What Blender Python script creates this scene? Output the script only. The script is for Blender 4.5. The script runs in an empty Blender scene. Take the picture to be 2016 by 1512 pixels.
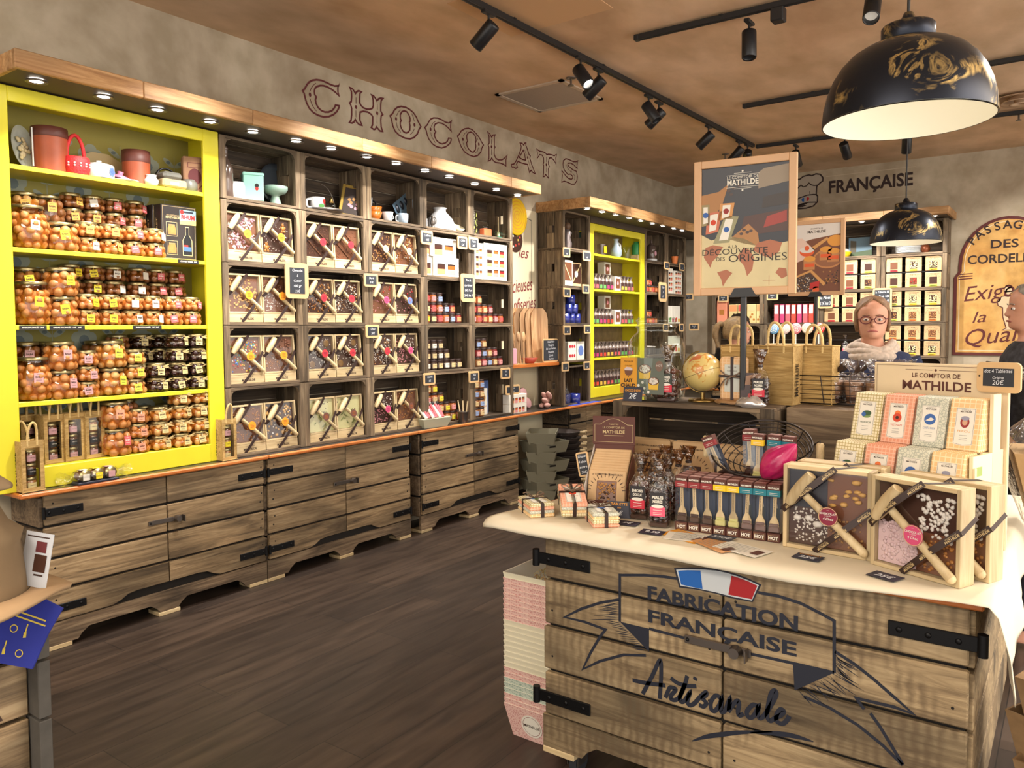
import bpy,math,random
from mathutils import Vector,Matrix,Euler
# ---------------------------------------------------------------- camera, world, exposure
S = bpy.context.scene
COL = S.collection
cam_d = bpy.data.cameras.new('camera'); cam = bpy.data.objects.new('camera',cam_d); COL.objects.link(cam)
cam_d.sensor_width = 36.0
cam_d.lens = 1540.46 / 2016 * 36.0
cam_d.shift_y = -30.85 / 2016
cam_d.clip_start = 0.05
YAW,PITCH,ROLL = 0.62536,0.0510114,-0.00644235
_f = Vector((-math.sin(YAW) * math.cos(PITCH),math.cos(YAW) * math.cos(PITCH),-math.sin(PITCH)))
_r = Vector((math.cos(YAW),math.sin(YAW),0)); _u = _r.cross(_f)
_c,_s = math.cos(ROLL),math.sin(ROLL)
_r,_u = _c * _r + _s * _u,-_s * _r + _c * _u
cam.matrix_world = Matrix(((_r.x,_u.x,-_f.x,4.19),(_r.y,_u.y,-_f.y,0),(_r.z,_u.z,-_f.z,1.5),(0,0,0,1)))
S.camera = cam
W = bpy.data.worlds.new('world'); S.world = W; W.use_nodes = True
W.node_tree.nodes['Background'].inputs[0].default_value = (1.0,0.93,0.84,1)
W.node_tree.nodes['Background'].inputs[1].default_value = 1.9
S.view_settings.view_transform = 'Standard'; S.view_settings.look = 'None'
S.view_settings.gamma = 1.0; S.view_settings.use_curve_mapping = False
S.view_settings.exposure = 0.25
try:
 S.cycles.use_denoising = True; S.cycles.denoiser = 'OPENIMAGEDENOISE'
 S.cycles.max_bounces = 8; S.cycles.diffuse_bounces = 3; S.cycles.glossy_bounces = 3
 S.cycles.transparent_max_bounces = 24; S.cycles.transmission_bounces = 6
 S.cycles.caustics_reflective = False; S.cycles.caustics_refractive = False
 S.cycles.sample_clamp_indirect = 4.0
except Exception:
 pass
random.seed(7)
PI = math.pi
R = random.Random(11)
# added unseen fill lights, standing in for the rest of shop and mall
def area(name,loc,sx,sy,power,col,rot=(0,0,0)):
 l = bpy.data.lights.new(name,'AREA'); l.shape = 'RECTANGLE'; l.size = sx; l.size_y = sy; l.energy = power; l.color = col
 o = bpy.data.objects.new(name,l); o.location = loc; o.rotation_euler = rot; COL.objects.link(o); return o
area('shop_fill_light',(3.2,-1.6,3.2),3.0,1.2,150,(1.0,0.88,0.74))  # added soft fill from behind the camera, no modelled fitting
area('shop_fill_light',(6.8,4.0,3.2),1.2,5.0,150,(1.0,0.88,0.74))
area('mall_side_fill',(7.1,3.0,1.7),7.0,2.6,150,(1.0,0.92,0.84),(0,math.radians(90),0))  # added side fill that lifts the ceiling, in place of an open front
def spot(name,loc,target,power,size=60,blend=.6,col=(1,.9,.78),rad=.03):
 l = bpy.data.lights.new(name,'SPOT'); l.energy = power; l.spot_size = math.radians(size); l.spot_blend = blend
 l.color = col; l.shadow_soft_size = rad
 o = bpy.data.objects.new(name,l); o.location = loc
 d = Vector(target) - Vector(loc); o.rotation_euler = d.to_track_quat('-Z','Y').to_euler(); COL.objects.link(o); return o
# ---------------------------------------------------------------- materials
MATS = {}
def nodes(name):
 m = bpy.data.materials.new(name); m.use_nodes = True; nt = m.node_tree
 return m,nt,nt.nodes['Principled BSDF']
def lin(c):
 return tuple((x / 12.92 if x <= .04045 else ((x + .055) / 1.055) ** 2.4) for x in [v / 255 for v in c]) + (1,)
def mat(name,rgb,rough=.55,metal=0,coat=0,emit=0,trans=0,var=0,vscale=20,bump=0,alpha=1,sheen=0):
 """plain paint, paper, metal ...; rgb as 0-255 sRGB"""
 if name in MATS: return MATS[name]
 m,nt,b = nodes(name)
 b.inputs['Base Color'].default_value = lin(rgb); b.inputs['Roughness'].default_value = rough
 b.inputs['Metallic'].default_value = metal; b.inputs['Coat Weight'].default_value = coat
 b.inputs['Coat Roughness'].default_value = .08
 if trans: b.inputs['Transmission Weight'].default_value = trans; b.inputs['IOR'].default_value = 1.45
 if alpha < 1: b.inputs['Alpha'].default_value = alpha
 if emit: b.inputs['Emission Color'].default_value = lin(rgb); b.inputs['Emission Strength'].default_value = emit
 if var or bump:
  tc = nt.nodes.new('ShaderNodeTexCoord'); nz = nt.nodes.new('ShaderNodeTexNoise')
  nz.inputs['Scale'].default_value = vscale; nz.inputs['Detail'].default_value = 4
  nt.links.new(tc.outputs['Object'],nz.inputs['Vector'])
  if var:
   rp = nt.nodes.new('ShaderNodeValToRGB'); c = lin(rgb)
   rp.color_ramp.elements[0].position = .3; rp.color_ramp.elements[1].position = .7
   rp.color_ramp.elements[0].color = tuple(x * (1 - var) for x in c[:3]) + (1,)
   rp.color_ramp.elements[1].color = tuple(min(1,x * (1 + var)) for x in c[:3]) + (1,)
   nt.links.new(nz.outputs['Fac'],rp.inputs[0]); nt.links.new(rp.outputs[0],b.inputs['Base Color'])
  if bump:
   bp = nt.nodes.new('ShaderNodeBump'); bp.inputs['Strength'].default_value = bump; bp.inputs['Distance'].default_value = .01
   nt.links.new(nz.outputs['Fac'],bp.inputs['Height']); nt.links.new(bp.outputs[0],b.inputs['Normal'])
 MATS[name] = m; return m
def ramp(nt,stops):
 r = nt.nodes.new('ShaderNodeValToRGB').color_ramp; n = nt.nodes[-1]
 while len(r.elements) < len(stops): r.elements.new(.5)
 for e,(p,c) in zip(r.elements,stops): e.position = p; e.color = lin(c)
 return n
def mixc(nt,typ,fac,a,b):
 x = nt.nodes.new('ShaderNodeMix'); x.data_type = 'RGBA'; x.blend_type = typ
 for sock,v in ((x.inputs[0],fac),(x.inputs[6],a),(x.inputs[7],b)):
  if isinstance(v,(float,int)): sock.default_value = v
  elif isinstance(v,tuple): sock.default_value = v
  else: nt.links.new(v,sock)
 return x.outputs[2]
def wood(name,dark,mid,light,axis='y',grain=9,rough=.6,isl=.35,bump=.25,saw=0,stain=.45,saww=28):
 """plank wood with the grain along axis; every separate plank of a mesh gets its own grain and tone"""
 if name in MATS: return MATS[name]
 m,nt,b = nodes(name); L = nt.links.new; N = nt.nodes.new
 tc = N('ShaderNodeTexCoord'); ge = N('ShaderNodeNewGeometry'); oi = N('ShaderNodeObjectInfo')
 ad = N('ShaderNodeMath'); ad.operation = 'ADD'; L(ge.outputs['Random Per Island'],ad.inputs[0]); L(oi.outputs['Random'],ad.inputs[1])
 sc = N('ShaderNodeVectorMath'); sc.operation = 'SCALE'; sc.inputs[0].default_value = (17.3,11.7,23.1); L(ad.outputs[0],sc.inputs['Scale'])
 va = N('ShaderNodeVectorMath'); va.operation = 'ADD'; L(tc.outputs['Object'],va.inputs[0]); L(sc.outputs[0],va.inputs[1])
 mp = N('ShaderNodeMapping'); k = {'x': (.07,1,1),'y': (1,.07,1),'z': (1,1,.07)}[axis]
 mp.inputs['Scale'].default_value = k; L(va.outputs[0],mp.inputs['Vector'])
 n1 = N('ShaderNodeTexNoise'); n1.inputs['Scale'].default_value = grain * 4; n1.inputs['Detail'].default_value = 7
 n1.inputs['Roughness'].default_value = .62; n1.inputs['Distortion'].default_value = 1.6; L(mp.outputs[0],n1.inputs['Vector'])
 c = ramp(nt,[(.28,dark),(.5,mid),(.72,light)]); L(n1.outputs['Fac'],c.inputs[0])
 n2 = N('ShaderNodeTexNoise'); n2.inputs['Scale'].default_value = grain * .55; n2.inputs['Detail'].default_value = 3
 n2.inputs['Distortion'].default_value = .6
 mp2 = N('ShaderNodeMapping'); mp2.inputs['Scale'].default_value = tuple(.35 if q < 1 else 1 for q in k); L(va.outputs[0],mp2.inputs['Vector']); L(mp2.outputs[0],n2.inputs['Vector'])
 c2 = ramp(nt,[(.3,tuple(int(255 * (1 - stain)) for _ in range(3))),(.6,(255,255,255))]); L(n2.outputs['Fac'],c2.inputs[0])
 col = mixc(nt,'MULTIPLY',1.0,c.outputs[0],c2.outputs[0])
 if saw:
  wv = N('ShaderNodeTexWave'); wv.wave_type = 'BANDS'; wv.bands_direction = 'X' if axis == 'x' else 'Y'
  wv.inputs['Scale'].default_value = saww; wv.inputs['Distortion'].default_value = 3; wv.inputs['Detail'].default_value = 2; wv.inputs['Detail Scale'].default_value = 3
  L(va.outputs[0],wv.inputs['Vector'])
  n3 = N('ShaderNodeTexNoise'); n3.inputs['Scale'].default_value = 7; L(va.outputs[0],n3.inputs['Vector'])
  r3 = ramp(nt,[(.42,(0,0,0)),(.58,(255,255,255))]); L(n3.outputs['Fac'],r3.inputs[0])
  mu = N('ShaderNodeMath'); mu.operation = 'MULTIPLY'; L(wv.outputs['Fac'],mu.inputs[0]); L(r3.outputs[0],mu.inputs[1])
  mu2 = N('ShaderNodeMath'); mu2.operation = 'MULTIPLY'; mu2.inputs[1].default_value = saw; L(mu.outputs[0],mu2.inputs[0])
  col = mixc(nt,'MIX',mu2.outputs[0],col,lin(dark))
 hs = N('ShaderNodeHueSaturation'); mr = N('ShaderNodeMapRange'); fr = N('ShaderNodeMath'); fr.operation = 'FRACT'
 m7 = N('ShaderNodeMath'); m7.operation = 'MULTIPLY'; m7.inputs[1].default_value = 7.31; L(ad.outputs[0],m7.inputs[0]); L(m7.outputs[0],fr.inputs[0])
 L(fr.outputs[0],mr.inputs[0]); mr.inputs[3].default_value = 1 - isl; mr.inputs[4].default_value = 1 + isl * .6
 L(mr.outputs[0],hs.inputs['Value']); L(col,hs.inputs['Color']); L(hs.outputs[0],b.inputs['Base Color'])
 b.inputs['Roughness'].default_value = rough
 if bump:
  bp = N('ShaderNodeBump'); bp.inputs['Strength'].default_value = bump; bp.inputs['Distance'].default_value = .004
  L(n1.outputs['Fac'],bp.inputs['Height']); L(bp.outputs[0],b.inputs['Normal'])
 MATS[name] = m; return m
def plaster(name,a,b_,c_,scale=1.1,stretch=(1,1,1)):
 if name in MATS: return MATS[name]
 m,nt,b = nodes(name); L = nt.links.new; N = nt.nodes.new
 tc = N('ShaderNodeTexCoord'); mp = N('ShaderNodeMapping'); mp.inputs['Scale'].default_value = stretch; L(tc.outputs['Object'],mp.inputs['Vector'])
 n1 = N('ShaderNodeTexNoise'); n1.inputs['Scale'].default_value = scale; n1.inputs['Detail'].default_value = 5; n1.inputs['Roughness'].default_value = .62; n1.inputs['Distortion'].default_value = .8
 L(mp.outputs[0],n1.inputs['Vector'])
 c = ramp(nt,[(.3,a),(.5,b_),(.7,c_)]); L(n1.outputs['Fac'],c.inputs[0])
 n2 = N('ShaderNodeTexNoise'); n2.inputs['Scale'].default_value = scale * 5; n2.inputs['Detail'].default_value = 6; L(mp.outputs[0],n2.inputs['Vector'])
 c2 = ramp(nt,[(.35,(225,222,215)),(.65,(255,255,255))]); L(n2.outputs['Fac'],c2.inputs[0])
 L(mixc(nt,'MULTIPLY',1.0,c.outputs[0],c2.outputs[0]),b.inputs['Base Color']); b.inputs['Roughness'].default_value = .85
 MATS[name] = m; return m
def film(name,rgb,clear=.8,rough=.06,bump=0,bs=60):
 """thin clear film / glass wall: mostly lets light through, with a shine that grows at grazing angles"""
 if name in MATS: return MATS[name]
 m = bpy.data.materials.new(name); m.use_nodes = True; nt = m.node_tree; nt.nodes.clear(); L = nt.links.new; N = nt.nodes.new
 out = N('ShaderNodeOutputMaterial'); tr = N('ShaderNodeBsdfTransparent'); tr.inputs[0].default_value = lin(rgb)
 gl = N('ShaderNodeBsdfGlossy'); gl.inputs['Roughness'].default_value = rough; gl.inputs[0].default_value = (1,1,1,1)
 fr = N('ShaderNodeLayerWeight'); pw = N('ShaderNodeMath'); pw.operation = 'POWER'; pw.inputs[1].default_value = 4.0; L(fr.outputs['Facing'],pw.inputs[0])
 ma = N('ShaderNodeMath'); ma.operation = 'MULTIPLY_ADD'; ma.inputs[1].default_value = .85; ma.inputs[2].default_value = 1 - clear; ma.use_clamp = True
 L(pw.outputs[0],ma.inputs[0])
 if bump:
  tc = N('ShaderNodeTexCoord'); nz = N('ShaderNodeTexNoise'); nz.inputs['Scale'].default_value = bs; nz.inputs['Detail'].default_value = 2
  L(tc.outputs['Object'],nz.inputs['Vector']); bp = N('ShaderNodeBump'); bp.inputs['Strength'].default_value = bump; bp.inputs['Distance'].default_value = .02
  L(nz.outputs['Fac'],bp.inputs['Height']); L(bp.outputs[0],gl.inputs['Normal']); L(bp.outputs[0],fr.inputs['Normal'])
 mx = N('ShaderNodeMixShader'); L(ma.outputs[0],mx.inputs[0]); L(tr.outputs[0],mx.inputs[1]); L(gl.outputs[0],mx.inputs[2]); L(mx.outputs[0],out.inputs[0])
 MATS[name] = m; return m
def checks(name,a,b_,kind='brick',sx=60,sy=60,mortar=.12):
 """printed paper: a small repeating pattern of two inks (object coordinates)"""
 if name in MATS: return MATS[name]
 m,nt,b = nodes(name); L = nt.links.new; N = nt.nodes.new
 tc = N('ShaderNodeTexCoord'); mp = N('ShaderNodeMapping'); mp.inputs['Scale'].default_value = (sx,sx,sy); L(tc.outputs['Object'],mp.inputs['Vector'])
 v = N('ShaderNodeTexVoronoi'); v.feature = 'DISTANCE_TO_EDGE'; v.inputs['Scale'].default_value = 1; v.inputs['Randomness'].default_value = 0 if kind != 'lace' else 1
 L(mp.outputs[0],v.inputs['Vector'])
 r = ramp(nt,[(mortar * .6,b_),(mortar,a)]); L(v.outputs['Distance'],r.inputs[0]); L(r.outputs[0],b.inputs['Base Color']); b.inputs['Roughness'].default_value = .6
 MATS[name] = m; return m
# ---------------------------------------------------------------- mesh builder
class B:
 def __init__(s): s.v = []; s.f = []; s.mi = []; s.sm = []; s.mats = []
 def m(s,mt):
  if mt not in s.mats: s.mats.append(mt)
  return s.mats.index(mt)
 def add(s,vs,fs,mt,smooth=False,M=None,convex=False):
  vs = [Vector(q) for q in vs]
  if convex:
   c = sum(vs,Vector()) / len(vs); out = []
   for f in fs:
    n = Vector()
    for i in range(len(f)): n += (vs[f[i]] - c).cross(vs[f[(i + 1) % len(f)]] - c)
    fc = sum((vs[i] for i in f),Vector()) / len(f)
    out.append(tuple(f) if n.dot(fc - c) >= 0 else tuple(reversed(f)))
   fs = out
  if M is not None: vs = [M @ q for q in vs]
  o = len(s.v); k = s.m(mt); s.v += vs
  for f in fs: s.f.append(tuple(i + o for i in f)); s.mi.append(k); s.sm.append(smooth)
  return s
 def box(s,x0,x1,y0,y1,z0,z1,mt,e=0,M=None):
  if x0 > x1: x0,x1 = x1,x0
  if y0 > y1: y0,y1 = y1,y0
  if z0 > z1: z0,z1 = z1,z0
  c = Vector(((x0 + x1) / 2,(y0 + y1) / 2,(z0 + z1) / 2)); h = ((x1 - x0) / 2,(y1 - y0) / 2,(z1 - z0) / 2)
  if e: e = min(e,min(h) * .9)
  if not e:
   vs = [(x,y,z) for x in (x0,x1) for y in (y0,y1) for z in (z0,z1)]
   return s.add(vs,[(0,1,3,2),(4,6,7,5),(0,4,5,1),(2,3,7,6),(0,2,6,4),(1,5,7,3)],mt,M=M)
  vs = []; ix = {}
  for a in (-1,1):
   for b_ in (-1,1):
    for d in (-1,1):
     for t in range(3):
      q = [a * (h[0] - e),b_ * (h[1] - e),d * (h[2] - e)]; q[t] = (a,b_,d)[t] * h[t]
      ix[(a,b_,d,t)] = len(vs); vs.append(c + Vector(q))
  fs = []
  for t in range(3):
   for sg in (-1,1):
    o = [i for i in range(3) if i != t]; loop = []
    for p,q in ((-1,-1),(1,-1),(1,1),(-1,1)):
     k = [0,0,0]; k[t] = sg; k[o[0]] = p; k[o[1]] = q; loop.append(ix[(*k,t)])
    fs.append(loop)
  for t in range(3):
   o = [i for i in range(3) if i != t]
   for p in (-1,1):
    for q in (-1,1):
     k = [0,0,0]; k[o[0]] = p; k[o[1]] = q; k[t] = -1; k2 = list(k); k2[t] = 1
     fs.append([ix[(*k,o[0])],ix[(*k2,o[0])],ix[(*k2,o[1])],ix[(*k,o[1])]])
  for a in (-1,1):
   for b_ in (-1,1):
    for d in (-1,1): fs.append([ix[(a,b_,d,t)] for t in range(3)])
  return s.add(vs,fs,mt,M=M,convex=True)
 def prism(s,poly,mt,h,M=None,smooth=False,mt2=None):
  """poly in local xy, extruded to z=h"""
  n = len(poly); a = sum(poly[i][0] * poly[(i + 1) % n][1] - poly[(i + 1) % n][0] * poly[i][1] for i in range(n))
  if a < 0: poly = poly[::-1]
  vs = [(x,y,0) for x,y in poly] + [(x,y,h) for x,y in poly]
  s.add(vs,[tuple(range(n,2 * n)),tuple(range(n - 1,-1,-1))],mt,M=M)
  return s.add(vs,[(i,(i + 1) % n,n + (i + 1) % n,n + i) for i in range(n)],mt2 or mt,smooth=smooth,M=M)
 def lathe(s,prof,mt,seg=24,M=None,smooth=True,caps=True):
  vs = []; fs = []; n = len(prof)
  for r,z in prof:
   for i in range(seg): a = 2 * PI * i / seg; vs.append((r * math.cos(a),r * math.sin(a),z))
  for j in range(n - 1):
   for i in range(seg): k = (i + 1) % seg; fs.append((j * seg + i,j * seg + k,(j + 1) * seg + k,(j + 1) * seg + i))
  s.add(vs,fs,mt,smooth=smooth,M=M)
  if caps:
   if prof[0][0] > 1e-5: s.add(vs[:seg],[tuple(range(seg - 1,-1,-1))],mt,M=M)
   if prof[-1][0] > 1e-5: s.add(vs[-seg:],[tuple(range(seg))],mt,M=M)
  return s
 def cyl(s,p0,p1,r0,mt,r1=None,seg=12,smooth=True):
  p0 = Vector(p0); p1 = Vector(p1); d = p1 - p0
  M = Matrix.Translation(p0) @ d.to_track_quat('Z','Y').to_matrix().to_4x4()
  return s.lathe([(r0,0),(r0 if r1 is None else r1,d.length)],mt,seg,M,smooth)
 def tube(s,pts,r,mt,seg=6,closed=False):
  pts = [Vector(p) for p in pts]; n = len(pts); vs = []; fs = []; up = None
  for i,p in enumerate(pts):
   t = (pts[(i + 1) % n] - pts[i - 1]) if closed else (pts[min(i + 1,n - 1)] - pts[max(i - 1,0)])
   if t.length < 1e-9: t = Vector((0,0,1))
   t.normalize()
   if up is None: up = t.orthogonal().normalized()
   up = (up - t * up.dot(t)); up = up.normalized() if up.length > 1e-6 else t.orthogonal().normalized()
   w = t.cross(up); rr = r[i] if isinstance(r,(list,tuple)) else r
   for k in range(seg): a = 2 * PI * k / seg; vs.append(p + (up * math.cos(a) + w * math.sin(a)) * rr)
  for i in range(n if closed else n - 1):
   j = (i + 1) % n
   for k in range(seg): l = (k + 1) % seg; fs.append((i * seg + k,i * seg + l,j * seg + l,j * seg + k))
  s.add(vs,fs,mt,smooth=True)
  if not closed: s.add(vs[:seg],[tuple(range(seg - 1,-1,-1))],mt); s.add(vs[-seg:],[tuple(range(seg))],mt)
  return s
 def ball(s,c,r,mt,M=None,seg=12,rings=8,sc=(1,1,1)):
  prof = [(math.sin(PI * i / rings),-math.cos(PI * i / rings)) for i in range(rings + 1)]
  prof[0] = (0,-1); prof[-1] = (0,1)
  T = Matrix.Translation(c) @ Matrix.Diagonal((r * sc[0],r * sc[1],r * sc[2],1))
  if M is not None: T = M @ T
  return s.lathe(prof,mt,seg,T,caps=False)
 def blob(s,c,r,mt,rnd=None,sc=(1,1,1),M=None):
  """little faceted lump (nut, crumb, pearl)"""
  t = (1 + 5 ** .5) / 2
  vs = [Vector(q).normalized() for q in ((-1,t,0),(1,t,0),(-1,-t,0),(1,-t,0),(0,-1,t),(0,1,t),(0,-1,-t),(0,1,-t),(t,0,-1),(t,0,1),(-t,0,-1),(-t,0,1))]
  fs = [(0,11,5),(0,5,1),(0,1,7),(0,7,10),(0,10,11),(1,5,9),(5,11,4),(11,10,2),(10,7,6),(7,1,8),(3,9,4),(3,4,2),(3,2,6),(3,6,8),(3,8,9),(4,9,5),(2,4,11),(6,2,10),(8,6,7),(9,8,1)]
  j = (lambda: rnd.uniform(.75,1.2)) if rnd else (lambda: 1)
  q = Euler((rnd.random() * 6,rnd.random() * 6,rnd.random() * 6)).to_matrix() if rnd else Matrix.Identity(3)
  out = []
  for v in vs:
   w = q @ (v * r * j()); out.append(Vector(c) + Vector((w.x * sc[0],w.y * sc[1],w.z * sc[2])))
  return s.add(out,fs,mt,smooth=True,M=M)
 def stroke(s,pts,w,mt,M,closed=False,z=.0008,taper=False):
  """painted line on a surface; pts in the surface's own xy, M puts it in place"""
  pts = [Vector((p[0],p[1])) for p in pts]; n = len(pts); vs = []; fs = []
  for i,p in enumerate(pts):
   a = pts[i - 1] if (closed or i > 0) else p; b_ = pts[(i + 1) % n] if (closed or i < n - 1) else p
   d1 = (p - a); d2 = (b_ - p)
   d1 = d1.normalized() if d1.length > 1e-9 else d2.normalized(); d2 = d2.normalized() if d2.length > 1e-9 else d1
   t = d1 + d2; t = t.normalized() if t.length > 1e-6 else d1
   nn = Vector((-t.y,t.x)); k = max(.5,abs(nn.dot(Vector((-d1.y,d1.x)))))
   ww = w[i] if isinstance(w,(list,tuple)) else w
   if taper: ww = w * (.15 + .85 * math.sin(PI * i / max(1,n - 1)))
   q = nn * (ww / 2 / k); vs += [(p.x + q.x,p.y + q.y,z),(p.x - q.x,p.y - q.y,z)]
  for i in range(n if closed else n - 1): j = (i + 1) % n; fs.append((2 * i,2 * i + 1,2 * j + 1,2 * j))
  return s.add(vs,fs,mt,M=M)
 def flat(s,poly,mt,M,z=.0006):
  n = len(poly); a = sum(poly[i][0] * poly[(i + 1) % n][1] - poly[(i + 1) % n][0] * poly[i][1] for i in range(n))
  if a < 0: poly = poly[::-1]
  return s.add([(x,y,z) for x,y in poly],[tuple(range(n))],mt,M=M)
 def disc(s,cx,cy,r,mt,M,z=.0006,seg=24,ry=None):
  return s.flat([(cx + r * math.cos(2 * PI * i / seg),cy + (ry or r) * math.sin(2 * PI * i / seg)) for i in range(seg)],mt,M,z)
 def text(s,t,cx,cy,h,mt,M,z=.001,w=None,bold=0,shear=0,al='CENTER',rot=0,sp=1,ax=1):
  vs,fs,wd = textmesh(t,bold,shear,al,sp)
  k = h; kx = (w / wd if w and wd else h) * ax; c,n = math.cos(rot),math.sin(rot)
  out = [(cx + (x * kx) * c - (y * k) * n,cy + (x * kx) * n + (y * k) * c,z) for x,y in vs]
  return s.add(out,fs,mt,M=M)
 def mesh(s,name):
  me = bpy.data.meshes.new(name); me.from_pydata([tuple(v) for v in s.v],[],s.f)
  for q in s.mats: me.materials.append(q)
  me.polygons.foreach_set('material_index',s.mi); me.polygons.foreach_set('use_smooth',s.sm); me.update()
  return me
 def obj(s,name,parent=None,loc=(0,0,0)):
  return link(name,s.mesh(name),parent,loc)
_TX = {}; _FONT = bpy.data.fonts.load('<builtin>')
def textmesh(t,bold,shear,al,sp):
 """letter outlines, cap height 1, baseline 0"""
 key = (t,bold,shear,al,sp)
 if key in _TX: return _TX[key]
 c = bpy.data.curves.new('lettering','FONT'); c.body = t; c.font = _FONT; c.size = 1; c.align_x = al; c.shear = shear; c.offset = bold; c.space_character = sp; c.resolution_u = 3
 o = bpy.data.objects.new('lettering',c); COL.objects.link(o)
 me = o.to_mesh(depsgraph=bpy.context.evaluated_depsgraph_get()) if False else None
 dg = bpy.context.evaluated_depsgraph_get(); ev = o.evaluated_get(dg); me = ev.to_mesh()
 vs = [(v.co.x / .73,v.co.y / .73) for v in me.vertices]; fs = [tuple(p.vertices) for p in me.polygons]
 ev.to_mesh_clear(); bpy.data.objects.remove(o); bpy.data.curves.remove(c)
 wd = (max(x for x,_ in vs) - min(x for x,_ in vs)) if vs else 1
 _TX[key] = (vs,fs,wd); return _TX[key]
def link(name,me,parent=None,loc=(0,0,0),rot=(0,0,0)):
 o = bpy.data.objects.new(name,me); COL.objects.link(o); o.location = loc; o.rotation_euler = rot
 if parent is not None: o.parent = parent
 return o
def tag(o,label,cat,group=None):
 o['label'] = label; o['category'] = cat
 if group: o['group'] = group
 return o
def root(name,loc,label,cat,group=None,rz=0,rot=None):
 o = bpy.data.objects.new(name,None); COL.objects.link(o); o.location = loc; o.rotation_euler = rot or (0,0,rz); o.empty_display_size = .05
 return tag(o,label,cat,group)
def struct(o): o['kind'] = 'structure'; return o
def inst(parts,name,loc,label,cat,group=None,rz=0,rot=None,scale=None):
 """one more of a kind: its own root and its own part objects, sharing the meshes. parts: [(name, mesh, [(name, mesh)])]"""
 r = root(name,loc,label,cat,group,rz,rot)
 if scale: r.scale = (scale,) * 3 if isinstance(scale,(int,float)) else scale
 for p in parts:
  o = link(p[0],p[1],r)
  for q in (p[2] if len(p) > 2 else []): link(q[0],q[1],o)
 return r
def frame3(origin,U,V):
 """matrix taking (x along U, y along V, z along U x V) to the world"""
 U = Vector(U).normalized(); V = Vector(V).normalized(); n = U.cross(V)
 return Matrix(((U.x,V.x,n.x,origin[0]),(U.y,V.y,n.y,origin[1]),(U.z,V.z,n.z,origin[2]),(0,0,0,1)))
def spline(pts,n=8,closed=False):
 P = [Vector(p) for p in pts]; out = []; m = len(P)
 for i in range(m if closed else m - 1):
  g = (lambda k: P[k % m]) if closed else (lambda k: P[max(0,min(m - 1,k))])
  a,b_,c,d = g(i - 1),g(i),g(i + 1),g(i + 2)
  for j in range(n):
   t = j / n; out.append(.5 * ((2 * b_) + (c - a) * t + (2 * a - 5 * b_ + 4 * c - d) * t * t + (3 * b_ - a - 3 * c + d) * t ** 3))
 if not closed: out.append(P[-1])
 return out
ORD = ['first','second','third','fourth','fifth','sixth','seventh','eighth','ninth','tenth','eleventh','twelfth','thirteenth','fourteenth','fifteenth','sixteenth']
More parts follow.
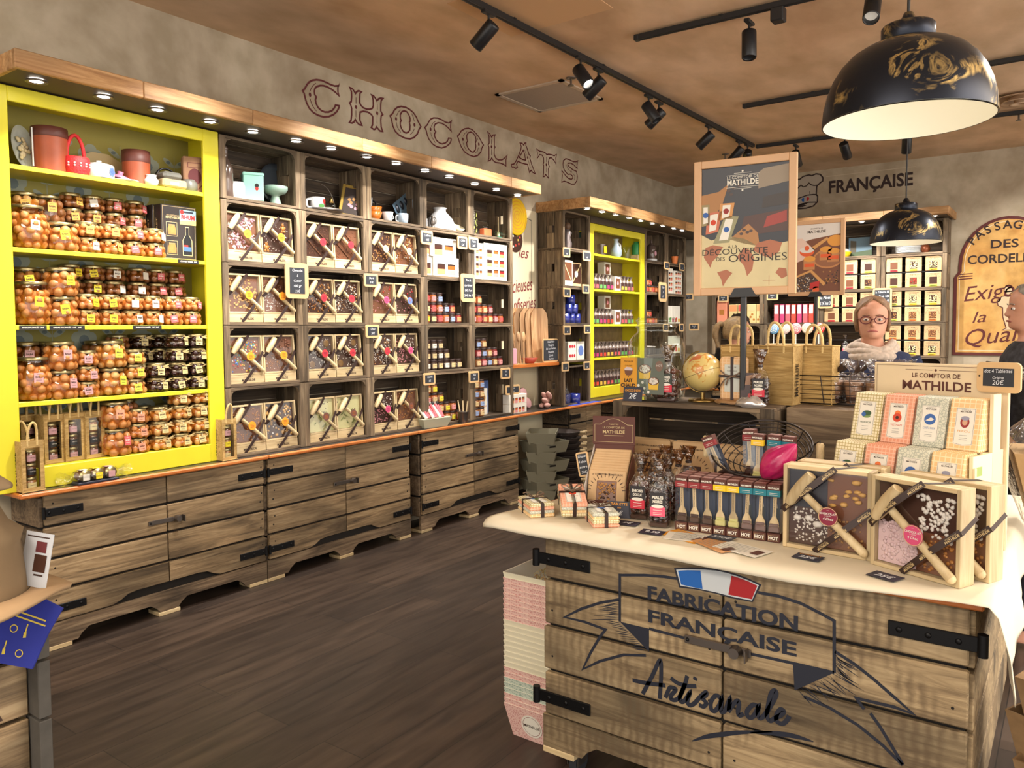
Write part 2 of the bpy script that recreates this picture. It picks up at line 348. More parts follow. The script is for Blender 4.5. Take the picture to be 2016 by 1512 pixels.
# ---------------------------------------------------------------- painted letters on the left wall (y, z in metres)
CHOC_LOOPS = [
[(3.778,3.200),(3.772,3.185),(3.737,3.175),(3.705,3.175),(3.665,3.180),(3.621,3.184),(3.578,3.178),(3.540,3.164),(3.512,3.144),(3.493,3.121),(3.477,3.094),(3.458,3.076),(3.471,3.063),(3.479,3.035),(3.490,3.005),(3.512,2.974),(3.546,2.953),(3.584,2.944),(3.631,2.943),(3.679,2.955),(3.720,2.977),(3.753,3.006),(3.773,3.038),(3.773,3.049),(3.740,3.046),(3.731,3.026),(3.709,3.002),(3.676,2.985),(3.644,2.978),(3.613,2.982),(3.586,2.997),(3.571,3.017),(3.565,3.043),(3.574,3.063),(3.560,3.075),(3.557,3.095),(3.563,3.118),(3.581,3.134),(3.609,3.147),(3.636,3.153),(3.668,3.153),(3.708,3.146),(3.744,3.133),(3.774,3.117),(3.765,3.141),(3.765,3.169)],
[(3.876,3.198),(3.900,3.195),(3.917,3.181),(3.927,3.169),(3.943,3.187),(3.960,3.196),(3.986,3.194),(3.971,3.181),(3.968,3.145),(3.967,3.113),(3.980,3.097),(4.001,3.086),(4.032,3.083),(4.064,3.089),(4.091,3.102),(4.100,3.120),(4.100,3.163),(4.095,3.184),(4.082,3.197),(4.106,3.193),(4.122,3.181),(4.137,3.166),(4.156,3.185),(4.179,3.195),(4.203,3.199),(4.182,3.181),(4.176,3.147),(4.175,3.101),(4.184,3.090),(4.195,3.079),(4.179,3.067),(4.174,3.035),(4.177,2.987),(4.191,2.956),(4.165,2.954),(4.145,2.965),(4.131,2.977),(4.117,2.958),(4.101,2.952),(4.076,2.961),(4.091,2.985),(4.094,3.041),(4.081,3.055),(4.045,3.065),(4.001,3.061),(3.970,3.048),(3.967,3.030),(3.966,2.992),(3.985,2.959),(3.959,2.958),(3.933,2.972),(3.923,2.986),(3.907,2.964),(3.890,2.955),(3.865,2.953),(3.882,2.974),(3.889,3.014),(3.890,3.058),(3.880,3.081),(3.870,3.089),(3.887,3.104),(3.892,3.140),(3.891,3.174)],
[(4.270,3.085),(4.299,3.110),(4.316,3.138),(4.349,3.166),(4.392,3.182),(4.442,3.186),(4.486,3.179),(4.525,3.165),(4.559,3.137),(4.578,3.107),(4.609,3.076),(4.585,3.047),(4.568,3.012),(4.527,2.975),(4.482,2.957),(4.426,2.952),(4.366,2.962),(4.323,2.983),(4.300,3.016),(4.288,3.054),(4.280,3.075)],
[(4.390,3.077),(4.380,3.092),(4.380,3.118),(4.397,3.143),(4.424,3.156),(4.452,3.155),(4.474,3.138),(4.487,3.115),(4.487,3.092),(4.478,3.082),(4.486,3.061),(4.483,3.026),(4.466,3.004),(4.438,2.993),(4.410,2.999),(4.389,3.019),(4.379,3.043),(4.379,3.062)],
[(4.981,3.200),(4.968,3.186),(4.943,3.172),(4.905,3.170),(4.856,3.180),(4.807,3.183),(4.758,3.174),(4.722,3.156),(4.698,3.128),(4.686,3.108),(4.653,3.077),(4.670,3.059),(4.681,3.026),(4.701,2.995),(4.743,2.967),(4.791,2.954),(4.852,2.955),(4.908,2.976),(4.953,3.008),(4.975,3.043),(4.972,3.054),(4.938,3.050),(4.928,3.026),(4.902,3.005),(4.859,2.989),(4.828,2.989),(4.791,3.004),(4.771,3.028),(4.768,3.051),(4.783,3.070),(4.769,3.079),(4.763,3.102),(4.775,3.128),(4.812,3.147),(4.855,3.152),(4.905,3.144),(4.948,3.127),(4.976,3.110),(4.966,3.138),(4.968,3.171)],
[(5.051,3.086),(5.076,3.107),(5.103,3.141),(5.150,3.167),(5.196,3.181),(5.250,3.179),(5.305,3.156),(5.346,3.130),(5.374,3.101),(5.402,3.080),(5.380,3.051),(5.365,3.014),(5.323,2.977),(5.268,2.957),(5.200,2.960),(5.140,2.978),(5.101,3.009),(5.075,3.049),(5.066,3.072)],
[(5.185,3.074),(5.175,3.089),(5.175,3.118),(5.196,3.143),(5.230,3.156),(5.264,3.152),(5.291,3.132),(5.301,3.100),(5.290,3.073),(5.297,3.053),(5.289,3.017),(5.261,2.994),(5.234,2.993),(5.201,3.006),(5.177,3.031),(5.171,3.055)],
[(5.460,3.204),(5.496,3.191),(5.517,3.169),(5.540,3.191),(5.573,3.200),(5.558,3.181),(5.557,3.103),(5.568,3.092),(5.555,3.076),(5.554,3.028),(5.577,2.997),(5.614,2.988),(5.667,2.997),(5.712,3.022),(5.751,3.053),(5.728,3.009),(5.728,2.954),(5.689,2.963),(5.636,2.965),(5.577,2.960),(5.540,2.969),(5.519,2.991),(5.500,2.967),(5.466,2.954),(5.479,2.980),(5.480,3.076),(5.468,3.093),(5.483,3.111),(5.483,3.172)],
[(5.949,3.198),(5.985,3.202),(6.005,3.189),(6.025,3.212),(6.046,3.216),(6.042,3.196),(6.070,3.160),(6.094,3.118),(6.115,3.110),(6.107,3.087),(6.135,3.036),(6.198,2.957),(6.151,2.964),(6.126,2.979),(6.101,2.954),(6.089,2.977),(6.069,3.023),(6.028,3.021),(5.963,3.021),(5.915,3.027),(5.891,2.996),(5.906,2.971),(5.878,2.955),(5.851,2.964),(5.820,2.959),(5.810,2.980),(5.851,2.992),(5.883,3.022),(5.931,3.089),(5.964,3.145),(5.968,3.174)],
[(6.000,3.143),(6.024,3.105),(6.036,3.057),(5.987,3.055),(5.935,3.065),(5.964,3.099)],
[(6.225,3.192),(6.272,3.182),(6.324,3.186),(6.368,3.184),(6.394,3.170),(6.430,3.181),(6.475,3.184),(6.529,3.183),(6.570,3.203),(6.556,3.164),(6.560,3.108),(6.529,3.135),(6.475,3.155),(6.439,3.144),(6.425,3.112),(6.425,3.079),(6.438,3.066),(6.424,3.040),(6.428,2.949),(6.402,2.962),(6.375,2.979),(6.353,2.955),(6.331,2.951),(6.340,2.993),(6.342,3.056),(6.332,3.068),(6.343,3.089),(6.341,3.127),(6.315,3.151),(6.272,3.148),(6.229,3.106),(6.234,3.156)],
[(6.977,3.210),(6.947,3.195),(6.888,3.185),(6.810,3.192),(6.743,3.191),(6.696,3.163),(6.688,3.127),(6.695,3.098),(6.723,3.068),(6.780,3.042),(6.829,3.052),(6.868,3.040),(6.877,3.021),(6.848,3.002),(6.790,3.003),(6.733,3.025),(6.685,3.052),(6.667,3.061),(6.676,3.016),(6.666,2.948),(6.713,2.964),(6.780,2.962),(6.848,2.954),(6.906,2.962),(6.956,3.003),(6.966,3.050),(6.947,3.098),(6.878,3.102),(6.819,3.118),(6.781,3.132),(6.781,3.152),(6.829,3.162),(6.888,3.157),(6.962,3.128),(6.957,3.161)]]
CHOC_LINES = [
[(3.572,3.154),(3.546,3.131),(3.531,3.110),(3.522,3.090)],
[(3.521,3.039),(3.528,3.017),(3.543,2.993),(3.573,2.968)],
[(3.933,3.143),(3.932,3.099)],
[(3.930,3.051),(3.929,3.003)],
[(4.141,3.146),(4.140,3.103)],
[(4.138,3.057),(4.135,3.001)],
[(4.386,3.155),(4.359,3.134),(4.339,3.100)],
[(4.336,3.053),(4.346,3.018),(4.383,2.986)],
[(4.505,3.153),(4.524,3.130),(4.534,3.098)],
[(4.534,3.044),(4.516,3.014),(4.485,2.988)],
[(4.785,3.156),(4.748,3.130),(4.729,3.099)],
[(4.721,3.054),(4.735,3.021),(4.776,2.981)],
[(5.179,3.149),(5.149,3.130),(5.129,3.101)],
[(5.126,3.048),(5.141,3.016),(5.174,2.991)],
[(5.301,3.145),(5.318,3.124),(5.326,3.105)],
[(5.332,3.046),(5.317,3.014),(5.285,2.991)],
[(5.517,3.152),(5.517,3.104)],
[(5.516,3.065),(5.515,3.013)],
[(6.021,3.151),(6.051,3.106)],
[(6.081,3.064),(6.114,3.000)],
[(6.387,3.149),(6.387,3.096)],
[(6.386,3.048),(6.384,3.000)],
[(6.752,3.137),(6.771,3.105),(6.819,3.083)],
[(6.877,3.067),(6.917,3.042),(6.902,3.002)]]
CHOC_DOTS = [(3.520,3.065),(3.931,3.075),(4.138,3.077)] + [(4.334,3.077),(4.535,3.073),(4.721,3.078),(5.123,3.075),(5.337,3.075)] + [(5.516,3.085),(6.072,3.086),(6.387,3.072),(6.843,3.079)]
ART_SCRIPT = [
[(3.144,0.386),(3.164,0.426),(3.182,0.464),(3.197,0.499),(3.204,0.500),(3.205,0.463),(3.203,0.419),(3.201,0.386)],
[(3.110,0.420),(3.146,0.422),(3.183,0.427),(3.219,0.432)],
[(3.219,0.395),(3.229,0.421),(3.236,0.431),(3.252,0.429),(3.238,0.408),(3.237,0.396),(3.251,0.397),(3.265,0.412),(3.280,0.450),(3.288,0.480)],
[(3.280,0.450),(3.266,0.413),(3.268,0.397),(3.280,0.403),(3.297,0.433),(3.289,0.406),(3.294,0.394),(3.309,0.402),(3.330,0.430),(3.345,0.446),(3.346,0.438),(3.335,0.425),(3.347,0.415),(3.338,0.402),(3.325,0.403)],
[(3.236,0.460),(3.257,0.450),(3.289,0.450),(3.316,0.456)],
[(3.314,0.482),(3.311,0.473)],
[(3.389,0.440),(3.376,0.445),(3.361,0.423),(3.362,0.400),(3.373,0.399),(3.386,0.420),(3.393,0.443),(3.390,0.418),(3.391,0.402),(3.403,0.409),(3.417,0.448),(3.414,0.413),(3.422,0.427),(3.438,0.447),(3.443,0.439),(3.440,0.416),(3.444,0.406),(3.457,0.415)],
[(3.497,0.448),(3.482,0.447),(3.466,0.424),(3.470,0.409),(3.482,0.413),(3.494,0.435),(3.499,0.449),(3.496,0.429),(3.501,0.415),(3.513,0.425),(3.531,0.458),(3.546,0.493),(3.542,0.505),(3.532,0.492),(3.525,0.459),(3.522,0.427),(3.530,0.416),(3.543,0.427),(3.561,0.442),(3.567,0.454),(3.558,0.456),(3.548,0.438),(3.549,0.420),(3.564,0.418),(3.576,0.431),(3.582,0.445)]]
ART_RIBBON = [
[(3.066,0.670),(3.066,0.739),(3.149,0.754),(3.211,0.761),(3.256,0.763)],
[(3.066,0.670),(3.066,0.593)],
[(3.063,0.662),(2.996,0.638),(2.927,0.604),(2.865,0.564),(2.939,0.565),(3.016,0.557),(2.996,0.529),(2.962,0.470),(2.933,0.409),(2.996,0.451),(3.080,0.492),(3.155,0.508)],
[(3.165,0.593),(3.262,0.591),(3.373,0.589)],
[(3.385,0.588),(3.491,0.591),(3.590,0.593),(3.696,0.594)],
[(3.494,0.768),(3.550,0.769),(3.609,0.761),(3.658,0.745),(3.694,0.732),(3.696,0.594)],
[(3.697,0.651),(3.746,0.629),(3.791,0.602),(3.840,0.568),(3.883,0.538),(3.840,0.543),(3.751,0.541),(3.770,0.517)],
[(3.785,0.511),(3.808,0.483),(3.862,0.402)],
[(3.620,0.509),(3.685,0.497),(3.756,0.471),(3.816,0.436),(3.862,0.400)]]
ART_BRUSH = [
[(3.303,0.288),(3.342,0.312),(3.380,0.330),(3.453,0.360),(3.537,0.387)],
[(3.476,0.367),(3.546,0.385),(3.597,0.393),(3.646,0.393)]]
ART_HATCH = [
[(3.063,0.652),(3.014,0.633)],
[(3.063,0.647),(2.993,0.624)],
[(3.063,0.641),(3.005,0.622)],
[(3.063,0.636),(2.989,0.614)],
[(3.063,0.631),(2.987,0.610)],
[(3.063,0.626),(3.026,0.613)],
[(3.063,0.621),(3.029,0.609)],
[(3.063,0.616),(2.973,0.593)],
[(3.063,0.610),(3.012,0.597)],
[(3.063,0.605),(3.014,0.593)],
[(3.063,0.600),(2.962,0.577)],
[(3.072,0.589),(3.022,0.587)],
[(3.078,0.584),(3.017,0.580)],
[(3.085,0.579),(3.036,0.577)],
[(3.091,0.574),(3.037,0.571)],
[(3.098,0.569),(3.061,0.570)],
[(3.105,0.564),(3.051,0.561)],
[(3.111,0.559),(3.050,0.554)],
[(3.118,0.555),(3.068,0.547)],
[(3.125,0.550),(3.068,0.540)],
[(3.131,0.545),(3.077,0.536)],
[(3.138,0.540),(3.104,0.536)],
[(3.144,0.535),(3.087,0.526)],
[(3.151,0.530),(3.100,0.522)],
[(3.157,0.525),(3.115,0.519)],
[(3.698,0.645),(3.719,0.608)],
[(3.698,0.641),(3.738,0.613)],
[(3.698,0.637),(3.755,0.614)],
[(3.698,0.633),(3.757,0.620)],
[(3.698,0.630),(3.752,0.613)],
[(3.698,0.625),(3.757,0.598)],
[(3.698,0.622),(3.722,0.607)],
[(3.698,0.618),(3.727,0.580)],
[(3.698,0.614),(3.737,0.589)],
[(3.699,0.610),(3.731,0.587)],
[(3.699,0.606),(3.735,0.588)],
[(3.699,0.602),(3.743,0.580)],
[(3.699,0.598),(3.757,0.577)],
[(3.699,0.594),(3.758,0.568)],
[(3.692,0.590),(3.769,0.565)],
[(3.684,0.584),(3.726,0.545)],
[(3.676,0.579),(3.753,0.547)],
[(3.668,0.573),(3.728,0.541)],
[(3.660,0.567),(3.706,0.528)],
[(3.652,0.561),(3.713,0.540)],
[(3.644,0.555),(3.683,0.514)],
[(3.636,0.549),(3.715,0.538)],
[(3.628,0.543),(3.700,0.522)],
[(3.620,0.537),(3.663,0.511)],
[(3.612,0.530),(3.683,0.497)],
[(3.603,0.524),(3.643,0.489)]]
ART_FLAG = {'outer': [(3.245,0.793),(3.273,0.799),(3.304,0.805),(3.341,0.810),(3.374,0.812),(3.406,0.811),(3.438,0.808),(3.472,0.801),(3.503,0.792),(3.479,0.738),(3.419,0.737),(3.374,0.741),(3.321,0.742),(3.261,0.738)],'white': [(3.252,0.789),(3.277,0.795),(3.304,0.800),(3.341,0.805),(3.374,0.808),(3.406,0.807),(3.438,0.803),(3.469,0.797),(3.496,0.789),(3.477,0.742),(3.419,0.742),(3.374,0.745),(3.321,0.746),(3.266,0.744)],'blue': [(3.258,0.787),(3.287,0.794),(3.327,0.800),(3.334,0.747),(3.301,0.747),(3.268,0.748)],'red': [(3.419,0.802),(3.444,0.799),(3.469,0.794),(3.492,0.787),(3.477,0.746),(3.445,0.746),(3.410,0.746)]}
ART_FOLDS = [[(3.066,0.593),(3.165,0.593),(3.165,0.522)],[(3.590,0.592),(3.696,0.594),(3.595,0.519)]]
# ---------------------------------------------------------------- materials of the room
M_WALL = plaster('wall_plaster',(166,150,128),(186,172,150),(202,190,168),1.0)
M_CEIL = plaster('ceiling_plaster',(206,168,132),(222,188,152),(232,202,170),.8,(1,.55,1))
M_PALLET = wood('pallet_wood',(82,68,50),(150,125,92),(188,164,126),'x',7,.7,.22)
M_PALLETS = wood('sawn_pallet_wood',(94,76,54),(158,136,102),(190,168,130),'x',7,.7,.16,saw=.62,saww=11)
M_CRATE = wood('crate_wood',(70,56,42),(128,108,84),(166,146,116),'z',8,.75,.3)
M_CRATEX = wood('crate_wood_flat',(70,56,42),(120,100,78),(156,136,108),'x',8,.75,.3)
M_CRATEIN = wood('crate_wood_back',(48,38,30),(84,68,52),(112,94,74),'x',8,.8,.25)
M_FASCIA = wood('fascia_pine',(150,104,62),(192,146,96),(216,176,126),'y',6,.55,.14,stain=.25)
M_FASCIAX = wood('fascia_pine_x',(150,104,62),(192,146,96),(216,176,126),'x',6,.55,.14,stain=.25)
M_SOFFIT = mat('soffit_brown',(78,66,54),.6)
M_EDGE = wood('orange_edging',(176,92,34),(206,120,56),(222,146,80),'x',5,.38,.08,stain=.12,bump=.05)
M_TOP = mat('black_laminate',(52,48,46),.32,var=.15,vscale=3)
M_IRON = mat('black_iron',(20,20,22),.45,.6)
M_STEEL = mat('grey_steel',(120,112,106),.35,.9)
M_YEL = mat('yellow_lacquer',(226,214,44),.42,var=.04,vscale=6)
M_BLK = mat('black_lacquer',(22,22,24),.4)
M_WHITE = mat('white_paint',(232,230,224),.5)
M_DARK = mat('dark_gap',(24,20,17),.9)
M_BURG = mat('burgundy_paint',(94,34,38),.7)
M_NAVY = mat('blue_black_paint',(26,30,44),.6)
M_CREAM = mat('cream_paint',(226,214,182),.6,var=.04,vscale=3)
M_BULB = mat('lit_bulb',(255,246,232),.4,emit=26)
def floor_mat():
 m,nt,b = nodes('dark_plank_floor'); L = nt.links.new; N = nt.nodes.new
 tc = N('ShaderNodeTexCoord'); mp = N('ShaderNodeMapping'); mp.inputs['Rotation'].default_value = (0,0,PI / 2); L(tc.outputs['Object'],mp.inputs['Vector'])
 br = N('ShaderNodeTexBrick'); br.inputs['Scale'].default_value = 1; br.inputs['Brick Width'].default_value = 1.35; br.inputs['Row Height'].default_value = .2
 br.inputs['Mortar Size'].default_value = .0022; br.inputs['Mortar Smooth'].default_value = .3; br.offset = .37
 br.inputs['Color1'].default_value = lin((84,70,60)); br.inputs['Color2'].default_value = lin((62,52,46)); br.inputs['Mortar'].default_value = lin((30,25,22))
 L(mp.outputs[0],br.inputs['Vector'])
 m2 = N('ShaderNodeMapping'); m2.inputs['Scale'].default_value = (1.1,9,1); L(mp.outputs[0],m2.inputs['Vector'])
 n1 = N('ShaderNodeTexNoise'); n1.inputs['Scale'].default_value = 2.2; n1.inputs['Detail'].default_value = 7; n1.inputs['Distortion'].default_value = .6; L(m2.outputs[0],n1.inputs['Vector'])
 c = ramp(nt,[(.3,(150,140,134)),(.7,(255,250,244))]); L(n1.outputs['Fac'],c.inputs[0])
 L(mixc(nt,'MULTIPLY',1.0,br.outputs['Color'],c.outputs[0]),b.inputs['Base Color'])
 b.inputs['Roughness'].default_value = .42
 bp = N('ShaderNodeBump'); bp.inputs['Strength'].default_value = .12; bp.inputs['Distance'].default_value = .004; L(n1.outputs['Fac'],bp.inputs['Height']); L(bp.outputs[0],b.inputs['Normal'])
 return m
# ---------------------------------------------------------------- room shell
HC = 3.28; YB = 9.39
struct(B().box(-.3,7.2,-3.5,YB + .2,-.12,0,floor_mat()).obj('floor'))
struct(B().box(-.3,7.2,-3.5,YB + .2,HC,HC + .12,M_CEIL).obj('ceiling'))
wall_left = struct(B().box(-.2,0,-3.5,YB + .2,0,HC,M_WALL).obj('wall_left'))
wall_back = struct(B().box(0,7.2,YB,YB + .2,0,HC,M_WALL).obj('wall_back'))
# CHOCOLATS painted in burgundy outline
ML = frame3((0,0,0),(0,1,0),(0,0,1))
b = B()
for lp in CHOC_LOOPS:
 w = .013 if lp[0][0] < 4.6 else .0115
 b.stroke(lp,w,M_BURG,ML,closed=True,z=.002)
for ln in CHOC_LINES: b.stroke(ln,.0042,M_BURG,ML,z=.002)
for y,z in CHOC_DOTS: b.disc(y,z,.011,M_BURG,ML,.002,12,.014)
o = b.obj('lettering',wall_left); o['label'] = 'CHOCOLATS in burgundy outline capitals'
# back wall: chef hat and FRANCAISE
MBK = frame3((0,YB,0),(1,0,0),(0,0,1))
M_INK = mat('dark_brown_paint',(44,26,24),.7); M_HATW = mat('hat_white_paint',(168,156,142),.8)
M_BLUE = mat('flag_blue',(28,88,160),.6); M_RED = mat('flag_red',(170,28,36),.6)
b = B()
hat = [(1.437,3.200),(1.493,3.214),(1.537,3.201),(1.580,3.232),(1.643,3.241),(1.675,3.229),(1.721,3.245),(1.768,3.233),(1.798,3.191),(1.796,3.155),(1.769,3.138),(1.739,3.110),(1.731,3.099),(1.726,3.007),(1.743,2.990),(1.741,2.926),(1.695,2.882),(1.616,2.865),(1.529,2.866),(1.493,2.893),(1.476,2.960),(1.479,3.001),(1.466,3.063),(1.414,3.073),(1.389,3.124),(1.404,3.180)]
band = [(1.476,2.960),(1.551,2.993),(1.630,3.013),(1.701,3.014),(1.740,3.002)]
brim = [(1.493,2.893),(1.568,2.919),(1.647,2.929),(1.726,2.923)]
puff = [(1.466,3.063),(1.510,3.095),(1.554,3.135),(1.582,3.111),(1.617,3.119),(1.644,3.149),(1.668,3.126),(1.700,3.114),(1.739,3.114)]
p1 = [(1.653,3.055),(1.654,3.023)]
dk = [(1.493,2.893),(1.568,2.919),(1.631,2.925),(1.624,2.913),(1.592,2.907),(1.620,2.897),(1.577,2.881),(1.513,2.879)]
bl = [(1.561,2.964),(1.575,2.987),(1.593,2.989),(1.593,2.940),(1.572,2.944)]
rd = [(1.619,2.990),(1.642,2.988),(1.651,2.971),(1.639,2.948),(1.619,2.942)]
b.flat(hat,M_HATW,MBK,.001); b.stroke(hat,.016,M_INK,MBK,closed=True,z=.002)
for q in (band,brim,puff): b.stroke(q,.013,M_INK,MBK,z=.002)
b.stroke(p1,.006,M_INK,MBK,z=.002); b.flat(dk,M_INK,MBK,.002); b.flat(bl,M_BLUE,MBK,.002); b.flat(rd,M_RED,MBK,.002)
o = b.obj('painted_hat',wall_back); o['label'] = 'chef hat with a tricolour badge'
b = B(); b.text('FRANÇAISE',2.29,3.01,.14,M_INK,MBK,.002,w=.86,bold=.03)
M_PALE = mat('pale_line_paint',(188,172,148),.8)
for z in (3.2,2.9): b.stroke([(1.83,z),(2.75,z)],.007,M_PALE,MBK,z=.0015)
o = b.obj('lettering',wall_back); o['label'] = 'FRANÇAISE in dark brown capitals'
# arched painted sign on the back wall
M_SIGN = plaster('ochre_sign',(196,140,72),(220,172,100),(232,190,124),1.6); M_MAR = mat('maroon_paint',(92,36,34),.7)
ox = 3.20; x1 = 4.0; zc = 2.12; cx = (ox + x1) / 2; rr = (x1 - ox) / 2 + .06
def arch(o_,z0):
 pts = [(ox - .04 - o_,z0 - o_),(x1 + .04 + o_,z0 - o_),(x1 + .04 + o_,2.0),(x1 + o_,2.06)]
 for i in range(0,17):
  a = PI * i / 16; pts.append((cx + (rr - .06 + o_) * math.cos(a),2.12 + (.45 + o_) * math.sin(a)))
 return pts + [(ox - o_,2.06),(ox - .04 - o_,2.0)]
MSG = frame3((0,YB - .012,0),(1,0,0),(0,0,1))
b = B(); b.prism(arch(.03,1.22),M_MAR,-.0,MBK) if False else None
b.prism(arch(.03,1.22),M_MAR,.012,MBK); b.flat(arch(0,1.22),M_SIGN,MSG,.0015)
b.stroke(arch(-.022,1.22),.006,M_CREAM,MSG,closed=True,z=.002)
sg = [(3.278,2.073),(3.295,2.186),(3.367,2.197)]
PAS = 'PASSAGE'
for i,ch in enumerate(PAS):
 a = math.radians(142 - i * 12.8); b.text(ch,cx + .36 * math.cos(a),2.135 + .34 * math.sin(a),.085,M_INK,MSG,.003,bold=.02,rot=a - PI / 2)
b.text('DES',3.57,2.285,.085,M_INK,MSG,.003,bold=.02,w=.24); b.text('CORDELIERS',3.60,2.135,.09,M_INK,MSG,.003,bold=.02,w=.70)
b.text('Exigez...',3.55,1.78,.16,M_MAR,MSG,.003,shear=.35,w=.66,rot=.1)
b.text('la',3.36,1.53,.12,M_MAR,MSG,.003,shear=.35,w=.13,rot=.1); b.text('Qualité',3.58,1.33,.17,M_MAR,MSG,.003,shear=.35,w=.72,rot=.12)
for zz in (2.03,2.005,1.98): b.stroke([(3.17,zz),(3.30,zz + .006)],.01,M_MAR,MSG,z=.003)
body = [(3.56,1.79),(3.60,1.80),(3.66,1.78),(3.70,1.73),(3.76,1.77),(3.80,1.79),(3.79,1.765),(3.71,1.685),(3.665,1.70),(3.65,1.60),(3.64,1.47),(3.68,1.455),(3.57,1.45),(3.605,1.47),(3.575,1.58),(3.57,1.68),(3.53,1.70),(3.52,1.75)]
b.flat(body,mat('figure_pale',(222,196,160),.8),MSG,.003); b.stroke(body,.008,M_MAR,MSG,closed=True,z=.004)
b.disc(3.615,1.855,.035,mat('figure_pale',(222,196,160),.8),MSG,.003,16,.048)
b.stroke([(3.615 + .035 * math.cos(t * .4),1.855 + .048 * math.sin(t * .4)) for t in range(16)],.006,M_MAR,MSG,closed=True,z=.004)
b.flat([(3.58,1.87),(3.59,1.90),(3.62,1.91),(3.65,1.895),(3.652,1.86),(3.635,1.885),(3.60,1.885)],M_MAR,MSG,.004)
o = b.obj('painted_sign'); tag(o,'arched ochre sign lettered Passage des Cordeliers on the back wall','sign')
# small fittings of the ceiling
b = B(); MC = frame3((0,0,HC),(1,0,0),(0,-1,0))
r = root('ceiling_speaker_panel',(0.86,5.13,HC),'square grey grille panel in a white frame set in the ceiling','ceiling panel')
b = B(); fw = .3
for (a0,a1,c0,c1) in ((-fw,fw,-fw,-fw + .035),(-fw,fw,fw - .035,fw),(-fw,-fw + .035,-fw,fw),(fw - .035,fw,-fw,fw)): b.box(a0,a1,c0,c1,-.012,-.001,mat('panel_frame',(196,178,156),.6))
b.obj('frame',r); B().box(-.265,.265,-.265,.265,-.008,-.001,mat('panel_grille',(164,150,136),.7,var=.08,vscale=220)).obj('grille',r)
b = B(); mp_ = mat('hatch_paint',(206,166,124),.8)
b.box(1.35,2.05,3.35,3.95,HC - .004,HC - .0005,mp_); struct(b.obj('trim_1')); bpy.data.objects['trim_1']['label'] = 'flush access hatch in the ceiling'
r = root('round_air_diffuser',(3.78,7.35,HC),'round white air diffuser in the ceiling right of the big lamp','air vent')
M_DIF = mat('diffuser_paint',(190,160,130),.6)
for nm,rad,zz in (('outer_ring',.19,-.02),('middle_ring',.13,-.045),('centre_cone',.07,-.06)):
 q = B(); q.lathe([(rad,zz),(rad * .98,zz - .006),(rad - .035,zz + .012),(rad * .5,-.001)],M_DIF,32,caps=False); q.obj(nm,r)
for k,(x,y,lb) in enumerate(((1.222,4.851,'brass fire sprinkler beside the grey ceiling panel'),(1.207,7.908,'small fire sprinkler near the back left corner of the ceiling'),(3.746,7.942,'small fire sprinkler under the round diffuser'))):
 r = root('fire_sprinkler',(x,y,HC),lb,'sprinkler','ceiling sprinklers')
 q = B(); q.lathe([(.035,-.001),(.035,-.006),(.012,-.01)],M_STEEL,16); q.obj('rosette',r)
 q = B(); q.cyl((0,0,-.01),(0,0,-.05),.008,M_STEEL); q.lathe([(.022,-.052),(.022,-.056)],M_STEEL,12); q.obj('nozzle',r)
# ---------------------------------------------------------------- canopies and their downlights
def canopy(nm,segs,sof,label,axis):
 r = root(nm,(0,0,0),label,'canopy','wooden light canopies'); b = B()
 for q in segs: b.box(*q,M_FASCIA if axis == 'y' else M_FASCIAX,.004)
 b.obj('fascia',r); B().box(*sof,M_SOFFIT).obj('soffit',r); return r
sg = []; y = 1.49; ys = [1.49,2.05,2.66,3.46,4.1,4.63,5.04,5.46]
for a,c in zip(ys,ys[1:]): sg.append((.53,.56,a,c - .001,2.607,2.687))
sg.append((.0,.53,1.49,1.515,2.607,2.687)); sg.append((.0,.53,5.435,5.46,2.607,2.687))
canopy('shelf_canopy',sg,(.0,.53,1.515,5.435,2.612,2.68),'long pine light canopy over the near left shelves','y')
sg = [(.565,.595,a,c - .001,2.593,2.688) for a,c in zip((6.2,7.0,7.75,8.35),(7.0,7.75,8.35,8.77))] + [(0,.3,6.2,6.225,2.593,2.688),(.301,.565,6.2,6.225,2.593,2.688)]
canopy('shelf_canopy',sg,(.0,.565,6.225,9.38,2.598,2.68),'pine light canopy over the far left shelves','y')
sg = [(a,c - .001,8.8,8.83,2.60,2.68) for a,c in zip((.6,1.2,1.95,2.55),(1.2,1.95,2.55,3.14))] + [(3.115,3.14,8.83,9.385,2.60,2.68)]
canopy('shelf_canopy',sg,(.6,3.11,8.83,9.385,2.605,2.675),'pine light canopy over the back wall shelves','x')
ring = B().lathe([(.024,.004),(.042,.002),(.046,-.004),(.04,-.007),(.03,-.004),(.026,.004)],M_STEEL,24,caps=False).mesh('ring')
bulb = B().lathe([(.0,-.001),(.02,-.002),(.027,-.0005),(.029,.004)],M_BULB,20).mesh('bulb')
def downlight(x,y,z,label,group,tx,ty,pw):
 inst([('ring',ring),('bulb',bulb)],'downlight',(x,y,z),label,'downlight',group)
 spot('downlight_beam',(x,y,z - .02),(tx,ty,0),pw,84,.85,(1,.95,.88),.03)
d1 = [0.430,1.629,0.437,1.920,0.428,2.192,0.430,2.485,0.427,2.753,0.446,3.037,0.458,3.292,0.464,3.583,0.472,3.843,0.454,4.149,0.451,4.415,0.414,4.756,0.399,5.052,0.381,5.371]
for i in range(0,len(d1),2):
 downlight(min(.5,max(.34,d1[i])),d1[i + 1],2.605,'recessed downlight, %s from the left under the near left canopy' % ORD[i // 2],'downlights under the near left canopy',.40,d1[i + 1],26)
d2 = [0.518,6.278,0.524,6.547,0.541,6.789,0.529,7.092,0.547,7.333,0.557,7.599,0.568,7.853,0.568,8.144,0.579,8.366]
for i in range(0,len(d2),2):
 downlight(min(.54,max(.38,d2[i])),d2[i + 1],2.591,'recessed downlight, %s from the left under the far left canopy' % ORD[i // 2],'downlights under the far left canopy',.42,d2[i + 1],28)
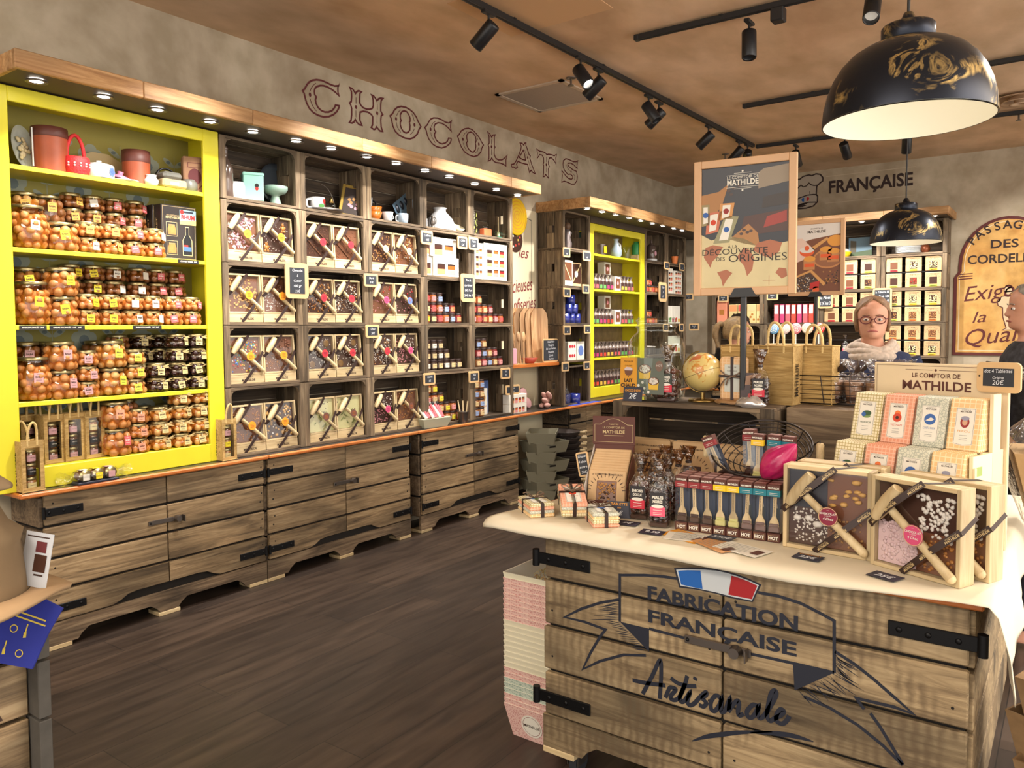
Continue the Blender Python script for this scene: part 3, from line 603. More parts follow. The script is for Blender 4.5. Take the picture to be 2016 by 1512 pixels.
for i in range(7):
 downlight(.95 + i * .34,8.95,2.598,'recessed downlight, %s from the left under the back canopy' % ORD[i],'downlights under the back canopy',.95 + i * .34,9.0,30)
# ---------------------------------------------------------------- pallet-wood cabinets
def cabinet(loc,rz,W,D,label,group,planks=M_PALLET,lift=0,hingesides=(1,1),art=None,latch=True,dark=True):
 """front faces local -y, width along local x, base at z=0; planks at .075 .. .745 (+ lift)"""
 r = root('pallet_cabinet',loc,label,'cabinet',group,rz); rr = random.Random(int(loc[1] * 100))
 b = B(); z0,z1 = .12 + lift,.735 + lift
 b.box(.02,W - .02,.03,D,z0,z1,M_DARK)
 for k in range(4):                                            # plank ends seen on the two sides
  a = z0 + k * .155; b.box(.0,.02,.035,D,a,a + .14,M_PALLETS if art else M_CRATEX,.003); b.box(W - .02,W,.035,D,a,a + .14,M_PALLETS if art else M_CRATEX,.003)
 b.obj('carcass',r)
 for s in (0,1):
  x0,x1 = (.012,W / 2 - .003) if s == 0 else (W / 2 + .003,W - .012)
  d = B()
  for k in range(4):
   a = .137 + lift + k * .153; h = .1405
   j0,j1 = rr.uniform(-.004,.004),rr.uniform(-.004,.004)
   if k == 0 and not art:
    xm = x1 if s == 0 else x0; sg = -1 if s == 0 else 1; xo = x0 if s == 0 else x1
    poly = [(xo,a),(xm + sg * .3,a),(xm + sg * .26,a + .012),(xm + sg * .22,a + .034),(xm + sg * .17,a + .04),(xm,a + .04),(xm,a + h),(xo,a + h)]
    d.prism(poly,planks,.022,Matrix(((1,0,0,0),(0,0,-1,.03),(0,1,0,0),(0,0,0,1))))
   else:
    d.box(x0 + (j0 if s == 0 else 0),x1 + (j1 if s else 0),.008,.03,a,a + h,planks,.004)
   for q in (.03,W / 2 - .05):
    xx = x0 + q if s == 0 else x1 - q
    if q < .1 and not art: d.ball((xx,.008,a + .05),.006,M_DARK,seg=6,rings=4,sc=(1,.3,1)); d.ball((xx + .01,.008,a + .1),.005,M_DARK,seg=6,rings=4,sc=(1,.3,1))
    elif art: d.ball((xx,.008,a + .045),.004,M_DARK,seg=6,rings=4,sc=(1,.3,1))
  dr = d.obj('door',r)
  if hingesides[s]:
   for zz in (.638 + lift,.176 + lift):
    HO = .03 if art else .003; h = B(); xo = x0 if s == 0 else x1; sg = 1 if s == 0 else -1
    h.box(xo - sg * HO,xo + sg * .175,.001,.008,zz,zz + .038,M_IRON,.002)
    h.cyl((xo - sg * HO,.004,zz - .008),(xo - sg * HO,.004,zz + .046),.012 if art else .008,M_IRON)
    for q in (.02,.085,.15): h.ball((xo + sg * q,.001,zz + .019),.0075,M_IRON,seg=8,rings=5,sc=(1,.5,1))
    h.obj('hinge',dr)
 if latch:
  b = B(); zc = .505 + lift; b.box(W / 2 - .11,W / 2 + .085,-.004,.004,zc - .012,zc + .012,M_STEEL,.002)
  b.cyl((W / 2 + .045,-.004,zc),(W / 2 + .045,-.028,zc),.019,M_STEEL,.015,16); b.box(W / 2 + .075,W / 2 + .079,-.03,0,zc - .02,zc + .016,M_STEEL,.001); b.ball((W / 2 - .1,-.004,zc),.006,M_IRON,seg=8,rings=4)
  b.obj('latch_bar',r)
 P = []                                                        # skirting with two arched cut-outs
 def archcut(c): return [(c - .21,.02),(c - .19,.045),(c - .155,.068),(c + .155,.068),(c + .19,.045),(c + .21,.02)]
 P = [(.0,.02)] + archcut(W * .29) + archcut(W * .71) + [(W,.02),(W,.128),(0,.128)]
 P = [(x,z + lift) for x,z in P]
 B().prism(P,planks if art else M_CRATEX,.02,Matrix(((1,0,0,0),(0,0,-1,.035),(0,1,0,0),(0,0,0,1)))).obj('skirting',r)
 for x in (.0,W / 2 - .06,W - .12):
  B().box(x,x + .12,.012,.12,lift,lift + .02,M_PINE,.002).obj('foot_block',r)
 return r
M_PINE = wood('bare_pine',(186,160,116),(212,188,144),(228,208,166),'x',6,.6,.1,stain=.15)
M_PINEY = wood('bare_pine_y',(186,160,116),(212,188,144),(228,208,166),'y',6,.6,.1,stain=.15)
M_PINEZ = wood('bare_pine_z',(186,160,116),(212,188,144),(228,208,166),'z',6,.6,.1,stain=.15)
G = 'pallet wood cabinets under the left worktop'
XC = .335
cabinet((XC,1.625,0),PI / 2,1.235,.33,'weathered pallet cabinet nearest the camera under the yellow shelf unit',G)
cabinet((XC,2.867,0),PI / 2,1.235,.33,'weathered pallet cabinet in the middle under the chocolate slab boxes',G)
cabinet((XC,4.21,0),PI / 2,1.235,.33,'weathered pallet cabinet under the jam shelves beside the tray stacks',G)
cabinet((XC,6.275,0),PI / 2,.62,.33,'narrow pallet cabinet at the far end of the left worktop',G,hingesides=(1,0),latch=False)
cabinet((XC,7.4,0),PI / 2,1.235,.33,'pallet cabinet under the far yellow shelf unit',G)
GB = 'pallet wood cabinets along the back wall'
cabinet((.62,YB - .34,0),0,1.235,.33,'pallet cabinet at the left of the back wall',GB); cabinet((1.87,YB - .34,0),0,1.235,.33,'pallet cabinet at the right of the back wall',GB)
def worktop(x0,x1,y0,y1,side,label,group,endcap=None):
 r = root('worktop',(0,0,0),label,'worktop',group); e = .022
 ME = M_EDGEY if side == '+x' else M_EDGE
 if side == '+x': B().box(x0,x1 - e,y0 + (e if endcap else 0),y1,.742,.7632,M_TOP).obj('top',r); b = B().box(x1 - e,x1,y0,y1 - .001,.741,.764,ME,.006)
 else: B().box(x0,x1,y0 + e,y1,.742,.7632,M_TOP).obj('top',r); b = B().box(x0,x1,y0,y0 + e,.741,.764,ME,.006)
 if endcap: b.box(x0,x1 - e,y0,y0 + e,.741,.764,M_EDGE,.006)
 b.obj('edging',r); return r
M_EDGEY = wood('orange_edging_y',(176,92,34),(206,120,56),(222,146,80),'y',5,.38,.08,stain=.12,bump=.05)
GW = 'black worktops with orange wooden edging'
worktop(.002,.356,1.53,2.868,'+x','black worktop with orange edge under the near yellow shelf unit',GW,True)
worktop(.002,.356,2.87,4.155,'+x','black worktop with orange edge in front of the chocolate slab boxes',GW)
worktop(.002,.356,4.157,6.9,'+x','black worktop with orange edge from the jam shelves to the blue mugs',GW)
worktop(.002,.356,6.902,9.38,'+x','black worktop with orange edge under the far yellow shelf unit',GW)
worktop(.36,3.12,9.03,9.38,'-y','black worktop with orange edge along the back wall',GW)
# dark back board in the open bay under the worktop
B().box(.004,.02,5.46,6.27,.0,.72,M_CREAM).obj('trim_2')['kind'] = 'structure'
# ---------------------------------------------------------------- apple crates
CW,CH,CD = .56,.355,.265
def crate_parts(W=CW,H=CH,D=CD):
 b = B(); t = .012
 for z in (0,H - t):
  for k in range(2): b.box(0,W,.0 + k * (D / 2) + .001,(k + 1) * D / 2 - .004,z,z + t,M_CRATEX,.002)
 for s in (0,1):
  x0 = 0 if s == 0 else W - .016
  for k in range(3):
   y0 = k * D / 3
   if k == 1: b.box(x0,x0 + .016,y0 + .002,y0 + D / 3 - .002,t,H * .42,M_CRATE,.002); b.box(x0,x0 + .016,y0 + .002,y0 + D / 3 - .002,H * .62,H - t,M_CRATE,.002); b.box(x0 + .001,x0 + .015,y0 + .03,y0 + D / 3 - .001,H * .42,H * .62,M_CRATE)
   else: b.box(x0,x0 + .016,y0 + .001,y0 + D / 3 - .001,t,H - t,M_CRATE,.002)
 planks = b.mesh('slats'); b = B()
 for s in (0,1):
  x0 = .0 if s == 0 else W - .038
  b.box(x0,x0 + .038,-.004,.02,.001,H - .001,M_CRATE,.002)
 for k in range(2):
  b.box(.036,W - .036,-.003,.012,(0,H - .016)[k],(.016,H)[k],M_CRATEX,.001)
 posts = b.mesh('front_frame'); b = B()
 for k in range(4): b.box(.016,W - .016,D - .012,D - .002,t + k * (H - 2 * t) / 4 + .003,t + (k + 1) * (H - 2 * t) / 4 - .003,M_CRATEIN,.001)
 back = b.mesh('back_slats'); b = B(); gus = []
 for s in (0,1):
  x0,sg = (.038,1) if s == 0 else (W - .038,-1)
  b.prism([(x0,H - .016),(x0 + sg * .04,H - .016),(x0 + sg * .012,H - .03),(x0,H - .056)],M_CRATE,.018,Matrix(((1,0,0,0),(0,0,-1,.02),(0,1,0,0),(0,0,0,1))))
  gus.append(('corner_block',b.mesh('corner_block'))); b = B()
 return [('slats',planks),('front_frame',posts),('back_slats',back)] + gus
CRATE = crate_parts()
ROWZ = [.7645,1.172,1.53,1.885,2.243]
ROWN = ['bottom','second','middle','fourth','top']
CRATE0 = crate_parts(H=.405)
colname = ['first','second','third','fourth','fifth']
for c in range(5):
 for k in range(5):
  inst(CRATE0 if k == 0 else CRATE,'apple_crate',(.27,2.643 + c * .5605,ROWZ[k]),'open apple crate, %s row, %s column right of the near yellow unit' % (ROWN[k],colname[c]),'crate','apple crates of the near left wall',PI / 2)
for k in range(5):
 z = ROWZ[k]
 inst(CRATE0 if k == 0 else CRATE,'apple_crate',(.285,6.228,z),'open apple crate, %s row, at the left of the far yellow unit' % ROWN[k],'crate','apple crates of the far left wall',PI / 2,scale=(.90,1.05,1.0 if k else .92))
 for c in range(2):
  inst(CRATE0 if k == 0 else CRATE,'apple_crate',(.27,7.97 + c * .57,z),'open apple crate, %s row, %s column right of the far yellow unit' % (ROWN[k],colname[c]),'crate','apple crates of the far left wall',PI / 2)
 for c in range(4):
  inst(CRATE0 if k == 0 else CRATE,'apple_crate',(.6 + c * .625,YB - .275,z),'open apple crate, %s row, %s column of the back wall' % (ROWN[k],colname[c]),'crate','apple crates of the back wall',0,scale=(1.108,1,1))
# ---------------------------------------------------------------- yellow shelf units
M_PAPER = None
def paper_mat():
 m,nt,b = nodes('olive_backing'); b.inputs['Base Color'].default_value = lin((150,140,66)); b.inputs['Roughness'].default_value = .7; return m
def yellow_unit(y0,y1,z0,zt,shelves,label,flowers):
 r = root('yellow_shelf_unit',(0,0,0),label,'shelf unit','yellow shelf units'); XF = .272; st = .095
 b = B()
 b.box(.25,XF,y0,y0 + st,z0,zt,M_YEL,.003); b.box(.25,XF,y1 - st,y1,z0,zt,M_YEL,.003)
 b.box(.25,XF,y0 + st,y1 - st,zt - .068,zt,M_YEL,.003); b.box(.25,XF,y0 + st,y1 - st,z0,z0 + .1,M_YEL,.003)
 b.obj('face_frame',r)
 b = B(); b.box(.006,.25,y0,y0 + .02,z0,zt,M_YEL); b.box(.006,.25,y1 - .02,y1,z0,zt,M_YEL); b.box(.006,.25,y0 + .02,y1 - .02,zt - .02,zt,M_YEL)
 for q in range(14):
  for yy in (y0 + .0205,y1 - .0205): b.disc(0,0,.003,M_DARK,Matrix.Translation((.22,yy,z0 + .2 + q * .11)) @ Matrix.Rotation(PI / 2 * (1 if yy > y0 + .1 else -1),4,'X'),.0006,6)
 b.obj('sides',r)
 b = B(); b.box(.002,.008,y0 + .02,y1 - .02,z0,zt - .02,PM if flowers else mat('slat_backing',(132,112,76),.7,var=.2,vscale=14))
 if flowers:
  MB_ = frame3((.008,y0,z0),(0,1,0),(0,0,1)); fa = mat('flower_print',(150,156,140),.7); fb = mat('flower_centre',(104,116,118),.7)
  k = 0; z = .12
  while z < zt - z0 - .1:
   y = .12 + (k % 2) * .09
   j = k % 2
   while y < y1 - y0 - .08:
    if j % 2:
     for a in range(5): b.disc(y + .035 * math.cos(a * 1.2566 + .3),z + .035 * math.sin(a * 1.2566 + .3),.032,fa,MB_,.0008 + a * .00005,12)
     b.disc(y,z,.026,fb,MB_,.0014,12)
    else:
     for sx in (-1,1):
      for dz in (-.04,.04):
       L = [(y + sx * (.004 + .03 + .032 * math.cos(t) * 1 - .0),z + dz + .5 * (.034 * math.sin(t)) + .018 * math.cos(t)) for t in [i * PI / 8 for i in range(16)]]
       b.flat(L,fa,MB_,.001); b.disc(y + sx * .036,z + dz + .002,.013,fb,MB_,.0016,10,.009)
     b.stroke([(y,z - .08),(y,z + .08)],.003,fa,MB_,z=.001)
    y += .155; j += 1
   z += .19; k += 1
 b.obj('back_panel',r)
 for s in shelves: B().box(.009,.262,y0 + .021,y1 - .021,s - .022,s,M_YEL,.002).obj('shelf',r)
 B().box(.009,.25,y0 + .021,y1 - .021,z0 + .075,z0 + .099,M_YEL).obj('shelf',r)
 return r
PM = paper_mat()
yellow_unit(1.477,2.637,.7645,2.605,(2.259,1.884,1.529,1.174),'tall yellow shelf unit stacked with fruit jars at the near left',True)
Y2 = (6.74,7.955)
yellow_unit(Y2[0],Y2[1],.80,2.535,(2.243,1.889,1.536,1.194),'tall yellow shelf unit of bagged chocolates further along the left wall',False)
B().box(.004,.262,Y2[0],Y2[1],.7645,.7995,mat('olive_plinth',(150,136,60),.6)).obj('trim_3')['kind'] = 'structure'
B().box(.004,.29,Y2[0],Y2[1],2.537,2.597,M_SOFFIT).obj('trim_4')['kind'] = 'structure'
# ---------------------------------------------------------------- light tracks and spotlights
M_TRACK = mat('track_black',(26,26,28),.5); M_SPOT = mat('spot_black',(24,25,29),.38)
def track(nm,p0,p1,label):
 p0 = Vector(p0); p1 = Vector(p1); d = p1 - p0; r = root(nm,p0,label,'light track','black ceiling light tracks',math.atan2(d.y,d.x)); L = d.length
 b = B(); b.box(0,L,-.018,.018,-.032,-.0,M_TRACK,.002); b.box(.002,L - .002,-.006,.006,-.034,-.031,M_DARK)
 k = .5
 while k < L: b.box(k,k + .02,-.024,.024,-.008,.0,M_TRACK); k += 1.0
 b.obj('rail',r); q = B()
 q.box(-.03,.0,-.02,.02,-.034,-.0,M_TRACK,.003); q.obj('end_cap',r)
 return r
ZT = HC - .012
track('light_track',(1.50,2.2,ZT),(1.60,7.60,ZT),'long black ceiling track running along the left wall')
track('light_track',(1.64,7.66,ZT),(5.6,7.86,ZT),'black ceiling track crossing the shop farthest back')
track('light_track',(2.00,4.37,ZT),(5.6,4.46,ZT),'black ceiling track end left of the big pendant lamp')
track('light_track',(2.02,6.21,ZT),(5.6,6.22,ZT),'black ceiling track passing behind the big pendant lamp')
def track_spot(x,y,target,label,power=0,lit=False,rolly=0):
 z = HC - .046; r = root('track_spotlight',(x,y,z),label,'spotlight','black track spotlights')
 B().box(-.016,.016,-.05,.05,-.014,.004,M_TRACK,.003).obj('adapter',r)
 b = B(); b.cyl((0,0,-.012),(0,0,-.075),.007,M_TRACK,seg=8); b.box(-.012,.012,-.012,.012,-.09,-.07,M_TRACK,.003); b.obj('stem',r)
 c = Vector((0,0,-.095)); d = (Vector(target) - Vector((x,y,z)) - c).normalized()
 M = Matrix.Translation(c - d * .045) @ d.to_track_quat('Z','Y').to_matrix().to_4x4()
 b = B(); b.lathe([(.034,0),(.0395,.004),(.041,.012),(.041,.158),(.037,.163),(.034,.15),(.03,.13)],M_SPOT,24,M,caps=False); b.lathe([(0,.001),(.034,0)],M_SPOT,24,M,caps=False)
 b.obj('housing',r)
 b = B(); b.lathe([(0,.132),(.031,.131)],M_BULB if lit else mat('dim_lens',(190,182,170),.3,emit=.5),20,M,caps=False); b.obj('lens',r)
 if power: w = Vector((x,y,z)) + c + d * .13; spot('spotlight_beam',w,target,power,64,.8,(1,.94,.86),.035)
TS = [(1.526,3.492,(.1,3.3,1.9),'black track spotlight nearest the camera aimed at the left wall',170,0),
      (1.558,4.421,(3.2,4.0,1.0),'lit track spotlight above the grey ceiling panel aimed right',110,1),
      (1.537,4.688,(.2,4.5,2.0),'black track spotlight beside the lit one above the grey panel',170,0),
      (1.542,5.439,(3.0,5.6,1.0),'left one of the crossed pair of track spotlights',100,0),
      (1.529,5.643,(.3,5.2,1.9),'right one of the crossed pair of track spotlights',150,0),
      (1.563,6.562,(.2,6.3,1.9),'track spotlight alone between the crossed pair and the tall poster',130,0),
      (1.580,7.267,(.3,7.2,1.8),'track spotlight peeping over the left of the tall poster',110,0),
      (1.597,7.45,(.9,9.0,1.8),'track spotlight at the inner corner of the two tracks',120,0),
      (1.960,7.761,(2.0,9.2,1.6),'track spotlight right of the tall poster top',120,0),
      (2.418,7.686,(2.6,9.2,1.7),'track spotlight above the word FRANÇAISE',120,0),
      (2.93,7.725,(2.7,8.6,1.2),'lit track spotlight hanging under the rim of the big lamp',90,1),
      (2.635,4.479,(2.75,4.2,.9),'track spotlight hanging straight down left of the big lamp',90,0)]
for x,y,t,lb,pw,lit in TS: track_spot(x,y,t,lb,pw,lit)
# more spotlights on the same tracks, outside the frame to the right and behind
for k,(x,y,t) in enumerate(((3.3,4.405,(3.5,2.5,.8)),(4.6,4.435,(3.9,2.6,.9)),(4.4,7.8,(3.7,9.3,1.8)),(4.6,6.215,(3.4,5.0,1.0)),(1.505,2.45,(.2,2.2,1.6)))):
 track_spot(x,y,t,('black track spotlight hidden behind the big lamp','black track spotlight right of the big lamp on the nearest cross track','black track spotlight lighting the ochre arched sign','black track spotlight right of the big lamp on the middle cross track','black track spotlight aimed at the yellow fruit jar shelves')[k],(110,110,110,90,170)[k],0)
b = B(); b.box(2.79,2.86,4.36,4.43,3.16,3.235,M_TRACK,.006); tag(b.obj('track_feed_box'),'small black feed box on the track left of the big lamp','electrical box')
# ---------------------------------------------------------------- pendant lamps
def lamp_mat():
 m,nt,b = nodes('brushed_lamp_metal'); L = nt.links.new; N = nt.nodes.new
 tc = N('ShaderNodeTexCoord'); n1 = N('ShaderNodeTexNoise'); n1.inputs['Scale'].default_value = 7; n1.inputs['Detail'].default_value = 3; n1.inputs['Distortion'].default_value = 1.2; L(tc.outputs['Object'],n1.inputs['Vector'])
 n2 = N('ShaderNodeTexNoise'); n2.inputs['Scale'].default_value = 9; n2.inputs['Detail'].default_value = 6; n2.inputs['Distortion'].default_value = 4.5; L(tc.outputs['Object'],n2.inputs['Vector'])
 r1 = ramp(nt,[(.50,(0,0,0)),(.62,(255,255,255))]); L(n1.outputs['Fac'],r1.inputs[0])
 r2 = ramp(nt,[(.46,(0,0,0)),(.56,(255,255,255)),(.68,(60,60,60))]); L(n2.outputs['Fac'],r2.inputs[0])
 mu = N('ShaderNodeMath'); mu.operation = 'MULTIPLY'; L(r1.outputs[0],mu.inputs[0]); L(r2.outputs[0],mu.inputs[1])
 L(mixc(nt,'MIX',mu.outputs[0],lin((40,44,54)),lin((206,180,120))),b.inputs['Base Color'])
 b.inputs['Metallic'].default_value = .75; b.inputs['Roughness'].default_value = .34; return m
M_LAMP = lamp_mat(); M_LAMPIN = mat('lamp_inside',(226,222,206),.5)
def pendant(x,y,z,s,label):
 r = root('pendant_lamp',(x,y,z),label,'pendant lamp','brushed metal dome lamps')
 P = [(.25,0),(.2495,.012),(.246,.05),(.236,.095),(.219,.138),(.196,.175),(.166,.206),(.13,.228),(.095,.242),(.074,.248)]
 P = [(a * s,c * s) for a,c in P]
 b = B(); b.lathe(P,M_LAMP,64,caps=False); b.obj('shade',r)
 b = B(); b.lathe([(a - .004,c - .002) for a,c in P] ,M_LAMPIN,64,caps=False); b.lathe([(.0,.244 * s),(.07 * s,.245 * s)],M_LAMPIN,32,caps=False)
 b.lathe([(.25 * s,-.001),(.2465 * s,-.003),(.2455 * s,.0)],M_LAMP,64,caps=False); b.obj('inner_shade',r)
 b = B(); b.lathe([(.074 * s,.244 * s),(.078 * s,.25 * s),(.078 * s,.29 * s),(.073 * s,.296 * s),(.03 * s,.298 * s),(.02 * s,.32 * s),(.012,.335 * s),(0,.336 * s)],M_LAMP,32,caps=False); b.obj('cap',r)
 b = B(); b.tube([(0,0,.33 * s),(0,0,HC - z - .02)],.0042,M_TRACK,8); b.obj('cord',r)
 b = B(); b.lathe([(.0,HC - z - .045),(.05,HC - z - .042),(.055,HC - z - .001)],M_TRACK,24); b.obj('ceiling_cup',r)
 b = B(); b.lathe([(.02,.19 * s),(.022,.242 * s)],M_WHITE,16); b.obj('socket',r)
 b = B(); b.ball((0,0,.15 * s),.032,mat('lamp_bulb',(255,240,215),.4,emit=.25),seg=16,rings=10,sc=(1,1,1.2)); b.obj('bulb',r)
 l = bpy.data.lights.new('lamp_glow','POINT'); l.energy = 1.2; l.color = (1,.88,.72); l.shadow_soft_size = .035
 o = bpy.data.objects.new('lamp_glow',l); COL.objects.link(o); o.location = (x,y,z + .1 * s)
pendant(3.786,2.463,2.075,.89,'large dark dome lamp with gold brush marks over the front table')
pendant(3.262,5.70,2.045,.86,'smaller looking dome lamp hanging far back before the packet shelves')
# ---------------------------------------------------------------- front island: painted pallet cabinet under a cream cloth
IX,IY = 2.775,2.11
isl = cabinet((IX,IY,0),0,1.235,1.24,'pallet cabinet on castors painted Fabrication Française Artisanale',None,M_PALLETS,.088,art=True)
MI = frame3((0,IY + .0075,0),(1,0,0),(0,0,1))
b = B()
for q in ART_RIBBON: b.stroke(q,.0085,M_NAVY,MI)
for q in ART_HATCH: b.stroke(spline([Vector((x,z)) for x,z in q],3) if len(q) > 2 else [(q[0][0] + (q[1][0] - q[0][0]) * t / 3,q[0][1] + (q[1][1] - q[0][1]) * t / 3) for t in range(4)],.0028,M_NAVY,MI,taper=True)
for q in ART_FOLDS: b.flat(q,M_NAVY,MI)
for q in ART_SCRIPT: b.stroke(spline([Vector((x,z)) for x,z in q],5),.0125,M_NAVY,MI)
for q in ART_BRUSH: b.stroke(spline([Vector((x,z)) for x,z in q],5),.014,M_NAVY,MI,taper=True)
b.text('FABRICATION',3.381,.685,.04,M_NAVY,MI,w=.442,bold=.035); b.text('FRANÇAISE',3.379,.6145,.0385,M_NAVY,MI,w=.437,bold=.03)
M_FW = mat('flag_white',(190,196,200),.6); M_FB = mat('flag_paint_blue',(24,92,170),.55); M_FR = mat('flag_paint_red',(158,24,30),.55)
b.flat(ART_FLAG['outer'],M_NAVY,MI,.001); b.flat(ART_FLAG['white'],M_FW,MI,.0014); b.flat(ART_FLAG['blue'],M_FB,MI,.0018); b.flat(ART_FLAG['red'],M_FR,MI,.0018)
o = b.obj('painted_emblem',isl,(-IX,-IY,0)); o['label'] = 'blue-black ribbon, tricolour and lettering painted on the doors'
b = B(); b.box(-.165,1.255,-.012,1.26,.83,.8565,M_EDGE,.004); b.obj('table_top',isl)
for x,y in ((.08,.1),(1.15,.1),(.08,1.1),(1.15,1.1)):
 b = B(); b.cyl((x - .014,y + .01,.04),(x + .014,y + .01,.04),.04,mat('castor_tyre',(52,54,60),.5),seg=20)
 b.box(x - .03,x + .03,y - .035,y + .035,.098,.106,M_STEEL); b.box(x - .022,x - .018,y - .03,y + .03,.035,.1,M_STEEL,.001); b.box(x + .018,x + .022,y - .03,y + .03,.035,.1,M_STEEL,.001); b.obj('castor',isl)
# cloth
M_CLOTH = mat('cream_cloth',(226,216,192),.85,var=.03,vscale=5,bump=.05)
ZC = .8575
def cloth():
 b = B(); nx,ny = 76,64; x0,x1,y0,y1 = 2.56,4.29,2.04,3.47; vs = []
 TX0,TX1,TY0 = 2.625,4.032,2.092
 for j in range(ny + 1):
  for i in range(nx + 1):
   x = x0 + (x1 - x0) * i / nx; y = y0 + (y1 - y0) * j / ny; z = ZC
   fl = math.sin(x * 9 + 1) * .5 + math.sin(x * 21) * .3
   dl,dr,df = max(0,TX0 - x),max(0,x - TX1),max(0,TY0 - y)
   X,Y = x,y
   if dr > 0:
    cut = .225 - (y - y0) * .12; dd = min(dr,max(.04,cut))
    w = math.sin(y * 13 + .6) * .5 + math.sin(y * 31) * .2
    X = TX1 + min(dd,.02) + (.010 + .016 * w) * min(1,dd / .12) + dd * .12; z -= max(0,dd - .008)
   if df > 0:
    Y = TY0 - min(df,.03) * .75 - .004; z -= df * (.52 + .06 * fl) * (1 if x < 3.6 else max(.15,1 - (x - 3.6) * 2.2))
   if dl > 0:
    z -= dl * .10 + dl * dl * .55 + .004 * math.sin(y * 17); X = TX0 - dl * .93
    if y < 2.3: Y = Y + (2.3 - y) * dl * .9
    else: z -= dl * .9 * min(1,(y - 2.3) * 3)
   if not (dl or dr or df): z += .0006 * math.sin(x * 23) * math.sin(y * 19)
   vs.append((X,Y,z))
 fs = [(j * (nx + 1) + i,j * (nx + 1) + i + 1,(j + 1) * (nx + 1) + i + 1,(j + 1) * (nx + 1) + i) for j in range(ny) for i in range(nx)]
 b.add(vs,fs,M_CLOTH,smooth=True); o = b.obj('tablecloth'); tag(o,'cream cloth spread over the front island with a hanging corner','tablecloth')
 m = o.modifiers.new('thickness','SOLIDIFY'); m.thickness = .0025; m.offset = 1
cloth()
# ---------------------------------------------------------------- packaging materials
M_KRAFT = mat('kraft_card',(190,156,110),.75,var=.06,vscale=30); M_KRAFTD = mat('dark_kraft',(132,104,70),.8,var=.1,vscale=40)
M_BROWN = mat('brown_card',(88,46,36),.55); M_DBROWN = mat('ribbon_brown',(50,32,28),.5); M_PAPERW = mat('white_paper',(232,228,216),.6)
M_INKD = mat('ink_brown',(58,38,30),.7); M_GOLD = mat('gold_print',(206,182,134),.5); M_CARDN = mat('price_card_navy',(40,42,60),.5)
M_FILM = film('cellophane',(250,250,250),.93,.14,.6,40); M_PANE = film('clear_window',(255,255,255),.97,.03)
M_GLASS = film('clear_glass',(244,250,246),.95,.03)
M_DARKCH = mat('dark_chocolate',(66,40,31),.35); M_MILKCH = mat('milk_chocolate',(112,70,48),.38); M_WHITECH = mat('white_chocolate',(208,204,150),.4); M_CARAM = mat('caramel',(176,116,52),.4)
M_NUT = mat('nut',(176,128,74),.6); M_HAZ = mat('puffed_caramel',(206,160,88),.5); M_PINK = mat('pink_crumb',(222,150,160),.6); M_SUGAR = mat('sugar_white',(226,220,212),.6); M_REDC = mat('red_crumb',(176,44,40),.5); M_GREENC = mat('pistachio',(120,130,70),.6)
M_SLATE = mat('slate',(46,50,58),.7,var=.1,vscale=12); M_CHALK = mat('chalk',(226,230,236),.9); M_ORST = mat('orange_sticker',(238,152,36),.5); M_RDST = mat('red_sticker',(196,48,58),.5); M_MRST = mat('maroon_sticker',(128,26,56),.5); M_PKST = mat('pink_sticker',(206,76,120),.5); M_BLST = mat('blue_sticker',(96,124,188),.5)
M_FRAMEW = mat('chalkboard_frame',(216,180,130),.55,var=.06,vscale=14)
def fxz(y=0): return frame3((0,y,0),(1,0,0),(0,0,1))          # drawing plane facing local -y
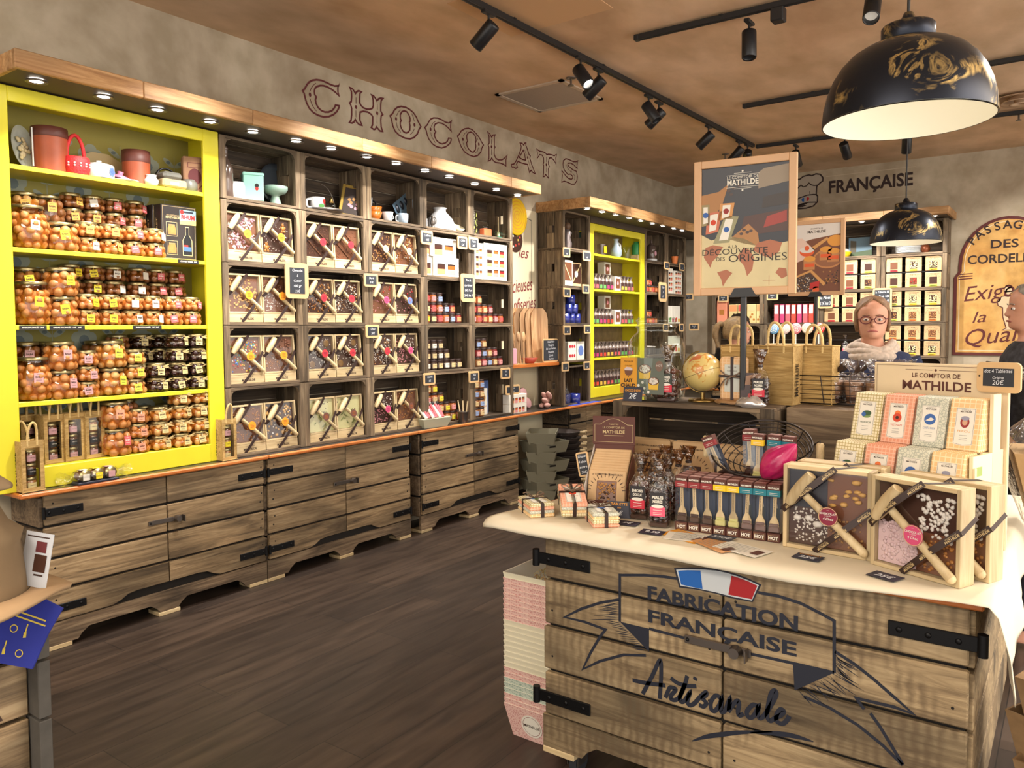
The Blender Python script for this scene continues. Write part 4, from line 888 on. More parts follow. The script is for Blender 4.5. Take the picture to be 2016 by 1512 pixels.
# ---------------------------------------------------------------- wooden chocolate box with a mallet
def mallet_meshes(W,z0,y):
 M = fxz(0); s = W / .235
 def P(x,z): return Vector((x * s,y,z0 + z * s))
 a,c = P(-.098,.128),P(-.035,.215); d = (c - a); L = d.length
 b = B(); Mx = Matrix.Translation(a) @ d.to_track_quat('Z','Y').to_matrix().to_4x4()
 r = .0175 * s; b.lathe([(r * .62,0),(r * .86,L * .1),(r * 1.05,L * .35),(r * 1.08,L * .6),(r * .95,L * .85),(r * .8,L)],M_PINEZ,16,Mx)
 head = b.mesh('mallet_head'); b = B(); b.cyl(P(-.062,.165),P(.103,.022),.0105 * s,M_PINEZ,.012 * s,12); b.ball(P(.103,.022),.012 * s,M_PINEZ,seg=10,rings=6)
 return head,b.mesh('mallet_handle')
def topping(b,kind,W,z0,y,rnd):
 s = W / .235; hw = .092 * s
 def scat(n,m,r,f=lambda x,z: True,sc=(1,.6,1)):
  k = 0; t = 0
  while k < n and t < n * 8:
   t += 1; x = rnd.uniform(-hw,hw); z = rnd.uniform(.022,.206) * s
   if f(x / s,z / s): b.blob((x,y,z0 + z),rnd.uniform(.7,1.2) * r * s,m,rnd,sc); k += 1
 up = lambda x,z: z - .114 > x * 1.1 + .02 or z - .114 < x * 1.1 - .02
 ur = lambda x,z: (z - .114) + x > .03
 ll = lambda x,z: (z - .114) + x < -.02
 if kind == 'marsh': scat(46,M_SUGAR,.0075,ur); scat(40,M_PINKM,.0075,ur); scat(36,M_SUGAR,.0075,ll); scat(36,M_PINKM,.0075,ll)
 elif kind == 'ginger':
  scat(60,M_SUGAR,.0035)
  for cx,cz in ((.06,.17),(-.07,.045)):
   for dx,dz,r in ((0,.022,.012),(0,0,.014),(-.014,.006,.008),(.014,.006,.008),(-.01,-.018,.009),(.01,-.018,.009)): b.ball(((cx + dx) * s,y,z0 + (cz + dz) * s),r * s,M_CARAM,seg=8,rings=5,sc=(1,.4,1))
 elif kind == 'stick':
  scat(90,M_MILKCH,.004)
  for q in (.075,-.075): b.cyl((-.09 * s + max(0,q) * s,y - .003,z0 + (.114 - q * .0 + .085 - max(0,-q)) * s),(.09 * s + min(0,q) * s,y - .003,z0 + (.114 - .085 + max(0,q)) * s),.004 * s,M_MILKCH,seg=6)
 elif kind == 'nuts': scat(60,M_NUT,.007); scat(30,M_CARAM,.005)
 elif kind == 'puff': scat(120,M_HAZ,.0075)
 elif kind == 'milkbits': scat(60,M_SUGAR,.004,ll); scat(20,M_MILKCH,.011,ur)
 elif kind == 'mixnut': scat(110,M_CARAM,.0055); scat(20,M_SUGAR,.006); scat(12,M_NUT,.01,ur)
 elif kind == 'coco': scat(150,M_SUGAR,.004); scat(10,M_SUGAR,.011); scat(30,M_NUT,.006)
 elif kind == 'red': scat(36,M_PINK,.005); scat(12,M_REDC,.007,ur)
 elif kind == 'mm':
  for m in (M_REDC,mat('candy_blue',(52,110,190),.3),mat('candy_yellow',(236,200,40),.3),mat('candy_green',(70,150,60),.3),mat('candy_orange',(226,116,36),.3),M_SUGAR): scat(13,m,.0066,ur,(1,.7,1)); scat(9,m,.0066,ll,(1,.7,1))
 elif kind == 'balls': scat(26,M_MILKCH,.011,ur); scat(60,M_CARAM,.004,ll); scat(20,M_SUGAR,.003)
 elif kind == 'orange':
  scat(80,M_SUGAR,.0042)
  for cx,cz in ((.06,.175),(-.065,.04)): b.lathe([(.012 * s,-.003),(.022 * s,-.003),(.024 * s,0),(.022 * s,.003),(.012 * s,.003)],mat('candied_peel',(116,84,40),.4),16,Matrix.Translation((cx * s,y,z0 + cz * s)) @ Matrix.Rotation(PI / 2,4,'X'))
 elif kind == 'pinkmix': scat(80,M_PINK,.0045,ll); scat(50,M_SUGAR,.005,ur)
 elif kind == 'swirl':
  for k in range(9):
   x,z = rnd.uniform(-.08,.08),rnd.uniform(.04,.19); L = [Vector((x * s + t * .035 * s * math.cos(k + t),z0 + z * s + t * .03 * s * math.sin(k * 2.1 + t))) for t in [i / 6 for i in range(7)]]
   b.stroke(L,.009 * s,M_GREENC,fxz(y - .0035),taper=True)
  scat(8,M_DARKCH,.005)
 elif kind == 'four':
  scat(120,M_SUGAR,.0032,lambda x,z: x < 0 and z < .114); scat(12,M_HAZ,.013,lambda x,z: x > .0 and z > .12,(1,.6,.6)); scat(60,M_NUT,.004,lambda x,z: x > 0 and z < .1); scat(3,M_SUGAR,.015,lambda x,z: x < -.02 and z < .09,(1,.4,.7))
 elif kind == 'fourpink':
  scat(90,M_SUGAR,.006,lambda x,z: x > .0 and z > .1); scat(110,M_PINKL,.006,lambda x,z: x < -.0 and z < .12); scat(50,M_CARAM,.005,lambda x,z: x > .02 and z < .1)
 elif kind == 'crumble': scat(70,M_CARAM,.006)
 elif kind == 'hazel': scat(52,M_HAZ,.0105); scat(26,M_SUGAR,.005)
M_PINKM = mat('pink_marshmallow',(214,160,176),.7); M_PINKL = mat('pale_pink_praline',(214,186,190),.6)
def mallet_box(kind,slab,sticker,W=.235,D=.058,strip=.048,hi=False,seed=1):
 rnd = random.Random(seed); H = W + strip; t = .011 * W / .235; hw = W / 2; z0 = strip
 b = B(); b.box(-hw,-hw + t,0,D,z0,H,M_PINEZ,.0015); b.box(hw - t,hw,0,D,z0,H,M_PINEZ,.0015)
 b.box(-hw + t,hw - t,0,D,H - t,H,M_PINE,.0015); b.box(-hw + t,hw - t,0,D,z0,z0 + t,M_PINE,.0015)
 b.box(-hw + t,hw - t,D - .004,D,z0 + t,H - t,M_PINE)
 if strip: b.box(-hw,hw,0,D,0,strip - .001,M_PINE,.0015); b.text('LE COMPTOIR DE',.005,strip * .68,.006,M_INKD,fxz(-.0003)); b.text('MATHILDE',.005,strip * .26,.014,M_INKD,fxz(-.0003),bold=.02)
 frame = b.mesh('wooden_frame')
 b = B(); yy = .017; b.box(-hw + t + .001,hw - t - .001,yy,yy + .012,z0 + t + .001,H - t - .001,slab,.002); topping(b,kind,W,z0,yy - .001,rnd)
 if kind == 'four': b.box(-hw + t + .002,-.001,yy - .001,yy,z0 + t + .002,z0 + W * .5,M_DARKCH); b.box(-hw + t + .002,0,yy - .001,yy,z0 + W * .5,H - t - .002,mat('blue_black_chocolate',(36,38,52),.3))
 if kind == 'fourpink': b.box(-hw + t + .002,-.001,yy - .001,yy,z0 + t + .002,z0 + W * .5,M_PINKL); b.box(.0,hw - t - .002,yy - .001,yy,z0 + t + .002,z0 + W * .48,M_MILKCH)
 ch = b.mesh('chocolate_slab')
 b = B(); b.box(-hw + t,hw - t,.004,.0048,z0 + t,H - t,M_PANE); pane = b.mesh('window')
 head,hand = mallet_meshes(W,z0,-.011)
 s = W / .235; rw = .017 * s; ribs = []
 for (p,q) in (((-hw - .001,.105 * s),(.025 * s,W + .001)),((-.03 * s,-strip if strip else -.0),(hw + .001,.135 * s))):
  b = B(); p = Vector((p[0],0,z0 + p[1])); q = Vector((q[0],0,z0 + q[1])); d = (q - p).normalized(); n = Vector((-d.z,0,d.x))
  if p.x < -hw + .01: mid = (p + q) / 2; yb = -.0255 * s
  else: mid = p + (q - p) * .5; yb = -.018 * s
  pts = [p + Vector((0,-.001,0)),p + (q - p) * .18 + Vector((0,yb * .55,0)),mid + Vector((0,yb,0)),p + (q - p) * .82 + Vector((0,yb * .5,0)),q + Vector((0,-.001,0))]
  pts = [x for x in spline(pts,4)]
  vs = []; fs = []
  for k,x in enumerate(pts): vs += [x + n * rw / 2,x - n * rw / 2]
  for k in range(len(pts) - 1): fs.append((2 * k,2 * k + 1,2 * k + 3,2 * k + 2))
  b.add(vs,fs,M_DBROWN)
  if q.x > hw: b.add([q + n * rw / 2,q - n * rw / 2,q - n * rw / 2 + Vector((0,D + .001,.03 * s)),q + n * rw / 2 + Vector((0,D + .001,.03 * s))],[(0,1,2,3)],M_DBROWN)
  if q.z >= H - .001: b.add([q + Vector((-rw * .6,0,0)),q + Vector((rw * .6,0,0)),q + Vector((rw * .6 + .035,D,.0005)),q + Vector((-rw * .6 + .035,D,.0005))],[(0,1,2,3)],M_DBROWN)
  if hi:
   for k in (.25,.55,.85):
    j = int(k * (len(pts) - 1)); c = pts[j] + Vector((0,-.0012,0)); tv = (pts[min(j + 1,len(pts) - 1)] - pts[j - 1]).normalized()
    b.text('LE COMPTOIR DE',0,.0018,.003 * s,M_GOLD,frame3(c,tv,n)); b.text('MATHILDE',0,-.0055,.0062 * s,M_GOLD,frame3(c,tv,n),bold=.03)
  ribs.append(('ribbon',b.mesh('ribbon')))
 b = B(); c = Matrix.Translation((.014 * s,-.022 * s,z0 + .108 * s)); r = .026 * s
 MM = c @ Matrix.Rotation(PI / 2,4,'X'); b.lathe([(0,0),(r,0),(r,.0015),(0,.0015)],sticker,24,MM,smooth=False,caps=False)
 MT = MM @ Matrix.Translation((0,0,.0015))
 if hi:
  b.stroke([(r * .94 * math.cos(a * PI / 12),r * .94 * math.sin(a * PI / 12)) for a in range(24)],.0016,M_GOLD,MT,closed=True); b.text('CHOCOLAT',0,.006,.0058,M_SUGAR,MT,bold=.03); b.text('À CASSER',0,.001,.003,M_SUGAR,MT); b.text('4 Choc',0,-.0095,.007,M_SUGAR,MT,shear=.2,bold=.02); b.text('• • •',0,.017,.003,M_SUGAR,MT)
 else:
  for q in (-.009,.0,.008): b.stroke([(-.013,q),(.013,q)],.003,M_MRST if sticker in (M_RDST,M_PKST) else mat('sticker_ink',(180,96,20),.6),MT)
 return [('wooden_frame',frame),('chocolate_slab',ch),('window',pane),('mallet',head,[('mallet_handle',hand)])] + ribs + [('round_sticker',b.mesh('round_sticker'))]
# ---------------------------------------------------------------- wrapped tablets
M_PATS = [checks('pattern_green_grid',(232,222,190),(176,160,96),'g',110,110,.13),checks('pattern_coral',(226,156,126),(236,186,160),'g',90,90,.14),checks('pattern_grey',(214,214,196),(176,180,166),'lace',120,120,.12),checks('pattern_peach',(236,196,140),(246,222,180),'g',70,70,.12)]
M_SPINE = [mat('spine_green',(206,200,150),.6),mat('spine_coral',(230,166,138),.6),mat('spine_grey',(202,204,190),.6),mat('spine_yellow',(232,214,130),.6)]
LOGO = [mat('tree_green',(60,90,60),.6),mat('flower_red',(206,70,44),.6),mat('bird_blue',(58,100,170),.6),mat('face_red',(150,50,50),.6)]
def tablet(k,W=.088,H=.148,D=.0115):
 b = B(); b.box(-W / 2,W / 2,0,D,0,H,M_PATS[k],.0035); w = b.mesh('wrapper')
 b = B(); M = fxz(-.0004); lw,z0,z1 = W * .29,H * .13,H * .82
 b.flat([(-lw,z0),(0,z0 - .004),(lw,z0),(lw,z1),(-lw,z1)],M_PAPERW,M); b.stroke([(-lw + .002,z0 + .002),(0,z0 - .002),(lw - .002,z0 + .002),(lw - .002,z1 - .002),(-lw + .002,z1 - .002)],.0006,M_INKD,M,closed=True,z=.0009)
 zc = H * .55
 if k == 0: b.disc(0,zc - .006,.013,mat('meadow',(120,150,90),.6),M,.001,16,.006); b.disc(.001,zc + .003,.014,LOGO[0],M,.0012,16,.008); b.disc(-.009,zc - .001,.007,LOGO[2],M,.0014,12)
 elif k == 1: b.disc(0,zc - .003,.013,LOGO[1],M,.001,18); b.disc(0,zc + .009,.009,mat('flower_orange',(232,120,60),.6),M,.0009,14); b.disc(0,zc - .003,.005,M_DARKCH,M,.0013,10)
 elif k == 2: b.disc(0,zc,.016,LOGO[2],M,.001,18); b.flat([(-.012,zc - .004),(.002,zc + .006),(.012,zc + .001),(.004,zc - .005)],M_SUGAR,M,.0014)
 else: b.disc(0,zc,.012,LOGO[3],M,.001,18,.016); b.disc(0,zc,.007,mat('face_skin',(206,160,130),.6),M,.0013,14,.009); b.disc(0,zc + .011,.011,mat('cap_grey',(150,150,170),.6),M,.0014,14,.006)
 b.text('MATHILDE',0,H * .735,.0045,M_INKD,M,bold=.02); b.text('LE COMPTOIR DE',0,H * .775,.0022,M_INKD,M)
 b.text(('MADAGASCAR','VIETNAM','COSTA RICA','PEROU')[k],0,H * .36,.0062,(LOGO[0],LOGO[1],LOGO[2],mat('ochre_ink',(220,160,70),.6))[k],M,w=lw * 1.3)
 for q in (.30,.25,.22): b.stroke([(-lw * .4,H * q),(lw * .4,H * q)],.0012,mat('grey_ink',(150,150,146),.6),M,z=.001)
 return [('wrapper',w),('label',b.mesh('label'))]
TAB = [tablet(k) for k in range(4)]
TNAME = ['green grid wrapped','coral pink wrapped','pale grey wrapped','peach yellow wrapped']
# ---------------------------------------------------------------- kraft pocket of chocolate with a square window
def packet(slab,band,kind=None,W=.152,H=.152,D=.02,seed=0):
 rnd = random.Random(seed); b = B(); b.box(-W / 2,W / 2,0,D,0,H,M_KRAFTL,.005); M = fxz(-.0004)
 b.text('LE COMPTOIR DE MATHILDE',0,H * .86,.0062,M_INKD,M,bold=.01)
 for i in range(14):
  a = PI * (i + .5) / 14; b.stroke([(.056 * math.cos(a),H * .46 + .05 * math.sin(a)),(.068 * math.cos(a),H * .46 + .064 * math.sin(a))],.0022,M_INKD,M)
 b.disc(-.055,H * .42,.0,M_INKD,M); pk = b.mesh('pocket')
 b = B(); b.box(-.036,.036,-.0015,.004,H * .2,H * .2 + .074,slab,.002)
 if kind:
  for m,n,r in kind:
   for _ in range(n): b.blob((rnd.uniform(-.03,.03),-.002,H * .2 + .037 + rnd.uniform(-.03,.03)),r * rnd.uniform(.7,1.2),m,rnd,(1,.5,1))
 win = b.mesh('window_view'); out = [('pocket',pk),('window_view',win)]
 if band: q = B(); q.box(-.036,.036,-.0025,-.0005,H * .03,H * .155,band,.0005); q.stroke([(-.026,H * .09),(.026,H * .09)],.005,M_INKD,fxz(-.0028)); out.append(('flavour_band',q.mesh('flavour_band')))
 return out
M_KRAFTL = mat('light_kraft',(206,172,128),.7,var=.05,vscale=30)
M_GRB = mat('band_green',(166,180,60),.5); M_YLB = mat('band_yellow',(240,200,40),.5); M_RDB = mat('band_red',(206,34,52),.5); M_ORB = mat('band_orange',(236,120,40),.5)
# ---------------------------------------------------------------- small chalkboard price tags
def chalk_tag(W,H,lines,loc,rz,label,group=None,lean=0,hole=None,rot=None,thick=.009,fw=.013):
 r = root('chalkboard',loc,label,'chalkboard',group,rz,rot)
 b = B(); c = min(W,H) * .16
 P = [(-W / 2 + c * (1 - math.cos(a)) if False else 0,0) for a in (0,)]
 P = []
 for sx,sz,a0 in ((1,0,-PI / 2),(1,1,0),(-1,1,PI / 2),(-1,0,PI)):
  cx,cz = sx * (W / 2 - c),(H - c if sz else c)
  for i in range(5): a = a0 + PI / 2 * i / 4; P.append((cx + c * math.cos(a),cz + c * math.sin(a)))
 b.prism(P,M_FRAMEW,thick,Matrix(((1,0,0,0),(0,0,-1,thick),(0,1,0,0),(0,0,0,1))))
 if hole: b.disc(hole[0],hole[1],.0028,M_DARK,fxz(-.0003),seg=8)
 b.obj('frame',r)
 b = B(); b.box(-W / 2 + fw,W / 2 - fw,-.0008,.002,fw,H - fw,M_SLATE); M = fxz(-.0012); n = len(lines); ih = (H - 2 * fw)
 for i,ln in enumerate(lines):
  t,sz = ln if isinstance(ln,tuple) else (ln,.5); zz = H - fw - ih * (i + .72) / n
  if t: b.text(t,0,zz,ih / n * sz,M_CHALK,M,shear=.15,rot=.03,w=None if len(t) < 5 else min((W - 2 * fw) * .9,len(t) * ih / n * sz * .62))
 b.obj('slate',r); return r
# ---------------------------------------------------------------- clear bag of chocolates
def bag(core,coreR,W,D,H,neck,cuff,labelmats,text1,text2,seed=0,film_=None,cuffcol=None):
 """gusseted clear bag: filling of balls, film, gathered top with tie, printed label"""
 rnd = random.Random(seed); b = B(); fill = H * .74; nz = max(2,int(fill / (coreR * 1.7))); nxx = max(2,int(W / (coreR * 1.9))); nyy = max(2,int(D / (coreR * 1.9)))
 for k in range(nz):
  for i in range(nxx):
   for j in range(nyy):
    if 0 < j < nyy - 1 and 0 < i < nxx - 1: continue
    x = -W / 2 + W * (i + .5) / nxx; y = D * (j + .5) / nyy; z = H * .1 + coreR + k * coreR * 1.7
    if z < fill: b.ball((x + rnd.uniform(-.2,.2) * coreR,y + rnd.uniform(-.2,.2) * coreR,z + rnd.uniform(-.25,.25) * coreR),coreR * rnd.uniform(.88,1.04),core,seg=8,rings=6)
 b.box(-W * .42,W * .42,D * .1,D * .9,H * .015,H * .1,M_DARKCH,.002); fl = b.mesh('chocolates')
 def ring(z,w,d,wob): return [Vector((w / 2 * (abs(math.cos(a)) ** .6) * (1 if math.cos(a) >= 0 else -1) * (1 + wob * rnd.uniform(-1,1)),D / 2 + d / 2 * (abs(math.sin(a)) ** .6) * (1 if math.sin(a) >= 0 else -1) * (1 + wob * rnd.uniform(-1,1)),z)) for a in [2 * PI * i / 20 for i in range(20)]]
 def skin(rings,m,mt):
  bb = m; n = 20; vs = [v for r_ in rings for v in r_]; fs = [(j * n + i,j * n + (i + 1) % n,(j + 1) * n + (i + 1) % n,(j + 1) * n + i) for j in range(len(rings) - 1) for i in range(n)]
  bb.add(vs,fs,mt,smooth=True)
 b = B(); skin([ring(.001,W * .96,D * .9,0),ring(H * .05,W * 1.06,D * 1.05,0),ring(H * .4,W * 1.08,D * 1.08,.01),ring(fill * .95,W * 1.04,D * 1.02,.02),ring(H * .84,W * .72,D * .7,.06),ring(H * .93,W * .42,D * .4,.1),ring(H,neck * 2,neck * 2,.05)],b,film_ or M_FILM)
 fm = b.mesh('film'); b = B()
 skin([ring(H,neck * 2,neck * 2,.05),ring(H + cuff * .25,W * .34,D * .3,.12),ring(H + cuff * .65,W * .62,D * .42,.22),ring(H + cuff,W * .78,D * .45,.28)],b,cuffcol or M_CUFF); cf = b.mesh('gathered_top')
 b = B(); b.lathe([(neck * 1.15,H - .004),(neck * 1.35,H),(neck * 1.15,H + .004)],M_DBROWN,12,Matrix.Translation((0,D / 2,0)),caps=False); tie = b.mesh('tie')
 b = B(); M = fxz(-D * .055); lw = W * .36
 b.flat([(-lw,H * .24),(lw,H * .24),(lw,H * .70),(-lw,H * .70)],labelmats[0],M,.001); b.flat([(-lw,H * .24),(lw,H * .24),(lw,H * .42),(-lw,H * .42)],labelmats[1],M,.0014)
 b.disc(0,H * .435,lw * .82,M_PAPERW,M,.0017,20,H * .035)
 b.text(text1,0,H * .58,H * .055,M_PAPERW,M,.0017,w=lw * 1.5,bold=.04); b.text(text2,0,H * .5,H * .055,M_PAPERW,M,.0017,w=lw * 1.3,bold=.04)
 for q in (.36,.31,.28): b.stroke([(-lw * .6,H * q),(lw * .6,H * q)],.0014,M_PAPERW,M,z=.0018)
 return [('chocolates',fl),('film',fm),('gathered_top',cf),('tie',tie),('label',b.mesh('label'))]
M_CUFF = film('brown_tinted_cellophane',(176,146,112),.88,.2,.6,50)
ZI = .8608
# ---------------------------------------------------------------- things on the front island
# brown display box with a fan of kraft chocolate packets
r = root('display_box',(2.875,2.365,ZI),'open brown card display box of kraft chocolate packets on the cream cloth','display box',None,math.radians(16))
W_,D_ = .15,.15
b = B(); b.box(-W_ / 2,W_ / 2,0,D_,0,.004,M_BROWN); b.box(-W_ / 2,W_ / 2,D_ - .003,D_,0,.215,M_BROWN); b.box(-W_ / 2,W_ / 2,0,.003,0,.04,M_BROWN)
for sx in (-1,1): b.prism([(0,0),(D_,0),(D_,.215),(0,.085)],M_BROWN if sx > 0 else mat('card_inside',(196,190,184),.6),.0025,Matrix(((0,0,1,sx * (W_ / 2 - .0013)),(1,0,0,0),(0,1,0,0),(0,0,0,1))))
b.obj('card_tray',r)
b = B(); HW = .078; b.box(-HW,HW,D_ - .004,D_ - .001,.215,.318,M_BROWN,.001); M = fxz(D_ - .0045)
arc = [(-.07,.225),(-.07,.288),(-.05,.288)] + [(-.05 + .1 * t / 10,.288 + .022 * math.sin(PI * t / 10)) for t in range(11)] + [(.07,.288),(.07,.225)]
b.stroke(arc,.0012,M_GOLD,M,closed=True); b.text('TABLETTES',0,.287,.005,M_GOLD,M); b.text('LE COMPTOIR DE',0,.274,.0075,M_GOLD,M); b.text('MATHILDE',0,.256,.0125,M_GOLD,M,bold=.02); b.stroke([(-.035,.248),(.035,.248)],.0015,M_GOLD,M)
b.obj('header_card',r)
PKN = packet(M_MILKCH,None,[(M_NUT,40,.005),(M_DARKCH,14,.005)],.135,.14,.008,5); PKP = packet(M_MILKCH,None,None,.135,.14,.008)
for k in range(11):
 a = math.radians(16); c,s_ = math.cos(a),math.sin(a); yy = .006 + k * .0118
 inst(PKN if k == 0 else PKP,'chocolate_packet',(2.875 - s_ * yy,2.365 + c * yy,ZI + .006 + k * .0075),'kraft packet with nutty chocolate at the front of the brown display box' if k == 0 else 'kraft chocolate packet, %s behind the front one in the brown display box' % ORD[k - 1],'chocolate packet','kraft packets in the brown display box',rot=(math.radians(-17),0,a))
# bundles of four wrapped tablets tied with brown ribbon
def bundle(loc,rot,order,label,hero=False,W=.088,H=.148):
 r = root('tablet_bundle',loc,label,'chocolate bundle','ribbon tied bundles of four tablets',rot=rot)
 for i,k in enumerate(order):
  o = link('wrapped_tablet',TAB[k][0][1],r,(0,-H / 2,.0118 * (i + 1)),(-PI / 2,0,0))
  if i == 3: l = link('label',TAB[k][1][1],o)
 t = .0118 * 4 + .001; b = B()
 b.box(-.006,.006,-H / 2 - .001,H / 2 + .001,t - .0006,t,M_DBROWN); b.box(-.006,.006,-H / 2 - .0015,-H / 2 - .0005,0,t,M_DBROWN); b.box(-.006,.006,H / 2 + .0005,H / 2 + .0015,0,t,M_DBROWN)
 b.box(-W / 2 - .001,W / 2 + .001,-.006 + .012,.018,t,t + .0006,M_DBROWN)
 for sx in (-1,1): b.box(sx * (W / 2 + .0005),sx * (W / 2 + .0015),.006,.018,0,t,M_DBROWN)
 for q in (-.055,-.03,.05): b.text('MATHILDE',0,q,.004,M_GOLD,Matrix.Translation((-.002,q,t + .0002)) @ Matrix.Rotation(PI / 2,4,'Z') @ Matrix.Translation((0,-q,0)))
 b.obj('ribbon',r); b = B()
 for sx in (-1,1):
  for k in range(2):
   L = [Vector((0,.012,t + .002)),Vector((sx * (.02 + .008 * k),.012 + (.014 - .024 * k),t + .018)),Vector((sx * (.036 - .01 * k),.012 + (.02 - .036 * k),t + .014)),Vector((sx * .016,.012 + .004,t + .005)),Vector((0,.012,t + .003))]
   L = spline(L,4); vs = []
   for p in L: vs += [p + Vector((0,-.005,0)),p + Vector((0,.005,.001))]
   b.add(vs,[(2 * i,2 * i + 2,2 * i + 3,2 * i + 1) for i in range(len(L) - 1)],M_GREYRIB)
 b.obj('bow',r); return r
M_GREYRIB = mat('taupe_ribbon',(112,90,74),.4)
bundle((2.682,2.225,ZI),(0,0,math.radians(52)),(3,2,1,0),'small stack of four wrapped tablets at the left corner of the island')
bundle((2.80,2.272,ZI + .03),(math.radians(17),math.radians(0),math.radians(38)),(0,3,2,1),'tilted coral topped tablet bundle leaning on another bundle')
bundle((2.935,2.235,ZI),(0,0,math.radians(42)),(1,0,3,2),'grey topped tablet bundle in front of the brown display box')
# small chalk tag on a stake
r = chalk_tag(.045,.088,[('Dispo',.5),('4 choc',.5),('sucre',.5),('20€',.5)],(2.765,2.42,ZI + .105),math.radians(14),'little narrow chalkboard on a stake behind the tablet bundles',rot=(math.radians(-6),math.radians(-12),math.radians(14)),fw=.006)
q = B(); q.cyl((0,.004,-.104),(0,.004,.004),.003,M_PINEZ,seg=8); q.obj('stake',r)
# printed price cards
def card(loc,rot,W,H,col,lines,label,extra=None,nm='price_card',cat='price card',grp='navy price cards'):
 r = root(nm,loc,label,cat,grp,rot=rot); b = B(); b.box(-W / 2,W / 2,0,.0008,0,H,col); M = fxz(-.0004)
 for t,z,h,m,*w in lines: b.text(t,0,z,h,m,M,w=w[0] if w else None,bold=.02,shear=.2 if m == M_CHALK else 0)
 if extra: extra(b,M)
 o = b.obj('card',r); return r
M_ORP = mat('orange_print',(232,160,50),.5)
card((2.955,2.318,ZI),(math.radians(-14),0,math.radians(20)),.082,.056,M_CARDN,[('TABLETTE',.042,.009,M_ORP),('130g',.032,.005,M_ORP),('5€',.01,.014,M_CHALK)],'navy TABLETTE price card leaning on the brown display box')
FL = -PI / 2 + .01
for (u,rz,lb,ln) in (((3.02,2.235),.1,'navy price card lying before the left chocolate bag',[('9€',.015,.02,M_CHALK)]),((3.135,2.178),.1,'navy price card lying before the right chocolate bag',[('9,50',.015,.02,M_CHALK)]),((3.335,2.225),-.1,'navy price card lying on the flyers',[('3,50€',.015,.018,M_CHALK)]),((3.60,2.178),-.12,'navy and orange price card under the left mallet box',[('CHOCOLAT',.038,.008,M_ORP),('25€',.01,.02,M_CHALK)]),((3.80,2.12),-.35,'navy price card at the foot of the right mallet box',[('25€',.012,.02,M_CHALK)])):
 card((u[0],u[1],ZI + .0035 + (.004 if 'flyers' in lb else 0)),(FL,0,rz),.075,.052,M_CARDN,ln,lb)
def flyx(b,M):
 for i in range(6): b.stroke([(-.05,.012 + i * .012),(.02 + (i % 3) * .01,.012 + i * .012)],.002,mat('grey_ink',(150,150,146),.6),M,z=.0008)
 b.flat([(.04,.02),(.066,.02),(.066,.06),(.04,.06)],M_BROWN,M,.0008)
for k,(x,y,rz,dz) in enumerate(((3.22,2.215,-.35,0),(3.26,2.205,.2,.001),(3.33,2.175,-.55,.002),(3.415,2.165,-.3,.003))):
 card((x,y - .03,ZI + .0012 + dz),(FL + .005,0,rz),.145,.085,(M_ORP,M_PAPERW,mat('tan_print',(206,150,96),.5),M_PAPERW)[k],[],'printed flyer, %s from the left in the fan lying on the cream cloth' % ORD[k],flyx,'flyer','flyer','flyers on the cream cloth')
# bags of chocolate balls
M_BLK_L = mat('label_black',(40,36,40),.5); M_RED_L = mat('label_red',(206,40,64),.5); M_PNK_L = mat('label_pink',(222,90,120),.5)
BAGA = bag(mat('praline_ball',(88,52,42),.25,coat=.5),.0125,.068,.05,.165,.009,.055,(M_BLK_L,M_RED_L),'ENROBÉS','CHOCOLAT',1)
BAGB = bag(mat('dark_bean',(50,30,34),.25,coat=.5),.007,.066,.05,.165,.009,.055,(M_BLK_L,M_PNK_L),'PERLES','NOIRES',2)
for k,(x,y,rz,p,lb) in enumerate(((3.022,2.325,8,BAGA,'front left bag of chocolate balls with red label on the island'),(3.122,2.266,14,BAGB,'front right bag of small dark beans with pink label on the island'),(3.095,2.375,-4,BAGA,'bag of chocolate balls between the two front bags'),(3.02,2.43,5,BAGA,'bag of chocolate balls behind the front left bag'),(3.09,2.472,0,BAGA,'bag of chocolate balls in the third row beside the spatula boxes'),(3.01,2.53,-8,BAGA,'brown topped chocolate bag at the back left before the open crate'),(3.09,2.565,6,BAGB,'brown topped chocolate bag at the back right before the open crate'))):
 inst(p,'chocolate_bag',(x,y,ZI),lb,'bag of chocolates','bags of chocolates on the front island',math.radians(rz))
